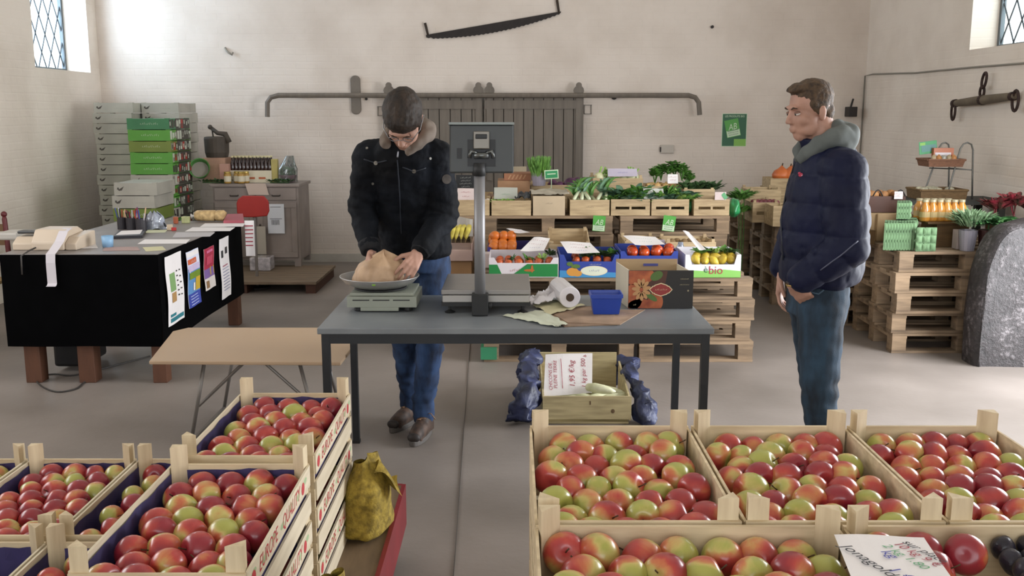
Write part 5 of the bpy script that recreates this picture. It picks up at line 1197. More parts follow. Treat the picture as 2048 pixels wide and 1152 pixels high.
# leaf bunch prototypes
def bunch(name, m_, n, ln, wd, up, droop, seed, rad=.03, stalk=None):
    mb = MB(); leaves(mb, (0, 0, .01), rad, n, ln, wd, up, droop, seed)
    mats = [m_]
    if stalk: mats.append(stalk); [mb.tube([(random.uniform(-.01, .01), random.uniform(-.01, .01), -.01), (random.uniform(-.03, .03), random.uniform(-.03, .03), ln*.55)], .004, 5, 1) for _ in range(5)]
    o = mb.build(name, mats); tag(o, name, 'greens'); return o
lk = []
for v in range(2):
    t = thing('leek', 'l', 'leek'); mb = MB(); mb.tube([(0, 0, 0), (0, .02, .005), (0, .14, .01)], [.011, .014, .013], 10); mb.build('white_shank', mat('leek_white', '#c9cfae', .5), t, smooth=True)
    mb = MB()
    for i in range(6):
        a = (i-2.5)*.35; vs = []
        for k in range(5):
            f = k/4; c = Vector((math.sin(a)*.12*f, .13+.12*f*math.cos(a)-.05*f*f, .01+.13*f*(1-.5*f)+.01*i)); vs += [c+Vector((-.013*(1-.4*f), 0, .003)), c+Vector((0, 0, -.003)), c+Vector((.013*(1-.4*f), 0, .003))]
        mb.add(vs, [(3*k+j, 3*k+j+1, 3*k+j+4, 3*k+j+3) for k in range(4) for j in range(2)])
    mb.build('leaf_fan', [leafb, leafm][v], t); lk.append(t)
for i in range(10):
    x = x2(1148)+(x2(1212)-x2(1148))*(i % 5)/4
    place(lk[i % 2], (x, Y2+.03+.0*(i//5), Z2+.085+.032*(i//5)), (R(18), 0, R(random.uniform(-22, 22))), 'leek in the stamped crate, %s from left, %s layer' % (OR8[i % 5], ('lower', 'upper')[i//5]), 'leeks in the raised tier', 'leek')
bl1 = [bunch('leafy_bunch', leafb, 26, .12, .035, .6, .45, 3), bunch('leafy_bunch', leafm, 30, .12, .03, .6, .4, 4), bunch('leafy_bunch', leafl, 26, .09, .028, .6, .3, 5), bunch('leafy_bunch', leafd, 34, .10, .03, .55, .3, 6)]
def bunches(px0, px1, kinds, n, y, z, label, group, s=1., rows=1):
    for j in range(rows):
        for i in range(n):
            x = at(px0+(px1-px0)*(i+.5)/n, 400, y).x
            place(bl1[kinds[(i+j) % len(kinds)]], (x, y+.10*j, z), (R(random.uniform(-15, 15)), R(random.uniform(-15, 15)), R(random.uniform(0, 360))), '%s, %s from left%s' % (label, OR8[i], '' if rows == 1 else (', front row', ', rear row')[j]), group, 'leafy vegetable', s*random.uniform(.85, 1.1))
bunches(1226, 1296, [1, 0, 1], 5, Y2+.09, Z2+.085, 'green leafy bunch in the long-slit crate', 'bunches in the long-slit crate', 1.45, 2)
bunches(1312, 1374, [2, 1, 0], 5, Y2+.10, Z2+.085, 'green bunch in the short-slit crate', 'bunches in the short-slit crate', 1.35, 2)
bunches(990, 1030, [2], 3, Y2+.07, Z2+.06, 'small bright green bunch right of the pole', 'bunches right of the pole', .8, 1)
bunches(1032, 1056, [0], 2, Y2+.08, Z2+.06, 'grey-green bunch right of the pole', 'grey-green bunches', .6, 1)
mus = mat('mushroom_white', '#cdbfae', .6); mp = None
for i in range(12):
    if mp is None:
        mp = thing('mushroom', 'm', 'mushroom'); mb = MB(); mb.lathe([(.022, 0), (.024, .006), (.018, .016), (0, .021)], n=12); mb.build('cap', mus, mp, smooth=True); mb = MB(); mb.tube([(0, 0, -.018), (0, 0, .002)], .008, 8); mb.build('stalk', mus, mp)
    place(mp, (x2(911)+(x2(974)-x2(911))*(i % 6)/5, Y2+.05+.06*(i//6), Z2+.10), (R(random.uniform(-30, 30)), R(random.uniform(-30, 30)), 0), 'pale mushroom %s from left, %s row, left of the pole' % (OR8[i % 6], ('front', 'back')[i//6]), 'mushrooms in the left crate', 'mushroom')
def vsheet(px0, py0, px1, py1, Yv, lb, lean=.03, m_=None, lines=None, skew=0.):
    return vcard('price_card', lb, 'sign', px0, py0, px1, py1, Yv, lines if lines is not None else [(.5, .3, .022, '~7', 2, 0), (.5, .62, .022, '~5', 2, 0)], m_ or paper, lean, skew)
pinkp = mat('pinkish_card', '#c9b8b4', .7)
vsheet(910, 378, 952, 403, Y2+.02, 'white price card over the mushroom crate', .06, pinkp)
vsheet(988, 376, 1035, 398, Y2+.10, 'grey-white price card behind the small green leaves', .05, mat('grey_card', '#a3a49a', .7), [(.5, .6, .02, '~6', 4, 0)])
vsheet(1288, 378, 1328, 398, Y2+.04, 'grey price card between the two leafy crates', .05, mat('grey_card2', '#b5b6ae', .7), [(.5, .75, .03, '~6', 4, 0)])
vsheet(1430, 384, 1452, 400, Y2-.012, 'small pale card with a green corner on the rightmost raised crate', .0, pinkp, [(.85, .5, (.03, .05), '#', 4, .6)])
crumple('grey_bag', [(x2(1028), Y2+.26, Z2+.14), (x2(1062), Y2+.26, Z2+.15), (x2(1060), Y2+.04, Z2+.12), (x2(1030), Y2+.04, Z2+.115)], 0, 'folded dark grey plastic lying on the small-leaf crate', 'bag', mat('dark_grey_plastic', '#3e4248', .4), .02, 4)
sac = mat('pale_sacking', '#b5ab9a', .8, var=.12, vs=10)
crumple('sacking', [(x2(1066)-.015, Y2+.36, Z2+.165), (x2(1130)+.03, Y2+.36, Z2+.165), (x2(1130)+.035, Y2+.02, Z2+.155), (x2(1066)-.01, Y2+.02, Z2+.155)], 0, 'pale sacking cloth covering the tall box', 'cloth', sac, .012, 9)
# crates of the back row, two high
Yr = 8.02
def xr_at(px): return at(px, 365, Yr).x
back = [(905, 985, 'lower back-row crate behind the mushrooms'), (1062, 1180, 'lower back-row crate under the red cabbages'), (1186, 1286, 'lower back-row crate under the fennel'), (1290, 1370, 'lower back-row crate under the onions')]
for p0, p1, lb in back: small_crate('vegetable_crate', lb, xr_at(p0), xr_at(p1), Yr, Yr+.38, Z2, .108, 'lower back-row crates')
zB = Z2+.109
cr_cab = small_crate('vegetable_crate', 'back-row crate of red cabbages', xr_at(1062), xr_at(1180), Yr, Yr+.38, zB, .085, 'upper back-row crates', posts=.01)
small_crate('vegetable_crate', 'raised back-row crate of white fennel bulbs', xr_at(1186), xr_at(1286), Yr, Yr+.38, zB+.02, .12, 'upper back-row crates', posts=.025)
small_crate('vegetable_crate', 'back-row crate of onions and parsley', xr_at(1290), xr_at(1367), Yr, Yr+.38, zB, .075, 'upper back-row crates')
mb = MB(); mb.span((xr_at(1186), Yr, zB), (xr_at(1286), Yr+.38, zB+.019)); tag(mb.build('wooden_board', oldwood), 'flat board under the fennel crate in the back row', 'board')
cabm = mat('red_cabbage_skin', '#3f1c3a', .45, var=.25, vs=9, base2='#5a2c52'); cbp = None
def cabbage():
    mb = MB(); mb.ell((0, 0, 0), (.075, .072, .065), 20, 14)
    for q in mb.v: q *= 1+.05*math.sin(math.atan2(q.y, q.x)*5+q.z*30)
    return mb.build('red_cabbage', cabm, smooth=True)
cbp = cabbage(); tag(cbp, 'c', 'cabbage')
for i, (px, dy, s) in enumerate(((1120, .1, .55), (1142, .1, .9), (1166, .11, .92), (1152, .24, .8), (1105, .2, .6))):
    place(cbp, (at(px, 360, Yr+dy).x, Yr+dy, zB+.06+.02*s), (R(20*i), R(15*i), i), 'red cabbage in the back-row crate, ' + ('small one at left front', 'large one in the middle', 'rightmost', 'behind the large ones', 'at the far left')[i], 'red cabbages', 'cabbage', s)
fen = mat('fennel_white', '#b9b98a', .5, var=.15, vs=10, base2='#cfd0aa'); fp = None
for i, px in enumerate((1197, 1204, 1213, 1262, 1270, 1236, 1248)):
    if fp is None:
        fp = thing('fennel', 'f', 'fennel'); mb = MB(); mb.ell((0, 0, 0), (.045, .035, .045), 14, 10); mb.build('bulb', fen, fp, smooth=True)
        mb = MB(); [mb.tube([(dx, 0, .03), (dx*2.2, 0, .085)], .009, 6) for dx in (-.02, 0, .02)]; mb.build('stalks', leafl, fp)
    place(fp, (at(px, 350, Yr+.1).x, Yr+.07+.05*(i % 3), zB+.13+(.01 if i < 5 else -.02)), (R(random.uniform(-40, 40)), R(random.uniform(-60, 60)), i), 'white fennel bulb %s from left in the back row' % OR8[min(i, 7)], 'fennel bulbs', 'fennel')
vsheet(1216, 338, 1275, 353, Yr-.012+.02, 'pale lilac price card on the fennel crate', .04, mat('lilac_card', '#b4abba', .7), [(.5, .5, .02, '~8', 3, 0)])
vsheet(1336, 349, 1356, 367, Yr-.03, 'small white price card leaning on the onion crate', .02)
onm = mat('onion_skin', '#b08a52', .45, var=.2, vs=12, base2='#c2a068'); onp = None
mb = MB(); mb.lathe([(0, -.03), (.02, -.028), (.033, -.005), (.03, .014), (.012, .03), (.004, .045), (0, .046)], n=14); onp = mb.build('onion', onm, smooth=True); tag(onp, 'o', 'onion')
for i in range(8):
    place(onp, (xr_at(1300)+i*.034, Yr+.05+.045*(i % 2), zB+.07), (R(random.uniform(-60, 60)), R(random.uniform(-60, 60)), 0), 'yellow onion %s from left in the back row crate' % OR8[i], 'onions in the back row', 'onion')
par = mat('parsley_green', '#365f22', .6, var=.4, vs=30, base2='#4f8030', rnd=.1)
for i in range(6):
    mb = MB()
    for k in range(46):
        v_ = Vector((random.gauss(0, 1), random.gauss(0, 1), random.gauss(0, 1))).normalized()*random.uniform(.4, 1); leaves(mb, (v_.x*.055, v_.y*.055, .02+v_.z*.05), .008, 4, .03, .022, .5, .3, 300+i*50+k)
    for _ in range(10): a_ = random.uniform(0, 6.28); mb.tube([(0, 0, -.07), (.03*math.cos(a_), .03*math.sin(a_), .03)], .003, 4)
    px = 1310+i*13.5
    tag(mb.build('parsley', par, None, loc=(at(px, 345, Yr+.2).x, Yr+.19+.04*(i % 2), at(px, (350, 345, 341, 340, 345, 358)[i], Yr+.2).z)), 'bushy dark green parsley bunch, %s from left behind the onions' % OR8[i], 'parsley', 'parsley bunches')
small_crate('vegetable_crate', 'back crate of dark greens beside the green plastic bag', at(1368, 370, 7.9).x, at(1430, 370, 7.9).x, 7.9, 8.25, Z2, .17, 'upper back-row crates', posts=.01, backh=.025)
for i in range(5):
    place(bl1[3], (at(1378+i*12, 375, 7.95).x, 7.99+.03*(i % 2), Z2+.14), (0, 0, i*1.3), 'dark green bunch %s from left in the back right crate' % OR8[i], 'dark bunches back right', 'leafy vegetable', 1.2)
gpl = mat('green_plastic_bag', '#2f8f56', .3, var=.2, vs=10, coat=.3)
sackc = lambda pts, rr, seed, label, m_: None
def soft(name, c, r, label, m_, seed, amp=.25, cat='bag', sub=None):
    mb = MB(); mb.ell((0, 0, 0), r, 26, 16)
    for q in mb.v:
        k = 1+amp*noise.noise(Vector((q.x/r[0], q.y/r[1], q.z/r[2]))*1.6+Vector((seed, 0, 0)))+amp*.4*noise.noise(Vector((q.x/r[0], q.y/r[1], q.z/r[2]))*4+Vector((seed, 0, 0))); q *= k
    return tag(mb.build(name, m_, None, smooth=True, loc=c), label, cat)
soft('plastic_bag', (at(1383, 400, 7.52).x, 7.66, Z2+.07), (.028, .10, .075), 'green plastic bag stuffed between the two right raised crates', gpl, 3)
soft('plastic_bag', (at(1469, 415, 7.6).x, 7.62, Z2+.045), (.045, .10, .075), 'green plastic bag at the right end of the raised tier', gpl, 6)
# brown boxes, slate, sprout plant
brc = mat('brown_carton', '#8f6a4a', .7, var=.1, vs=7, base2='#9c785a')
a, b = at(995, 362, 7.95), at(1060, 385, 7.95)
mb = MB(); mb.span((a.x, 7.95, Z2+.001), (b.x, 8.3, a.z)); tag(mb.build('carton_box', brc, bevel=.004), 'brown cardboard box behind the small-leaf crate', 'box')
a, b = at(1008, 347, 8.0), at(1062, 361, 8.0)
bk2 = thing('wicker_tray', 'reddish brown box with slanted print on the brown carton', 'box', ((a.x+b.x)/2, 8.1, b.z))
zb3 = at(1000, 362, 7.95).z+.001
mb = MB(); mb.span((a.x, 8.0, zb3), (b.x, 8.28, a.z)); [mb.add([(a.x+.03+i*.03, 7.9985, zb3+.01), (a.x+.042+i*.03, 7.9985, zb3+.01), (a.x+.062+i*.03, 7.9985, a.z-.01), (a.x+.05+i*.03, 7.9985, a.z-.01)], [(0, 1, 2, 3)], 1) for i in range(5)]; mb.build('box_body', [mat('reddish_carton', '#96664a', .7), mat('tan_print', '#b38b68', .7)], bk2)
a2_, b2_ = at(1024, 333, 8.25), at(1060, 347, 8.25)
mb = MB(); mb.span((a2_.x, 8.25, a.z), (b2_.x-.03, 8.256, a2_.z)); mb.build('raised_flap', mat('flap_cream', '#9b8f78', .7), bk2)
a, b = at(912, 350, 7.95), at(950, 376, 7.95); sl_ = thing('slate_board', 'black slate with white chalk lines behind the mushroom crate', 'sign', ((a.x+b.x)/2, 7.95, b.z))
mb = MB(); mb.span((a.x, 7.95, b.z), (b.x, 7.96, a.z)); mb.span((a.x+.07, 7.961, Z2), (a.x+.09, 7.97, a.z-.02)); mb.build('slate', mat('slate_black', '#1c1d1f', .7), sl_)
mb = MB(); [mb.text('~%d' % n_, .02, frame(((a.x+b.x)/2, 7.948, a.z-.022-.024*i), (1, 0, .03), (0, 0, 1)), 0) for i, n_ in enumerate((9, 8, 10, 7))]; mb.build('chalk_lines', mat('chalk', '#b8bab6', .8), sl_)
soft('paper_bundle', (at(982, 375, 7.9).x, 7.9, Z2+.07), (.035, .05, .07), 'crumpled brown paper bundle just right of the scale pole', mat('brown_bundle', '#7d6450', .8, var=.2), 2)
q = at(1078, 358, 7.95); pp = thing('sprout_pot', 'green sprout plant in a lilac wrapped pot at the door', 'plant', (q.x, 7.95, Z2))
mb = MB(); zc3 = at(1078, 368, 7.95).z; zt3 = at(1078, 342, 7.95).z
mb.lathe([(0, 0), (.05, 0), (.062, zt3-zc3), (.055, zt3-zc3), (.045, .01), (0, .01)], (q.x, 7.93, zB+.088), 16); mb.build('pot_wrap', mat('lilac_wrap', '#8d8793', .4), pp)
mb = MB(); mb.lathe([(0, .04), (.055, .045), (0, .06)], (q.x, 7.93, zB+.088), 12)
mb.build('soil', mat('soil', '#3a2a1e', .9), pp)
mb = MB(); zz3 = zB+.088+.05
for i in range(420):
    r0 = .05*random.random()**.5; a_ = random.uniform(0, 6.283); x_, y_ = r0*math.cos(a_), r0*math.sin(a_); hh3 = random.uniform(.10, .19); l = Vector((x_*1.9+random.uniform(-.01, .01), y_*1.9, hh3))
    p0 = Vector((q.x+x_, 7.93+y_, zz3)); p1 = p0+l-Vector((x_, y_, 0)); sd = Vector((.0035, 0, 0)); mb.add([p0-sd*.5, p0+sd*.5, p1+sd+Vector((0, 0, -.01)), p1+Vector((0, 0, .004)), p1-sd+Vector((0, 0, -.01))], [(0, 1, 2, 3, 4)])
mb.build('sprouts', mat('sprout_green', '#4a7a2a', .6, var=.3, vs=20, base2='#6f9a48'), pp)
small_crate('vegetable_crate', 'empty back-row crate under the sprout pot', at(1066, 365, 7.86).x, at(1090, 365, 7.86).x, 7.87, 8.0, Z2, .19, 'upper back-row crates') if False else None
a, b = at(1089, 340, 7.84), at(1117, 358, 7.84)
sg2 = thing('green_sign', 'small green framed sign beside the sprout pot', 'sign', ((a.x+b.x)/2, 7.84, b.z))
Mg = frame(((a.x+b.x)/2, 7.85, (a.z+b.z)/2), (1, 0, .06), (0, 0, 1)); mb = MB(Mg); mb.box((0, 0, 0), (b.x-a.x, a.z-b.z, .004)); mb.box((0, 0, .003), ((b.x-a.x)*.86, (a.z-b.z)*.78, .002), mi=1); mb.box((0, .004, .0045), ((b.x-a.x)*.6, .008, .001), mi=0); mb.build('sign_plate', [gw, mat('sign_green', '#2c8a55', .5)], sg2)
mb = MB(); mb.tube([((a.x+b.x)/2, 7.856, b.z+.01), ((a.x+b.x)/2, 7.87, Z2+.0)], .004, 6); mb.build('sign_stick', gw, sg2)
# AB signs hanging on the front of the raised tier
for px, rot in ((1198, -4), (1338, -7)):
    Yh = 7.40; c = at(px, 447, Yh); r0 = thing('organic_sign', 'green and white organic emblem card hanging on the raised tier, %s of the two' % ('left' if px < 1250 else 'right'), 'sign', (c.x, Yh, c.z)); e_ = ab_emblem((c.x, c.z), .095, R(rot), r0, Yh, name='emblem_card')

# ------------------------------------------------------------------ low front tier
Z1 = 4*PH+.001; Y1_ = 6.28
def x1_(px, Y=Y1_): return at(px, 540, Y).x
def carton(name, label, x0, x1, y0, y1, z0, h, mats, deco=None, hi=.03, group=None, notch=.12):
    """display carton, front edge lower between raised corners"""
    root = thing(name, label, 'carton', ((x0+x1)/2, (y0+y1)/2, z0), group=group); W = x1-x0
    mb = MB(); n = notch*W
    mb.prism([(x0, z0), (x1, z0), (x1, z0+h+hi), (x1-n*.6, z0+h+hi), (x1-n, z0+h), (x0+n, z0+h), (x0+n*.6, z0+h+hi), (x0, z0+h+hi)], 0, .006, frame((0, y0, 0), (1, 0, 0), (0, 0, 1)))
    if deco: deco(mb, x0, x1, y0-.0075, z0, h)
    mb.build('front_panel', mats, root)
    for x, s in ((x0, 1), (x1, -1)): mb = MB(); mb.span((x, y0+.001, z0), (x+s*.006, y1, z0+h+hi)); mb.build('side_panel', [mats[0]], root)
    mb = MB(); mb.span((x0+.0065, y1-.006, z0), (x1-.0065, y1, z0+h+hi)); mb.build('back_panel', [mats[0]], root)
    mb = MB(); mb.span((x0+.0065, y0+.001, z0), (x1-.0065, y1-.0065, z0+.006)); mb.build('bottom_panel', [mats[0]], root)
    return root
def quad(mb, pts, y, mi): mb.add([(p[0], y, p[1]) for p in pts], [tuple(range(len(pts)))], mi)
def disc(mb, cx, cz, rx, rz, y, mi, n=20): mb.add([(cx+rx*math.cos(6.283*j/n), y, cz+rz*math.sin(6.283*j/n)) for j in range(n)], [tuple(range(n))], mi)
gm2 = mat('carton_green', '#1f7a3c', .45); whm = mat('carton_white', '#cfc8cc', .5); orm = mat('script_orange', '#a8602c', .5)
def deco_green(mb, x0, x1, y, z0, h):
    W = x1-x0; quad(mb, [(x0+.3*W, z0+.005), (x1-.005, z0+.005), (x1-.005, z0+h-.006), (x0+.55*W, z0+h-.006)], y, 1); quad(mb, [(x0+.0, z0+h-.01), (x0+.12*W, z0+h-.01), (x0+.2*W, z0+.005), (x0+.0, z0+.005)], y, 1)
    mb.text('~5', .028, frame((x0+.37*W, y-.001, z0+.5*h), (1, 0, .1), (0, 0, 1)), 2, .3); disc(mb, x0+.58*W, z0+.5*h, .035, .008, y-.001, 3); disc(mb, x0+.62*W, z0+.6*h, .008, .025, y-.0012, 3)
carton('fruit_carton', 'white and green printed carton of mixed citrus on the low tier', x1_(978), x1_(1117), Y1_, Y1_+.38, Z1, .095, [whm, gm2, mat('carton_red_text', '#a83238', .5), orm], deco_green, .035)
blm = mat('carton_blue', '#2c3f8e', .45); cym = mat('carton_cyan', '#3f86b8', .45); yem = mat('carton_orange_yellow', '#c48a3c', .5)
def deco_blue(mb, x0, x1, y, z0, h):
    W = x1-x0; quad(mb, [(x0, z0), (x1, z0), (x1, z0+.3*h), (x0, z0+.45*h)], y, 1); disc(mb, x0+.58*W, z0+.42*h, .088, .033, y-.0006, 2); disc(mb, x0+.58*W, z0+.42*h, .078, .026, y-.0010, 5); mb.text('~6', .024, frame((x0+.58*W, y-.0014, z0+.42*h), (1, 0, 0), (0, 0, 1)), 0, .3)
    disc(mb, x0+.22*W, z0+.35*h, .04, .028, y-.0006, 3); disc(mb, x0+.3*W, z0+.25*h, .03, .02, y-.0008, 3); disc(mb, x0+.27*W, z0+.7*h, .03, .014, y-.0006, 4); disc(mb, x0+.17*W, z0+.85*h, .02, .014, y-.0008, 4)
    mb.text('~12', .013, frame((x0+.6*W, y-.0014, z0+.82*h), (1, 0, 0), (0, 0, 1)), 2)
carton('fruit_carton', 'blue printed citrus carton with a white oval on the low tier', x1_(1119), x1_(1238), Y1_, Y1_+.38, Z1, .105, [blm, cym, mat('oval_cream', '#d6d0b4', .5), yem, gnp, mat('oval_pale', '#cfd4c0', .5)], deco_blue, .045)
carton('fruit_carton', 'dark blue carton of tomatoes behind the open clementine carton', x1_(1241), x1_(1356), Y1_+.02, Y1_+.40, Z1, .14, [blm], None, .03)
def deco_bio(mb, x0, x1, y, z0, h):
    W = x1-x0; quad(mb, [(x0, z0), (x1, z0), (x1, z0+.5*h), (x0+.7*W, z0+.62*h), (x0+.35*W, z0+.5*h), (x0, z0+.58*h)], y, 1); mb.text('bio', .075, frame((x0+.55*W, y-.0012, z0+.55*h), (1, 0, 0), (0, 0, 1)), 2); mb.text('\u00e8', .06, frame((x0+.37*W, y-.0012, z0+.6*h), (1, 0, 0), (0, 0, 1)), 3)
carton('fruit_carton', 'white and light green bio carton of lemons at the tier right end', x1_(1370), x1_(1481), Y1_, Y1_+.38, Z1, .085, [mat('carton_bright_white', '#e0dde4', .45), mat('carton_lime', '#7fb85a', .5), mat('bio_red', '#a03040', .5), mat('bio_dark_green', '#2c5a3a', .5)], deco_bio, .065)
# round fruit
def fruit(name, m_, r, cat, squash=.92, stem=None):
    mb = MB(); mb.lathe([(r*math.sin(math.pi*i/12)*(1+.02*math.cos(math.pi*i/12)), -r*squash*math.cos(math.pi*i/12)) for i in range(13)], n=16)
    o = mb.build(name, m_, smooth=True); return tag(o, name, cat)
orange_m = mat('orange_peel', '#c56a22', .4, var=.08, vs=20, bump=.4, bs=160, rnd=.1); clem_m = mat('clementine_peel', '#bf5c24', .4, var=.1, vs=16, base2='#a8482a', rnd=.3); lemon_m = mat('lemon_peel', '#b8982a', .4, var=.1, vs=12, base2='#c9b040', bump=.3, bs=120); tom_m = mat('tomato_skin', '#a83418', .25, var=.15, vs=9, base2='#c05020', rnd=.2)
orange = fruit('orange', orange_m, .04, 'orange'); clem = fruit('clementine', clem_m, .030, 'clementine', .85); tomato = fruit('tomato', tom_m, .036, 'tomato', .82)
mb = MB(); mb.lathe([(0, -.045), (.006, -.042), (.014, -.034), (.026, -.018), (.03, 0), (.026, .018), (.014, .034), (.006, .042), (0, .045)], n=14); lemon = tag(mb.build('lemon', lemon_m, smooth=True), 'lemon', 'lemon')
def pile(pr, px0, px1, n, rows, y0, dy, z, label, group, s=1., zj=.006, dz=0.0):
    for j in range(rows):
        for i in range(n):
            Y = y0+dy*j; x = at(px0+(px1-px0)*(i+.5)/n, 520, Y).x+random.uniform(-.006, .006)
            place(pr, (x, Y+random.uniform(-.008, .008), z+dz*j+random.uniform(-zj, zj)), (random.uniform(0, 3), random.uniform(0, 3), 0), '%s, %s from left, %s' % (label, OR8[min(i, 7)], ('front row', 'second row', 'third row', 'back row')[j]), group, pr['category'], s)
pile(clem, 988, 1108, 6, 3, Y1_+.06, .07, Z1+.085, 'clementine in the green carton', 'clementines in the green carton', .95)
pile(clem, 1140, 1225, 4, 3, Y1_+.07, .08, Z1+.10, 'clementine in the blue oval carton', 'clementines in the blue carton', .95)
pile(tomato, 1252, 1350, 4, 3, Y1_+.08, .08, Z1+.15, 'tomato in the dark blue carton', 'tomatoes in the dark blue carton', 1.05)
pile(lemon, 1385, 1470, 5, 3, Y1_+.05, .08, Z1+.105, 'lemon in the bio carton', 'lemons in the bio carton', 1., .006, .008)
for i, (px, y, z, k) in enumerate(((1085, Y1_+.1, Z1+.10, 2), (1052, Y1_+.12, Z1+.09, 1), (1100, Y1_+.22, Z1+.11, 3), (1025, Y1_+.12, Z1+.085, 3))):
    place(bl1[k], (at(px, 520, y).x, y, z), (R(30), 0, i*1.4), 'leafy sprig in the green citrus carton, ' + ('right', 'middle', 'rear right', 'left')[i], 'citrus sprigs green carton', 'leaves', .5)
for i, px in enumerate((1172, 1190, 1207, 1222)):
    place(bl1[(3, 1)[i % 2]], (at(px, 515, Y1_+.12).x, Y1_+.12+.03*(i % 2), Z1+.115), (R(20), 0, i), 'leafy sprig standing in the blue oval carton, %s from left' % OR8[i], 'citrus sprigs blue carton', 'leaves', .65)
for i, px in enumerate((1400, 1418, 1432, 1450, 1464)):
    place(bl1[(1, 3, 2)[i % 3]], (at(px, 500, Y1_+.16).x, Y1_+.16+.03*(i % 2), Z1+.13), (R(10), 0, i*2), 'lemon leaves in the bio carton, %s from left' % OR8[i], 'lemon leaves', 'leaves', .6)
# second row on the low tier
Ys = 6.78
def xs_(px): return at(px, 490, Ys).x
carton('fruit_carton', 'purple carton of oranges behind the green citrus carton', xs_(975), xs_(1062), Ys, Ys+.36, Z1, .10, [mat('carton_purple', '#3a2f78', .5)], None, .03)
pile(orange, 980, 1030, 3, 4, Ys+.05, .08, Z1+.125, 'orange in the purple carton', 'oranges in the purple carton', 1., .004, .012)
for i, (px, py) in enumerate(((990, 470), (1008, 468), (1022, 474))): place(orange, (at(px, py, Ys+.16).x, Ys+.16, Z1+.19), (i, i, 0), 'orange heaped on top of the purple carton, %s from left' % OR8[i], 'oranges in the purple carton', 'orange', .95)
mb = MB(); q0_, q1_ = at(965, 508, 6.42), at(1040, 498, 6.42); mb.span((q0_.x, 6.665, Z1+.0), (q1_.x, 6.775, Z1+.10)); tag(mb.build('white_lid_box', mat('white_reddish_carton', '#c4b4b0', .6), bevel=.004), 'flat white box edge in front of the oranges', 'box')
small_crate('wooden_crate', 'pale crate standing tilted behind the blue citrus carton', xs_(1098), xs_(1180), Ys-.02, Ys+.30, Z1+.012, .135, 'crates on the low tier', tone=oldwood, posts=.015, tilt=R(14)).location.z += .05
small_crate('wooden_crate', 'pale crate behind the tomatoes on the low tier', at(1250, 490, 6.95).x, at(1318, 490, 6.95).x, 6.95, 7.3, Z1, .15, 'crates on the low tier', posts=.02)
small_crate('wooden_crate', 'pale crate behind the lemons on the low tier', at(1332, 490, 6.9).x, at(1432, 490, 6.9).x, 6.9, 7.25, Z1, .15, 'crates on the low tier', posts=.02)
kiw = mat('brown_fruit_skin', '#7b6240', .8, var=.2, vs=20); kw = fruit('kiwi', kiw, .028, 'kiwi', 1.2)
for i in range(6): place(kw, (at(1258+i*11, 482, 7.05).x, 7.04+.04*(i % 2), Z1+.135), (i, 1, 0), 'brown fruit %s from left in the crate behind the tomatoes' % OR8[i], 'brown fruit behind tomatoes', 'fruit')
for i in range(7): place(kw, (at(1342+i*13, 482, 7.0).x, 6.99+.04*(i % 2), Z1+.135), (i, 1, 0), 'brown fruit %s from left in the crate behind the lemons' % OR8[i], 'brown fruit behind lemons', 'fruit')
# loose handwritten cards over the low tier, lying tilted
def tcard(p4, Y0, Y1v, z0, z1, lb, lines):
    """card lying at a slant: front edge at depth Y0 / height z0, rear edge at Y1v / z1"""
    (a, b, c, d) = p4
    return card('price_card', lb, 'sign', [(at(a, 500, Y1v).x, Y1v, z1), (at(b, 500, Y1v).x, Y1v, z1-.005), (at(c, 500, Y0).x, Y0, z0), (at(d, 500, Y0).x, Y0, z0)], lines, .006)
ln3 = [(.5, .25, .03, '~7', 2, 0), (.5, .5, .03, '~8', 2, 0), (.5, .75, .03, '~5', 3, 0)]
tcard((1068, 1100, 1088, 1040), Y1_+.12, Y1_+.42, Z1+.155, Z1+.21, 'white slanted price card over the green citrus carton', ln3)
tcard((1012, 1042, 1060, 1030), Ys+.12, Ys+.30, Z1+.215, Z1+.225, 'white price card lying on the oranges', ln3)
tcard((1120, 1180, 1200, 1135), Y1_+.02, Y1_+.26, Z1+.155, Z1+.20, 'white price card over the blue oval carton', ln3)
tcard((1245, 1310, 1330, 1270), Y1_+.05, Y1_+.3, Z1+.205, Z1+.235, 'white price card over the tomatoes', [(.5, .3, .03, '~8', 4, 0), (.5, .6, .03, '~6', 4, 0)])
tcard((1364, 1376, 1412, 1398), Y1_+.1, Y1_+.42, Z1+.165, Z1+.255, 'narrow white card leaning over the lemon carton', [])
vsheet(1283, 480, 1330, 489, 6.93, 'flat lilac card on the crate behind the tomatoes', .02, mat('lilac_card', '#b4abba', .7), [])
soft('carton_lump', (at(1245, 495, 6.66).x, 6.74, Z1+.06), (.07, .05, .09), 'orange-yellow packet between the blue cartons', mat('orange_yellow_pack', '#b98a4a', .5, var=.15), 5, .1, 'packet')
soft('paper_wrap', (at(1100, 500, 6.72).x, 6.72, Z1+.055), (.05, .04, .07), 'crumpled grey-brown paper between the oranges and the tilted crate', mat('greybrown_paper', '#8f7f70', .8, var=.2), 7, .3, 'paper')
mb = MB(); q = at(1355, 500, 6.75); mb.lathe([(0, 0), (.04, 0), (.042, .12), (.02, .15), (.018, .17), (0, .171)], n=14); tag(mb.build('plastic_bottle', mat('silver_wrap', '#8f95a5', .15, .3, coat=.5), None, smooth=True, loc=(q.x+.02, 6.75, Z1)), 'shiny silvery wrapped bottle beside the lemon carton', 'bottle')
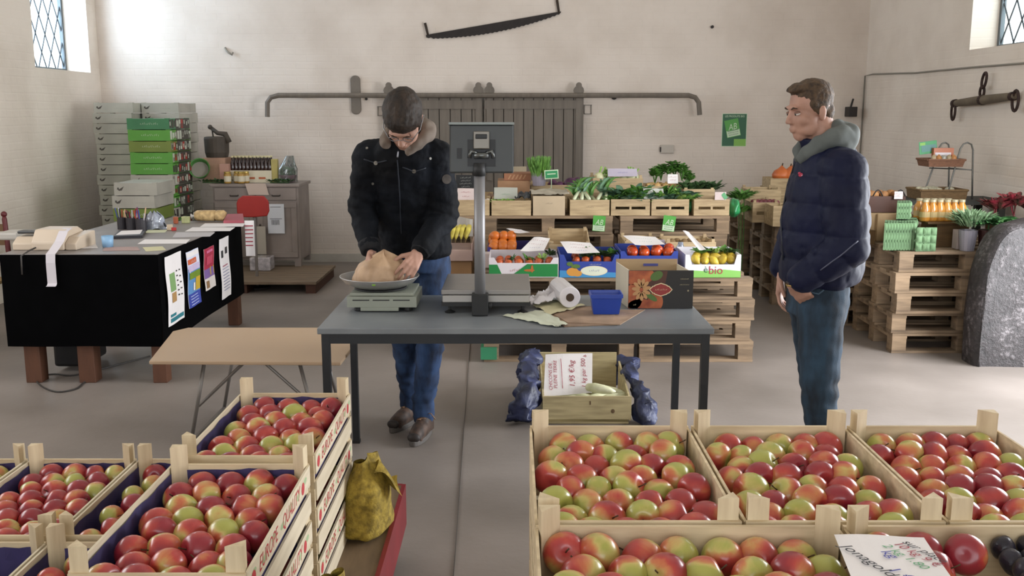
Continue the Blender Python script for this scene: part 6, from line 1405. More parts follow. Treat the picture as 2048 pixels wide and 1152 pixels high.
# bananas on stacked cartons
yb0 = 7.02; bx0, bx1 = -.60, at(943, 500, yb0).x
brc2 = mat('banana_carton_brown', '#94704a', .7, var=.1, vs=6)
for k, (h0, h1) in enumerate(((.001, .27), (.272, .56))):
    mb = MB(); mb.span((bx0, yb0, h0), (bx1, yb0+.38, h1)); mb.span((bx1-.09, yb0-.001, h1-.13), (bx1-.06, yb0+.001, h1-.10), mi=1); tag(mb.build('carton_box', [brc2, sdk], bevel=.004), 'brown carton under the bananas, %s one' % ('lower', 'upper')[k], 'box')
mb = MB(); mb.span((bx0-.02, yb0-.03, .561), (bx1+.01, yb0+.38, .64)); mb.span((bx0-.02, yb0-.03, .64), (bx0-.01, yb0+.38, .69)); mb.span((bx1, yb0-.03, .64), (bx1+.01, yb0+.38, .69)); tag(mb.build('banana_tray', mat('pinkish_tray', '#b49a90', .7, var=.1), bevel=.003), 'pinkish flat tray holding the bananas', 'tray')
ban = mat('banana_peel', '#b3a23a', .5, var=.15, vs=12, base2='#c4b650'); bnp = None
for i in range(12):
    if bnp is None:
        bnp = thing('banana', 'b', 'banana'); mb = MB(); mb.tube([(0, .09*math.cos(t), .05-.09*math.sin(t)) for t in [math.pi*(.15+.7*k/8) for k in range(9)]][::1], [.005, .012, .017, .019, .019, .019, .017, .011, .004], 8); mb.build('peel', ban, bnp, smooth=True)
        mb = MB(); mb.tube([(0, .08, .01), (0, .092, .03)], [.005, .004], 6); mb.build('stem', mat('banana_stem', '#5c4a26', .7), bnp)
    place(bnp, (bx1-.03-.034*(i % 7), yb0+.07+.10*(i//7), .745-.0*(i//7)), (R(180+15), R(random.uniform(-12, 12)), R(random.uniform(-10, 10))), 'banana %s from right, %s hand' % (OR8[i % 7], ('front', 'rear')[i//7]), 'bananas', 'banana')
mb = MB(); a_ = at(915, 445, 7.35); mb.sheet(lambda u, v: (bx1-.2+.2*u, 7.34+.03*math.sin(u*5), .70+.16*v-.03*u*v), 8, 6); tag(mb.build('clear_bag', mat('clear_bag_plastic', '#b9b4ae', .2, coat=.4)), 'clear plastic bag standing behind the bananas', 'bag')
# ------------------------------------------------------------------ goods on the right-hand pallets
ZR = 5*PH+.001
eggm = mat('egg_carton_green', '#5d7a58', .85, var=.12, vs=16, base2='#6f8f68', bump=.3, bs=60)
ec = None
def egg_proto():
    mb = MB()
    def f(u, v):
        x = (u-.5)*.15; z = v*.235
        b = .014*abs(math.sin(u*math.pi*2))**.7*abs(math.sin(v*math.pi*3))**.7
        return (x, -b, z)
    mb.sheet(f, 24, 24); mb.sheet(lambda u, v: ((u-.5)*.15, .012-.5*f(u, v)[1]*-1*0+.0-.014*0+(.012*abs(math.sin(u*math.pi*2))*abs(math.sin(v*math.pi*3))*-1+.0), v*.235), 12, 12)
    for (a, b) in (((-.075, -.002, 0), (.075, .0125, .004)), ((-.075, -.002, .231), (.075, .0125, .235)), ((-.075, -.002, 0), (-.071, .0125, .235)), ((.071, -.002, 0), (.075, .0125, .235))): mb.span(a, b)
    return mb.build('egg_carton', eggm)
ec = egg_proto(); tag(ec, 'e', 'egg carton')
e0 = onz(1830, 500, ZR)
NE = 11
for row_ in range(2):
    for i in range(NE):
        fx = e0.x-.205+i*.0185+.12*0; 
        x = at(1770+i*5.6, 500, 6.6).x if row_ == 0 else at(1810+i*4.6, 500, 6.62).x
        if row_ == 1 and i > 8: continue
        z = ZR+.001; y = 6.60+(.17 if row_ == 1 else 0)
        place(ec, (x, y, z), (0, R(0), R(68)), 'empty pale green egg carton standing on edge, %s from left in the %s row' % (LW[i].replace('topmost', 'first'), ('front', 'rear')[row_]), 'egg cartons on the right pallets', 'egg carton', (1, 1, .82))
for i in range(5):
    place(ec, (at(1797+i*5.5, 460, 6.68).x, 6.70, ZR+.001+.2), (R(0), 0, R(68)), 'pale green egg carton set on top of the others, %s from left' % OR8[i], 'egg cartons on the right pallets', 'egg carton', (1, 1, .5))
for px, k in ((1846, 0), (1862, 1)):
    place(ec, (at(px-3, 500, 6.5).x, 6.50, ZR+.001), (0, 0, R(4)), 'pale green egg carton facing the camera, ' + ('left one', 'right one')[k], 'egg cartons on the right pallets', 'egg carton', (.55, 1, .68))
# juice bottles / jars in a brown crate
jx0, jx1 = at(1868, 480, 6.75).x, at(1932, 480, 6.75).x
brw = mat('brown_stained_wood', '#5e4526', .7, var=.2, vs=6, stretch=(1, 5, 8))
small_crate('wooden_crate', 'brown crate under the juice bottles right of the egg cartons', jx0, jx1, 6.72, 6.98, ZR, at(1900, 447, 6.75).z-ZR, 'crates on the right pallets', tone=brw)
small_crate('wooden_crate', 'long brown crate behind the egg cartons', at(1770, 470, 7.0).x, jx0-.01, 7.0, 7.28, ZR, .12, 'crates on the right pallets', tone=brw)
zj = at(1900, 447, 6.75).z
mb = MB(); mb.span((at(1832, 450, 6.9).x, 6.70, zj+.001), (jx1+.03, 7.25, zj+.013)); mb.span((at(1832, 450, 6.9).x, 7.1, ZR), (at(1832, 450, 6.9).x+.02, 7.25, zj)); tag(mb.build('shelf_board', brw), 'brown board carrying the juice bottles', 'board')
jm = mat('orange_juice', '#b8752c', .2, var=.2, vs=5, base2='#c08a3a', rnd=.3, coat=.5); jl = mat('pale_jar_lid', '#b5aa8c', .4, .3); jb_ = None
for i in range(11):
    if jb_ is None:
        jb_ = thing('juice_bottle', 'j', 'bottle'); mb = MB(); mb.lathe([(0, 0), (.036, .001), (.038, .01), (.038, .085), (.032, .11), (.021, .13), (.021, .145), (0, .146)], n=16); mb.build('bottle_body', jm, jb_, smooth=True)
        mb = MB(); mb.lathe([(.023, .14), (.024, .158), (0, .159)], n=14); mb.build('lid', jl, jb_)
        mb = MB(); mb.lathe([(.0385, .03), (.0385, .07)], n=16); mb.build('bottle_label', mat('juice_label', '#b09a6a', .6), jb_)
    place(jb_, (at(1846+(i % 6)*14.5, 440, 6.8).x, 6.78+.1*(i//6), zj+.0135), (0, 0, i), 'orange juice bottle %s from left, %s row on the brown board' % (OR8[i % 6], ('front', 'rear')[i//6]), 'juice bottles', 'bottle', .95)
# dark trestle shelf with the basket rack
dsh = mat('dark_shelf_wood', '#3a3a36', .8, var=.15, vs=5); sx0, sx1 = at(1785, 400, 7.35).x, XR-.04; zs = at(1850, 402, 7.3).z
sh = thing('trestle_shelf', 'dark narrow wooden shelf against the right wall under the basket rack', 'shelf', ((sx0+sx1)/2, 7.5, ZR))
mb = MB(); mb.span((sx0, 7.3, zs-.03), (sx1, 7.75, zs)); mb.build('shelf_top', dsh, sh)
for x in (sx0+.03, sx1-.08):
    for y in (7.32, 7.68): mb = MB(); mb.span((x, y, ZR), (x+.05, y+.05, zs-.0305)); mb.build('leg', dsh, sh)
wk = mat('wicker_brown', '#7a6040', .8, var=.25, vs=40, stretch=(1, 1, 5), bump=1, bs=120)
wk2 = mat('wicker_reddish', '#805a44', .8, var=.25, vs=40, stretch=(1, 1, 5), bump=1, bs=120)
rk = thing('wire_rack', 'tall wire rack with rounded handles carrying two wicker baskets', 'rack', (at(1893, 400, 7.5).x, 7.5, zs))
wm = mat('grey_wire', '#6b6a66', .4, .6)
Yk0, Yk1 = 7.40, 7.66
def loopz(y, pxs):
    mb = MB(); pts = [at(px, py, y) for px, py in pxs]; mb.tube(pts, .0065, 6); mb.build('wire_side', wm, rk, smooth=True)
loopz(7.44, [(1889, 414), (1900, 370), (1915, 318), (1921, 297), (1927, 288), (1935, 285), (1943, 289), (1946, 300), (1945, 350), (1944, 412)])
loopz(7.62, [(1846, 408), (1853, 372), (1866, 335), (1878, 296), (1884, 287), (1891, 285), (1897, 289), (1899, 300), (1898, 345), (1896, 400)])
for z_px in (338, 400):
    mb = MB(); mb.tube([at(1859, z_px-2, 7.62), at(1908, z_px, 7.44), at(1944, z_px+2, 7.44), at(1897, z_px-2, 7.62)], .005, 6); mb.build('cross_wire', wm, rk)
def basket(name, label, px0, px1, py0, py1, y0, y1, m_, parent=None):
    a, b = at(px0, py0, y0), at(px1, py1, y0); r = thing(name, label, 'basket', ((a.x+b.x)/2, (y0+y1)/2, b.z), group='rack baskets')
    t = .012; z0, z1 = b.z, a.z
    mb = MB(); e = .012
    vs = [(a.x+e, y0+e, z0), (b.x-e, y0+e, z0), (b.x-e, y1-e, z0), (a.x+e, y1-e, z0), (a.x, y0, z1), (b.x, y0, z1), (b.x, y1, z1), (a.x, y1, z1), (a.x+t, y0+t, z1), (b.x-t, y0+t, z1), (b.x-t, y1-t, z1), (a.x+t, y1-t, z1), (a.x+t+e, y0+t+e, z0+.01), (b.x-t-e, y0+t+e, z0+.01), (b.x-t-e, y1-t-e, z0+.01), (a.x+t+e, y1-t-e, z0+.01)]
    fs = [(3, 2, 1, 0), (12, 13, 14, 15)]+[(i+4*k, (i+1) % 4+4*k, (i+1) % 4+4*k+4, i+4*k+4) for k in range(3) for i in range(4)]
    mb.add(vs, fs); mb.build('woven_body', m_, r)
    mb = MB(); mb.tube([(a.x, y0, z1), (b.x, y0, z1), (b.x, y1, z1), (a.x, y1, z1), (a.x, y0, z1)], .009, 6); mb.build('rolled_rim', m_, r); return r, a, b
_, a, b = basket('wicker_basket', 'lower larger wicker basket on the wire rack', 1842, 1934, 381, 409, 7.38, 7.66, wk)
mb = MB()
for i in range(14): mb.ell((a.x+.05+random.random()*(b.x-a.x-.1), 7.42+random.random()*.2, a.z-.01+random.uniform(0, .012)), (.03, .025, .018), 8, 6)
o = mb.build('wrapped_goods', mat('pale_wrapped_goods', '#b5b098', .5, var=.2, vs=20)); o['kind'] = 'stuff'; tag(o, 'pale wrapped goods filling the lower rack basket', 'goods')
_, a, b = basket('wicker_basket', 'upper smaller wicker basket on the wire rack', 1857, 1930, 320, 334, 7.38, 7.60, wk2)
mb = MB(); mb.span((at(1868, 300, 7.46).x, 7.46, b.z+.012), (at(1908, 300, 7.46).x, 7.50, at(1880, 296, 7.46).z)); mb.span((at(1868, 300, 7.46).x+.01, 7.4585, at(1880, 313, 7.46).z), (at(1908, 300, 7.46).x-.02, 7.46, at(1880, 305, 7.46).z), mi=1)
tag(mb.build('biscuit_packet', [mat('orange_packet', '#a8603c', .4), mat('packet_white', '#c9c0c4', .4)], bevel=.003), 'orange-brown packet with white label standing in the upper basket', 'packet')
for i in range(5):
    soft('small_bag', (at(1868+i*10, 318, 7.42).x, 7.425, b.z+.055), (.022, .018, .035), 'small bag %s from left in the upper basket' % OR8[i], [mat('bag_a', '#9c8a6a', .4, var=.3, vs=30), mat('bag_b', '#a8723c', .4, var=.3, vs=30), mat('bag_c', '#8f8f84', .3, var=.3, vs=30)][i % 3], i, .15)
c = at(1856, 295, 7.5); gs_ = thing('green_card', 'small green leaflet on a wire left of the rack top', 'sign', (c.x, 7.5, c.z))
M = frame(c, (1, 0, .12), (0, 0, 1)); mb = MB(M); mb.box((0, 0, 0), (.135, .095, .003)); mb.box((.005, -.005, .002), (.11, .05, .002), mi=1); mb.box((-.04, .03, .002), (.04, .02, .002), mi=2); mb.build('leaflet', [mat('leaflet_green', '#3f8f5a', .5), mat('leaflet_bluegreen', '#4f7f7a', .5), gl], gs_)
mb = MB(); mb.tube([c+Vector((.07, 0, -.02)), at(1878, 318, 7.45)], .003, 5); mb.build('wire_clip', wm, gs_)
# bread box and cartons left of the shelf
wb0, wb1 = at(1736, 400, 7.1), at(1806, 400, 7.1); zw0, zw1 = at(1770, 424, 7.1).z, at(1770, 392, 7.1).z
dkb = mat('dark_brown_box_wood', '#4a2c20', .6, var=.15)
zc0 = at(1770, 452, 7.0).z
mb = MB(); mb.span((at(1752, 440, 7.05).x, 7.02, ZR), (at(1822, 440, 7.05).x, 7.02+.02, zw0-.004)) ; mb.span((at(1752, 440, 7.05).x-.06, 7.041, ZR), (at(1822, 440, 7.05).x, 7.42, zw0-.004)); tag(mb.build('carton_box', mat('tan_carton', '#a08662', .7, var=.08), bevel=.004), 'tan cardboard box under the dark bread box', 'box')
small_crate('bread_box', 'dark brown wooden box of bread right of the standing man', wb0.x, wb1.x+.01, 7.08, 7.40, zw0, zw1-zw0, None, tone=dkb, cat='box')
crm_ = mat('bread_crust', '#8a5c38', .7, var=.2, vs=10, base2='#a87848')
for i in range(6):
    mb = MB(); mb.ell((0, 0, 0), (.05, .03, .03), 14, 10)
    for q_ in mb.v: q_ *= 1+.08*noise.noise(q_*30+Vector((i, 0, 0)))
    tag(mb.build('bread_loaf', crm_, None, smooth=True, loc=(wb0.x+.05+(i % 3)*.085, 7.15+.1*(i//3), zw1+.005), rz=i), 'brown bread loaf, %s of the %s row in the dark box' % (('left', 'middle', 'right')[i % 3], ('front', 'rear')[i//3]), 'bread', 'bread loaves')
mb = MB(); c0_, c1_ = at(1738, 385, 7.2), at(1810, 385, 7.2); 
for px, lb in ((1755, 'left'), (1800, 'right')):
    q = at(px, 392, 7.08); mb = MB(); mb.tube([q+Vector((-.035+.07*t, -.006, .045*math.sin(math.pi*t))) for t in (0, .15, .3, .5, .7, .85, 1)], .005, 6); tag(mb.build('rope_loop', mat('dark_rope', '#2a2422', .8), smooth=True), 'dark handle loop at the %s of the bread box' % lb, 'handle')
vsheet(1789, 383, 1805, 398, 7.06, 'small white price card on the dark bread box', .0)
small_crate('wooden_crate', 'brown crate behind the standing man at hip height', at(1690, 470, 6.9).x, at(1745, 470, 6.9).x, 6.85, 7.2, ZR, .10, 'crates on the right pallets', tone=brw)
small_crate('wooden_crate', 'dark crate on the middle right pallets', at(1735, 440, 7.9).x-.3, at(1735, 440, 7.9).x+.1, 7.8, 8.1, ZR, .12, 'crates on the right pallets', tone=brw)
# crates on the stack behind the standing man
red_on = mat('red_onion_skin', '#5a2430', .4, var=.3, vs=12, base2='#7a3a40')
Yc_ = 8.22
for k, (p0, p1, y, h, lb) in enumerate(((1505, 1556, 8.25, .17, 'crate of red onions on the far right stack, cut by the man'), (1560, 1640, 8.25, .12, 'crate hidden behind the standing man'), (1498, 1560, 8.62, .25, 'rear crate on the far right stack'))):
    small_crate('vegetable_crate', lb, at(p0, 430, y).x, at(p1, 430, y).x, y, y+.33, ZR, h, 'crates on the far right stack', posts=.02, slit=(k == 0))
a_ = at(1540, 400, 8.22)
small_crate('vegetable_crate', 'tilted pale crate leaning toward the aisle, left of the man', at(1531, 430, 8.19).x, at(1566, 430, 8.19).x, 7.95, 8.22, ZR, .17, 'crates on the far right stack', tone=oldwood)
op2 = fruit('red_onion', red_on, .034, 'onion')
for i in range(12): place(op2, (at(1512+(i % 6)*8, 405, 8.3).x, 8.3+.07*(i//6), ZR+.155), (i, i*.5, 0), 'red onion %s from left, %s row, left of the standing man' % (OR8[i % 6], ('front', 'rear')[i//6]), 'red onions', 'onion')
small_crate('vegetable_crate', 'lower crate of the pair holding the orange squash', at(1541, 370, 8.95).x, at(1640, 370, 8.95).x, 8.95, 9.02+.3, ZR, .235, 'crates on the far right stack')
small_crate('vegetable_crate', 'upper crate holding the orange squash left of the man', at(1541, 365, 8.95).x, at(1640, 365, 8.95).x, 8.95, 9.25, ZR+.237, at(1560, 357, 8.95).z-ZR-.237, 'crates on the far right stack')
sq = mat('squash_orange', '#b4562a', .4, var=.15, vs=6, base2='#c46a34'); zq = at(1560, 357, 8.95).z
for i, (px, s) in enumerate(((1563, 1.), (1580, .95), (1598, 1.), (1588, .8))):
    mb = MB(); n = 24
    prof = [(.002, -.05), (.05, -.052), (.085, -.03), (.09, 0), (.07, .035), (.035, .055), (.012, .075), (.004, .085)]
    mb.lathe(prof, n=n)
    for q_ in mb.v:
        th = math.atan2(q_.y, q_.x); k = 1-.06*abs(math.cos(th*4)); q_.x *= k*s; q_.y *= k*s; q_.z *= s
    o = mb.build('squash', sq, None, smooth=True, loc=(at(px, 350, 9.05+(.1 if i == 3 else 0)).x, 9.05+(.1 if i == 3 else 0), zq+.03+.03*(i == 3))); tag(o, 'orange pumpkin squash left of the man, %s' % ('leftmost', 'second from left', 'third from left', 'behind the others')[i], 'squash', 'orange squashes')
    mb = MB(); mb.tube([(0, 0, .07*s), (.008, 0, .105*s)], [.008, .005], 6); mb.build('stem', stemm, o, local=True)
# dark leafy plant between the tiers
for i, (px, py, y) in enumerate(((1478, 400, 8.4), (1488, 395, 8.5), (1482, 425, 8.35))):
    mb = MB(); leaves(mb, (0, 0, 0), .05, 90, .12, .022, .6, .4, 60+i)
    q = at(px, py, y); mb.tube([(0, 0, -q.z+.001), (.01, 0, -.3), (0, 0, .02)], .0045, 5)
    tag(mb.build('leafy_plant', leafm, None, loc=q), 'green leafy plant in the gap right of the raised tier, ' + ('left', 'right', 'lowest')[i], 'plant', 'plants in the gap')
# potted plants and the speckled slab at the right edge
pz = ZR
q = onz(1940, 503, ZR); pf2 = thing('herb_pot', 'green herb plant in a silvery pot beside the grey slab', 'plant', (q.x, q.y, ZR))
mb = MB(); mb.lathe([(0, 0), (.045, 0), (.062, .14), (.055, .14), (.04, .01), (0, .01)], (q.x, q.y+.05, ZR), 16); mb.build('pot', mat('silver_pot', '#94909a', .35, .2), pf2)
mb = MB(); leaves(mb, (q.x+.02, q.y+.05, ZR+.16), .08, 260, .16, .014, .7, .35, 80); mb.build('herb_leaves', mat('grey_green_herb', '#5b7a50', .6, var=.3, vs=20, base2='#86a27e'), pf2)
mb = MB(); mb.lathe([(.045, .115), (.045, .118), (0, .12)], (q.x, q.y+.05, ZR), 14); mb.build('soil', mat('soil', '#3a2a1e', .9), pf2)
q = onz(1923, 500, ZR); mb = MB(); mb.span((q.x-.02, q.y+.03, ZR), (q.x+.02, q.y+.11, ZR+.13)); tag(mb.build('milk_carton', mat('pinkwhite_carton', '#b9a8a8', .5), bevel=.003), 'small pale carton left of the silvery pot', 'carton')
iv = mat('ivy_green', '#2c5a34', .6, var=.4, vs=20, base2='#4a7a44')
mb = MB(); q = at(1985, 450, 6.5); leaves(mb, (0, 0, 0), .10, 240, .13, .035, .5, .5, 90)
mb.tube([(0, 0, ZR-q.z+.14), (0, 0, .05)], .006, 5); o = mb.build('trailing_plant', iv, None, loc=(q.x, 6.55, q.z)); tag(o, 'dark green trailing plant behind the top of the grey slab', 'plant')
mb = MB(); mb.lathe([(0, 0), (.05, 0), (.065, .14), (0, .141)], n=14); mb.build('pot', mat('dark_pot2', '#4a2a26', .6), o, local=True).location = (0, 0, ZR-q.z)
rp_ = mat('dark_red_leaves', '#2c3a24', .6, var=.5, vs=22, base2='#7a2430', rnd=0)
for i, (px, py) in enumerate(((1995, 412), (2030, 405), (2062, 412))):
    q = at(px, py, 6.75); mb = MB(); leaves(mb, (0, 0, -.02), .05, 70, .13, .045, .6, .35, 100+i); [mb.tube([(0, 0, -.1), (random.uniform(-.05, .05), random.uniform(-.05, .05), .06)], .004, 5) for _ in range(4)]
    mb.tube([(0, 0, ZR-q.z+.16), (0, 0, -.08)], .008, 5)
    o = mb.build('poinsettia', rp_, None, loc=q); tag(o, 'dark red and green leaved plant above the grey slab, %s of three' % ('leftmost', 'middle', 'rightmost')[i], 'plant', 'red leaved plants')
    mb = MB(); mb.lathe([(0, 0), (.05, 0), (.07, .16), (0, .161)], n=14); mb.build('pot', mat('brown_pot', '#6a4a30', .7), o, local=True).location = (0, 0, ZR-q.z)
slm = bpy.data.materials.new('speckled_stone'); slm.use_nodes = True; nt = slm.node_tree; N = nt.nodes; Lk = nt.links; b_ = N['Principled BSDF']; b_.inputs['Roughness'].default_value = .45
tc = N.new('ShaderNodeTexCoord'); n1 = N.new('ShaderNodeTexNoise'); n1.inputs['Scale'].default_value = 32; n1.inputs['Detail'].default_value = 5; n1.inputs['Roughness'].default_value = .75; Lk.new(tc.outputs['Object'], n1.inputs[0])
n2 = N.new('ShaderNodeTexNoise'); n2.inputs['Scale'].default_value = 6; n2.inputs['Detail'].default_value = 4; Lk.new(tc.outputs['Object'], n2.inputs[0])
ad = N.new('ShaderNodeMath'); ad.operation = 'MULTIPLY_ADD'; ad.inputs[1].default_value = .45; Lk.new(n2.outputs['Fac'], ad.inputs[0]); Lk.new(n1.outputs['Fac'], ad.inputs[2])
rp = N.new('ShaderNodeValToRGB'); rp.color_ramp.elements[0].position = .5; rp.color_ramp.elements[0].color = (*hexc('#1d1a1b'), 1); rp.color_ramp.elements[1].position = .98; rp.color_ramp.elements[1].color = (*hexc('#7d7779'), 1); e = rp.color_ramp.elements.new(.78); e.color = (*hexc('#3a3536'), 1)
Lk.new(ad.outputs[0], rp.inputs[0]); Lk.new(rp.outputs[0], b_.inputs['Base Color']); bp_ = N.new('ShaderNodeBump'); bp_.inputs['Distance'].default_value = .012; bp_.inputs['Strength'].default_value = .9; Lk.new(ad.outputs[0], bp_.inputs['Height']); Lk.new(bp_.outputs[0], b_.inputs['Normal'])
Yb = 6.12; ol = [(1950, 720), (1953, 650), (1961, 585), (1971, 535), (1984, 500), (2000, 474), (2020, 455), (2048, 446), (2090, 441), (2140, 448), (2190, 480), (2215, 560), (2220, 728)]
pts = [at(px, py, Yb) for px, py in ol]; pts[0].z = 0; pts[-1].z = 0
# resample outline to smooth it
fine = []
for i in range(len(pts)-1):
    p0 = pts[max(i-1, 0)]; p1 = pts[i]; p2 = pts[i+1]; p3 = pts[min(i+2, len(pts)-1)]
    for k in range(5):
        t = k/5; fine.append(.5*((2*p1)+(p2-p0)*t+(2*p0-5*p1+4*p2-p3)*t*t+(3*p1-p0-3*p2+p3)*t**3))
fine.append(pts[-1]); cxs = sum(p.x for p in fine)/len(fine)
slb = MB(); nF = len(fine); layers = []
for k, (dy, sc_) in enumerate(((0, .90), (.02, .97), (.06, 1.), (.16, 1.), (.20, .97), (.22, .9))):
    for p in fine:
        nz_ = .014*noise.noise(Vector((p.x*6, dy*8, p.z*6)))
        slb.v.append(Vector((cxs+(p.x-cxs)*(sc_+nz_), Yb+dy+(.0), max(0, p.z*(sc_*.3+.7+nz_) if p.z > .001 else 0)))); 
for k in range(5):
    for j in range(nF-1): slb.f.append([k*nF+j, k*nF+j+1, (k+1)*nF+j+1, (k+1)*nF+j]); slb.m.append(0)
# front and back faces as grids of strips between outline points and base
for k in (0, 5):
    base = len(slb.v); H_ = 14
    for j in range(nF):
        p = slb.v[k*nF+j]
        for i in range(H_+1):
            f = i/H_; q_ = Vector((p.x, p.y, p.z*f)); q_.y += (-1 if k == 0 else 1)*(.018*noise.noise(Vector((p.x*5, k, p.z*f*5)))+.02*math.sin(math.pi*min(1, f))*.4) ; slb.v.append(q_)
    for j in range(nF-1):
        for i in range(H_): slb.f.append([base+j*(H_+1)+i, base+(j+1)*(H_+1)+i, base+(j+1)*(H_+1)+i+1, base+j*(H_+1)+i+1]); slb.m.append(0)
tag(slb.build('stone_slab', slm, smooth=True), 'tall rounded grey speckled slab standing on the floor at the right edge', 'slab')
# ------------------------------------------------------------------ the two men
def fuse(mb, vox, it=3, fac=.5, disp=None):
    me = bpy.data.meshes.new('tmp'); me.from_pydata([tuple(v) for v in mb.v], [], mb.f); me.update()
    bmm = bmesh.new(); bmm.from_mesh(me); bmesh.ops.recalc_face_normals(bmm, faces=bmm.faces[:]); bmm.to_mesh(me); bmm.free()
    o = bpy.data.objects.new('tmp', me); COL.objects.link(o)
    r = o.modifiers.new('r', 'REMESH'); r.mode = 'VOXEL'; r.voxel_size = vox; r.adaptivity = 0
    if it: s_ = o.modifiers.new('s', 'SMOOTH'); s_.factor = fac; s_.iterations = it
    m2 = bpy.data.meshes.new_from_object(o.evaluated_get(bpy.context.evaluated_depsgraph_get()))
    bpy.data.objects.remove(o); bpy.data.meshes.remove(me)
    if disp:
        nr = [v.normal.copy() for v in m2.vertices]
        for v, n in zip(m2.vertices, nr): v.co = disp(v.co.copy(), n)
    return m2
def put(me, name, m_, parent):
    for v in me.vertices: v.co -= parent.location
    me.name = name; me.materials.clear(); me.materials.append(m_); me.polygons.foreach_set('use_smooth', [True]*len(me.polygons)); me.update()
    o = bpy.data.objects.new(name, me); COL.objects.link(o); o.parent = parent; return o
def bvh_of(o):
    off = o.parent.location if o.parent else Vector()
    return BVHTree.FromPolygons([v.co+off+o.location for v in o.data.vertices], [tuple(p.vertices) for p in o.data.polygons])
def shoot(bv, px, py):
    h = bv.ray_cast(Vector((0, 0, H)), _ray(px, py).normalized()); return (h[0], h[1]) if h[0] is not None else (None, None)

def hand(mb, wrist, fwd, palm_n, thumb_side, curl=(20, 25, 20), spread=6, L=.185, thumb=(35, 20), r=.0085):
    """wrist position, forward direction, palm normal (the way fingers curl), thumb_side vector"""
    f = Vector(fwd).normalized(); n = Vector(palm_n); n = (n-f*n.dot(f)).normalized(); s = f.cross(n)
    if s.dot(Vector(thumb_side)) < 0: s = -s
    wrist = Vector(wrist); k = L/.185
    for i, (o_, ln) in enumerate(((.030, .078), (.010, .084), (-.010, .080), (-.029, .068))):     # index .. little
        base = wrist+f*.088*k*(1-.04*abs(i-1))+s*o_*k
        mb.cap(wrist+s*o_*.55*k+f*.01, base, .0145*k, .0115*k, 10)
        a = 0; p = base; segs = (.46, .30, .24); dirs = (f+s*math.tan(R((1.2-i)*spread))).normalized()
        for j in range(3):
            a += curl[j]*(1+.12*i); d = dirs*math.cos(R(a))+n*math.sin(R(a)); q = p+d*ln*k*segs[j]*1.08
            mb.cap(p, q, r*k*(1.08-.1*j), r*k*(1-.12*j), 8); p = q
    mb.cap(wrist+s*.02*k, wrist+f*.07*k-s*.018*k, .017*k, .014*k, 10)
    # thumb from the side of the palm near its base
    b = wrist+f*.022*k+s*.026*k; m_ = b+(f*math.cos(R(thumb[0]))+s*math.sin(R(thumb[0]))+n*.35).normalized()*.045*k
    t = m_+(f*math.cos(R(thumb[1]))+s*math.sin(R(thumb[1]))+n*.45).normalized()*.036*k
    mb.cap(b, m_, .0145*k, .0115*k, 10); mb.cap(m_, t, .0108*k, .0085*k, 10)

def head(mb, M):
    """face looks along -Y of M, origin at the head centre"""
    s = MB(M)
    s.ell((0, .012, .032), (.074, .096, .088), 24, 16); s.ell((0, -.028, -.03), (.060, .068, .078), 24, 16)
    s.ell((0, -.055, -.085), (.031, .034, .029), 16, 10); s.ell((0, -.088, .026), (.046, .011, .011), 16, 8)
    for x in (-1, 1):
        s.ell((x*.037, -.055, -.026), (.024, .028, .028), 12, 8); s.ell((x*.038, -.026, -.066), (.022, .046, .030), 12, 8); s.ell((x*.022, -.052, -.066), (.024, .034, .026), 12, 8)
        s.ell((x*.073, .014, -.012), (.008, .019, .031), 12, 8); s.ell((x*.078, .019, -.004), (.006, .015, .022), 12, 8)
        s.ell((x*.010, -.105, -.032), (.008, .010, .007), 10, 6)
    s.cap((0, -.090, .012), (0, -.112, -.026), .0082, .0112, 10)
    s.ell((0, -.094, -.057), (.021, .011, .006), 12, 6); s.ell((0, -.093, -.067), (.018, .010, .007), 12, 6)
    mb.v += s.v; b = len(mb.v)-len(s.v); mb.f += [[b+i for i in f] for f in s.f]; mb.m += s.m
def eyes(M, parent, lids=.5):
    ew = mat('eye_white', '#cfc6bf', .3); ei = mat('eye_iris', '#2c2622', .2); lid = mat('eyelid_brown', '#7c5a4c', .6)  # eyelids are a darker brown than the skin
    for x in (-1, 1):
        mb = MB(M); mb.ell((x*.030, -.0785, .002), (.013, .0125, .0085), 12, 8); e = mb.build('eye', ew, parent, smooth=True)
        mb = MB(M); mb.ell((x*.030, -.0895, .000), (.0052, .003, .0052), 10, 6); mb.build('iris', ei, e, smooth=True)
        mb = MB(M); mb.ell((x*.030, -.0795, .0062), (.0145, .0138, .0065), 12, 8); mb.build('eyelid', lid, e, smooth=True)
        mb = MB(M); mb.tube([(x*.014, -.0965, .021), (x*.03, -.0965, .027), (x*.046, -.087, .023)], [.0025, .004, .0018], 6); mb.build('eyebrow', mat('brow_hair', '#3f2d20', .8), parent, smooth=True)

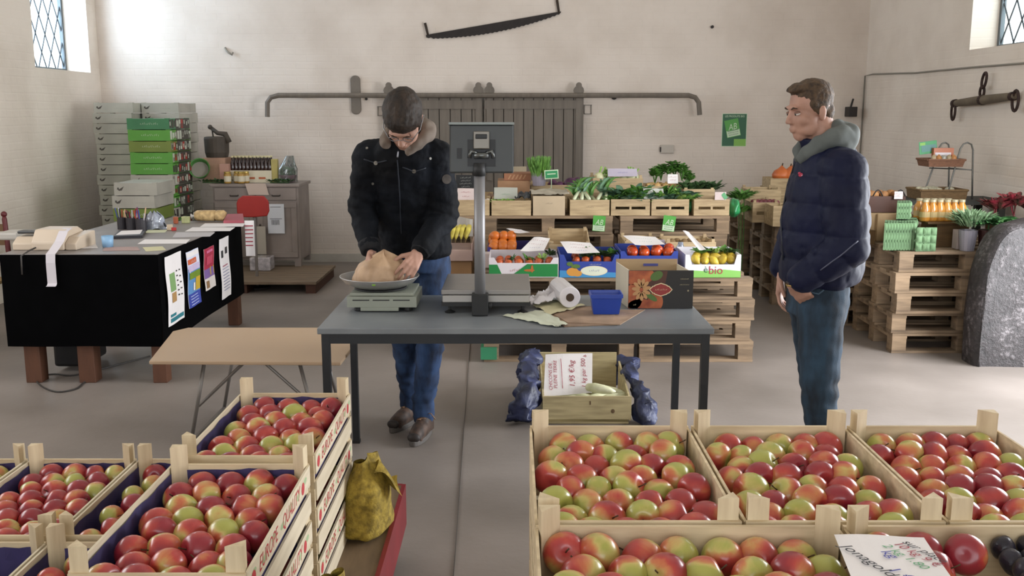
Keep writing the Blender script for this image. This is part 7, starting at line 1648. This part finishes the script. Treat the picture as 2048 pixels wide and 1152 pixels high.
skin = mat('skin_tone', '#a67e6c', .55, var=.08, vs=14, base2='#b18876')
jean = mat('blue_denim', '#15243f', .85, var=.3, vs=7, stretch=(3, 3, 1), base2='#263e62', bump=.4, bs=220)
jean2 = mat('dark_teal_denim', '#131f2c', .85, var=.3, vs=6, stretch=(3, 3, 1), base2='#22384a', bump=.4, bs=220)
def legdisp(seed, amp=.006):
    def f(p, n):
        k = noise.noise(Vector((p.x*9, p.y*9, p.z*22))+Vector((seed, 0, 0)))+.6*noise.noise(Vector((p.x*20, p.y*20, p.z*34)))
        z = p.z; bunch_ = 1.8 if z < .28 else (1.3 if .42 < z < .6 else .8)
        return p+n*amp*k*bunch_
    return f
def shoe(ankle, toe_dir, parent, seed=0):
    d = Vector((toe_dir[0], toe_dir[1], 0)).normalized(); s = Vector((-d.y, d.x, 0)); A = Vector((ankle[0], ankle[1], 0))
    M = frame(A, s*-1, d*-1)      # local x = side, local -y = toe direction
    M = Matrix((tuple((s*-1))+(0,), tuple(d*-1)+(0,), (0, 0, 1, 0), (0, 0, 0, 1))).transposed(); M.translation = A
    up = mat('brown_shoe_leather', '#2f221b', .65, var=.3, vs=30, base2='#4a372c'); so = mat('grey_shoe_sole', '#55504c', .7); tk = mat('dark_shoe_patch', '#2b2422', .6)
    rings = [(0, -.205, .03, .028, .02)]
    mb = MB(M)
    mb.cap((0, -.165, .045), (0, -.09, .055), .036, .042, 14); mb.cap((0, -.09, .055), (0, .03, .05), .042, .036, 14); mb.cap((0, -.05, .075), (0, .01, .10), .036, .042, 14); mb.cap((0, .01, .06), (0, .02, .115), .036, .042, 14)
    mb.box((0, -.075, .028), (.07, .22, .02))
    me = fuse(mb, .006, 4); o = put(me, 'shoe', up, parent)
    mb = MB(M); poly = [(.036*math.cos(t)*(1.0+.12*math.sin(t)*-1), -.075+.145*math.sin(t)) for t in [2*math.pi*i/24 for i in range(24)]]; poly = [(x*1.12, y) for x, y in poly]
    mb.prism(poly, .001, .027); mb.build('sole', so, o, bevel=.004)
    mb = MB(M); mb.tube([(.0, -.08, .099), (.018, -.075, .096), (0, -.07, .102), (-.018, -.062, .1), (0, -.055, .108), (.02, -.045, .108), (0, -.04, .116), (-.02, -.03, .118)], .0032, 6); mb.tube([(-.01, -.035, .118), (-.045, -.05, .125), (-.06, -.03, .09), (-.035, -.01, .11)], .0026, 6); mb.build('lace', mat('lace_brown', '#8a6a50', .7), o, smooth=True)
    mb = MB(M); mb.ell((0, -.196, .042), (.034, .02, .024), 12, 8); mb.build('toe_cap', tk, o, smooth=True)
    return o
# ---------- man at the scale
m1 = thing('person', 'man in black jacket and blue jeans bending over the scale', 'person', (-.48, 4.85, 0))
HM = Matrix.Translation((-.468, 4.262, 1.590)) @ Euler((R(60), R(3), R(-4))).to_matrix().to_4x4()
body = MB(); head(body, HM)
neck0 = HM @ Vector((0, .03, -.06)); body.cap(neck0, (-.497, 4.53, 1.45), .056, .06, 16)
body.cap((-.498, 4.57, 1.38), (-.49, 4.69, 1.16), .085, .095, 16); body.cap((-.49, 4.69, 1.16), (-.475, 4.83, .95), .095, .10, 16)
SR, ER, WR_ = (-.655, 4.53, 1.425), (-.712, 4.62, 1.17), (-.652, 4.47, .985)
SL, EL, WL = (-.345, 4.53, 1.425), (-.320, 4.62, 1.14), (-.425, 4.435, .985)
body.cap((-.55, 4.52, 1.43), SR, .05, .05); body.cap((-.44, 4.52, 1.43), SL, .05, .05)
body.cap(SR, ER, .046, .038); body.cap(ER, WR_, .038, .026); body.cap(SL, EL, .046, .038); body.cap(EL, WL, .038, .026)
K1, A1 = (-.545, 4.80, .50), (-.535, 4.99, .10); K2, A2 = (-.405, 4.74, .50), (-.452, 4.80, .10); H1, H2 = (-.555, 4.87, .90), (-.40, 4.86, .90)
for h_, k_, a_ in ((H1, K1, A1), (H2, K2, A2)): body.cap(h_, k_, .06, .040); body.cap(k_, a_, .040, .027); body.cap(a_, (a_[0], a_[1]-.04, .06), .028, .026)
hand(body, (-.655, 4.455, .972), (-.16, -.55, -.62), (.75, -.05, -.35), (.4, -1, .5), (24, 30, 22), 5, .180, (35, 15))
hand(body, (-.430, 4.42, .978), (-.30, -.72, -.42), (-.55, .15, -.75), (-.9, .1, .4), (26, 34, 26), 6, .185, (48, 25), .0088)
bo = put(fuse(body, .0048, 2, .45), 'body', skin, m1)
eyes(HM, m1)
hair = MB(HM); hair.ell((0, .016, .048), (.086, .106, .090), 24, 16); hair.ell((0, -.055, .085), (.066, .045, .036), 16, 10); hair.ell((0, .06, -.01), (.068, .055, .062), 16, 10)
for x in (-1, 1): hair.ell((x*.070, -.005, .018), (.012, .035, .035), 10, 8)
hr = mat('dark_brown_hair', '#1a120c', .7, var=.4, vs=40, base2='#2a1e14', bump=.7, bs=140, stretch=(1, 1, .3))
def hdisp(s_, a=.008):
    return lambda p, n: p+n*a*(noise.noise(p*38+Vector((s_, 0, 0)))+.7*noise.noise(p*90))
put(fuse(hair, .005, 2, .5, hdisp(3, .0035)), 'hair', hr, m1)
# glasses
gl_ = MB(HM); gm3 = mat('glasses_frame', '#8d8d90', .3, .7)
for x in (-1, 1):
    gl_.tube([(x*.031+.021*math.cos(t), -.099+.004*abs(math.cos(t)), .001+.016*math.sin(t)) for t in [2*math.pi*i/14 for i in range(15)]], .0017, 5); gl_.tube([(x*.052, -.096, .006), (x*.079, -.05, .008), (x*.086, .02, .004), (x*.084, .035, -.012)], .0022, 6)
gl_.tube([(-.010, -.103, .004), (.010, -.103, .004)], .0017, 5); gl_.build('glasses', gm3, m1, smooth=True)
jk = mat('black_jacket_cloth', '#07080b', .8, spec=.2, var=.3, vs=5, base2='#0c1017', bump=.25, bs=90)
jb1 = MB()
jb1.loft([(-.478, 4.83, .915, .165, .135), (-.480, 4.815, .93, .178, .148), (-.485, 4.77, 1.03, .178, .150), (-.49, 4.69, 1.18, .182, .150), (-.497, 4.61, 1.31, .192, .150), (-.50, 4.555, 1.40, .185, .135), (-.50, 4.525, 1.46, .15, .11), (-.495, 4.49, 1.50, .10, .085), (-.49, 4.47, 1.525, .085, .078)], 30)
jb1.cap((-.58, 4.54, 1.42), SR, .085, .074, 18); jb1.cap((-.42, 4.54, 1.42), SL, .085, .074, 18)
jb1.cap(SR, ER, .075, .066, 18); jb1.cap(ER, Vector(ER).lerp(Vector(WR_), .86), .066, .050, 18)
jb1.cap(SL, EL, .077, .070, 18); jb1.cap(EL, Vector(EL).lerp(Vector(WL), .86), .070, .054, 18)
# waistband, cuffs
def jdisp(p, n):
    fold = noise.noise(Vector((p.x*9, p.y*9, p.z*13)))*.9+.6*noise.noise(Vector((p.x*20+3, p.y*20, p.z*26)))+.25*noise.noise(p*60)
    k = .010*fold
    for e_ in (Vector(ER), Vector(EL)):
        d_ = (p-e_).length
        if d_ < .16: k += .006*(1-d_/.16)*math.sin(p.z*120+p.x*40)
    return p+n*k
jo = put(fuse(jb1, .0075, 3, .5, jdisp), 'jacket', jk, m1)
bv = bvh_of(jo)
btn = mat('pewter_button', '#8c8a84', .35, .7)
for px, py, r_ in ((752, 326, .0095), (828, 342, .0095), (734, 297, .006), (745, 367, .006), (874, 265, .006), (860, 317, .006)):
    h_, n_ = shoot(bv, px, py)
    if h_ is None: continue
    mb = MB(); mb.tube([h_-n_*.002, h_+n_*.005], r_, 10); mb.build('snap_button', btn, jo)
# flap seams and zip
def seam(pix, name, m_, th=.0035, parent=jo, bvv=bv, out=.002):
    pts_ = []
    for i in range(len(pix)-1):
        for k in range(6):
            h_, n_ = shoot(bvv, pix[i][0]+(pix[i+1][0]-pix[i][0])*k/6, pix[i][1]+(pix[i+1][1]-pix[i][1])*k/6)
            if h_ is not None: pts_.append(h_+n_*out)
    if len(pts_) > 2: mb = MB(); mb.tube(pts_, th, 6); return mb.build(name, m_, parent, smooth=True)
jk2 = mat('jacket_seam', '#1d222c', .7)
seam([(728, 318), (752, 326), (778, 320)], 'pocket_flap_edge', jk2); seam([(805, 334), (828, 343), (856, 334)], 'pocket_flap_edge', jk2)
seam([(796, 302), (795, 318)], 'zip', mat('zip_metal', '#77767a', .4, .7), .004)
seam([(795, 320), (800, 400), (803, 480)], 'placket_edge', jk2, .003)
h_, n_ = shoot(bv, 893, 358)
if h_ is not None: mb = MB(); mb.M = frame(h_+n_*.002, Vector((1, .3, 0)), Vector((0, 0, 1))); mb.lathe([(.0, -.003), (.022, -.003), (.022, .003), (0, .004)], n=16); mb.build('sleeve_patch', mat('sleeve_patch', '#4a4440', .8, var=.3, vs=60), jo)
for W_, E_, nm_ in ((WR_, ER, 'cuff'), (WL, EL, 'cuff')):
    a_ = Vector(E_).lerp(Vector(W_), .80); b_2 = Vector(E_).lerp(Vector(W_), .99); mb = MB(); mb.tube([a_, a_.lerp(b_2, .3), b_2], [.054, .050, .046], 16); mb.build(nm_, mat('black_knit', '#18191d', .9, var=.2, vs=50), jo, smooth=True)
# grey-brown hood lying round the neck
hd1 = MB(); C_ = Vector((-.485, 4.44, 1.50))
ptsh = []
for t in range(17):
    a_ = R(-75+t*17.5); ptsh.append(C_+Vector((.004+(.108 if math.cos(a_) > 0 else .088)*math.cos(a_), .088*math.sin(a_)-.01, .015+.045*math.sin(a_)+.022*math.cos(a_))))
hd1.tube(ptsh, [.020+.018*math.sin(math.pi*i/16)**.6 for i in range(17)], 16)
hd1.tube([(-.47, 4.352, 1.445), (-.44, 4.36, 1.46), (-.41, 4.38, 1.485)], [.014, .020, .024], 12)
hd1.cap((-.405, 4.52, 1.53), (-.385, 4.42, 1.555), .034, .030); hd1.cap((-.47, 4.56, 1.53), (-.41, 4.53, 1.55), .045, .04)
put(fuse(hd1, .007, 3, .5, lambda p, n: p+n*.006*noise.noise(p*24)), 'hood', mat('taupe_hood', '#6b5f55', .85, var=.12, vs=12), m1)
jn = MB()
jn.loft([(-.478, 4.85, .84, .155, .125), (-.478, 4.845, .90, .165, .13), (-.478, 4.84, .97, .155, .12)], 24)
for h_, k_, a_, sx in ((H1, K1, A1, -1), (H2, K2, A2, 1)):
    h2_ = Vector(h_)+Vector((0, 0, -.02)); jn.cap(h2_, k_, .094, .070, 18); jn.cap(k_, (a_[0], a_[1], .15), .069, .056, 18); jn.cap((a_[0], a_[1], .18), (a_[0], a_[1]-.01, .10), .058, .060, 16)
put(fuse(jn, .0075, 2, .5, legdisp(2)), 'jeans', jean, m1)
shoe((A1[0]-.0, A1[1]), (-.38, -.9), m1); shoe((A2[0]+.01, A2[1]-.01), (-.22, -1), m1)

# ---------- man standing at the right, seen from his left side
m2 = thing('person', 'man in navy puffer jacket standing side-on with one hand in his jeans pocket', 'person', (1.25, 3.80, 0))
HM2 = Matrix.Translation((1.175, 3.80, 1.626)) @ Euler((0, 0, R(-75))).to_matrix().to_4x4() @ Euler((R(10), 0, 0)).to_matrix().to_4x4() @ Matrix.Diagonal((.94, .86, .95, 1))
body = MB(); head(body, HM2)
body.cap(HM2 @ Vector((0, .035, -.05)), (1.25, 3.80, 1.44), .058, .066, 16)
body.cap((1.265, 3.80, 1.36), (1.26, 3.80, 1.15), .10, .10, 16); body.cap((1.26, 3.80, 1.15), (1.245, 3.80, .97), .10, .095, 16)
S1, E1, WA = (1.262, 3.625, 1.405), (1.272, 3.565, 1.125), (1.103, 3.625, .985)      # near arm (his left)
S2, E2, WB = (1.262, 3.975, 1.405), (1.230, 4.03, 1.14), (1.150, 3.98, .965)        # far arm, hanging
for s_, e_, w_ in ((S1, E1, WA), (S2, E2, WB)):
    body.cap((s_[0], 3.80+(s_[1]-3.80)*.5, s_[2]+.01), s_, .05, .05); body.cap(s_, e_, .046, .038); body.cap(e_, w_, .038, .027)

hand(body, (1.108, 3.640, .978), (.62, .42, -.72), (.4, .8, .3), (-1, .3, -.4), (10, 12, 8), 2, .165, (22, 8))
hand(body, (1.150, 3.98, .965), (-.12, -.16, -.98), (.85, -.35, 0), (-.3, -1, 0), (16, 24, 20), 5, .185, (28, 10))
PK = [(1.232, 3.72, .90), (1.245, 3.88, .90)]; KN = [(1.252, 3.725, .50), (1.298, 3.88, .50)]; AN = [(1.312, 3.72, .10), (1.355, 3.89, .10)]
for h_, k_, a_ in zip(PK, KN, AN): body.cap(h_, k_, .06, .042); body.cap(k_, a_, .042, .028); body.cap(a_, (a_[0]-.04, a_[1], .06), .028, .026)
put(fuse(body, .0046, 4, .5), 'body', skin, m2)
eyes(HM2, m2)
hair = MB(HM2); hair.ell((0, .022, .050), (.0775, .0975, .079), 24, 16); hair.ell((0, -.045, .096), (.050, .040, .024), 16, 10); hair.ell((0, -.074, .094), (.038, .018, .014), 12, 8); hair.ell((0, .060, -.010), (.064, .052, .055), 16, 10)
for x in (-1, 1): hair.ell((x*.067, .012, .030), (.0115, .048, .042), 12, 8); hair.ell((x*.069, .0, .008), (.0085, .016, .026), 8, 6)
hr2 = mat('light_brown_hair', '#382a1c', .75, var=.35, vs=60, base2='#4a3826', bump=.6, bs=160)
put(fuse(hair, .005, 2, .5, hdisp(9, .0028)), 'hair', hr2, m2)
pj = mat('navy_puffer', '#0c1029', .6, spec=.2, var=.12, vs=4, base2='#121732', bump=.35, bs=40)
pb_ = MB()
pb_.loft([(1.25, 3.80, .955, .135, .165), (1.25, 3.80, .975, .148, .18), (1.255, 3.80, 1.06, .160, .192), (1.258, 3.80, 1.17, .166, .20), (1.262, 3.80, 1.30, .152, .20), (1.265, 3.80, 1.385, .137, .19), (1.266, 3.80, 1.44, .115, .15), (1.255, 3.80, 1.485, .098, .105), (1.235, 3.80, 1.520, .092, .09)], 30)
for s_, e_, w_ in ((S1, E1, WA), (S2, E2, WB)):
    s_ = Vector(s_); e_ = Vector(e_); w_ = Vector(w_)
    pb_.cap((1.27, 3.80+(s_.y-3.80)*.6, 1.40), s_, .095, .085, 18); pb_.cap(s_, e_, .088, .080, 18); pb_.cap(e_, e_.lerp(w_, .86), .080, .056, 18)
def pdisp(p, n):
    if p.z < 1.46:
        ph = (p.z-.955)/.108
        for s_, e_, w_ in ((S1, E1, WA), (S2, E2, WB)):
            e2 = Vector(e_)
            if p.z < e2.z-.02 and abs(p.y-3.80) > .13 and p.x < e2.x+.03: ph = (Vector(w_)-p).length/.11; break
        q_ = abs(math.sin(math.pi*ph)); k = -.008+.011*q_**.5
    else: k = 0
    k += .006*noise.noise(Vector((p.x*12, p.y*12, p.z*9)))+.003*noise.noise(p*32)
    return p+n*k
po = put(fuse(pb_, .0072, 2, .5, pdisp), 'puffer_jacket', pj, m2); bv2 = bvh_of(po)
h_, n_ = shoot(bv2, 1622, 351)
if h_ is not None:
    mb = MB(frame(h_+n_*.002, Vector((1, -.3, 0)), Vector((0, 0, 1)))); mb.ell((0, 0, 0), (.012, .008, .003), 10, 6, 0); mb.ell((-.008, .007, 0), (.006, .005, .003), 8, 6, 0); mb.ell((.004, -.002, .002), (.006, .004, .002), 8, 6, 1); mb.build('chest_emblem', [mat('emblem_red', '#b0304a', .5), mat('emblem_pink', '#d8a0b0', .5)], po)
seam([(1584, 520), (1580, 440), (1590, 380), (1610, 318)], 'front_zip_edge', mat('puffer_trim', '#141828', .5), .005, po, bv2, 0)
seam([(1660, 540), (1708, 505), (1740, 478)], 'hem_edge', mat('hem_light', '#4d5064', .5), .0025, po, bv2)
# hood
hg = mat('grey_green_hood', '#5b605e', .85, var=.12, vs=14); hd2 = MB()
hd2.cap((1.275, 3.80, 1.50), (1.312, 3.80, 1.535), .060, .056, 16); hd2.cap((1.29, 3.74, 1.50), (1.32, 3.76, 1.54), .046, .042, 16); hd2.cap((1.29, 3.86, 1.50), (1.32, 3.84, 1.54), .046, .042, 16); hd2.cap((1.275, 3.77, 1.562), (1.30, 3.83, 1.568), .030, .028, 14)
for sy in (-1, 1): hd2.tube([(1.30, 3.80+sy*.055, 1.535), (1.25, 3.80+sy*.085, 1.525), (1.20, 3.80+sy*.078, 1.50), (1.162, 3.80+sy*.045, 1.468), (1.148, 3.80+sy*.014, 1.435)], [.044, .040, .037, .031, .020], 14)
put(fuse(hd2, .007, 4, .5, lambda p, n: p+n*.007*noise.noise(p*22)), 'hood', hg, m2)
jn = MB()
jn.loft([(1.243, 3.80, .84, .112, .160), (1.248, 3.80, .90, .116, .165), (1.25, 3.80, .99, .110, .155)], 24)
jn.cap((1.285, 3.735, .90), (1.28, 3.74, .85), .070, .066); jn.cap((1.285, 3.865, .90), (1.28, 3.86, .85), .070, .066)
for h_, k_, a_ in zip(PK, KN, AN):
    jn.cap(Vector(h_)+Vector((.005, 0, -.03)), k_, .093, .070, 18); jn.cap(k_, (a_[0], a_[1], .15), .069, .058, 18); jn.cap((a_[0], a_[1], .18), (a_[0], a_[1], .09), .062, .064, 16)
j2 = put(fuse(jn, .0075, 2, .5, legdisp(7)), 'jeans', jean2, m2); bvj = bvh_of(j2)
seam([(1624, 574), (1638, 584), (1656, 588), (1668, 578)], 'pocket_seam', mat('jean_stitch', '#4a6070', .7), .0028, j2, bvj, .001)
shoe((AN[0][0], AN[0][1]), (-1, -.05), m2); shoe((AN[1][0], AN[1][1]), (-1, .1), m2)
for k, z_ in ((0, 1.003), (1, .992)):
    mb = MB(); c_ = Vector((1.104, 3.624, z_-.008)); mb.tube([c_+Vector((.031*math.cos(t), .031*math.sin(t), .006*math.cos(t))) for t in [2*math.pi*i/16 for i in range(17)]], .0035, 6); mb.build('wrist_band', mat('dark_band', '#221a18', .5) if k == 0 else mat('gold_band', '#a8884a', .4, .5), m2, smooth=True)

m2.location.x -= .035
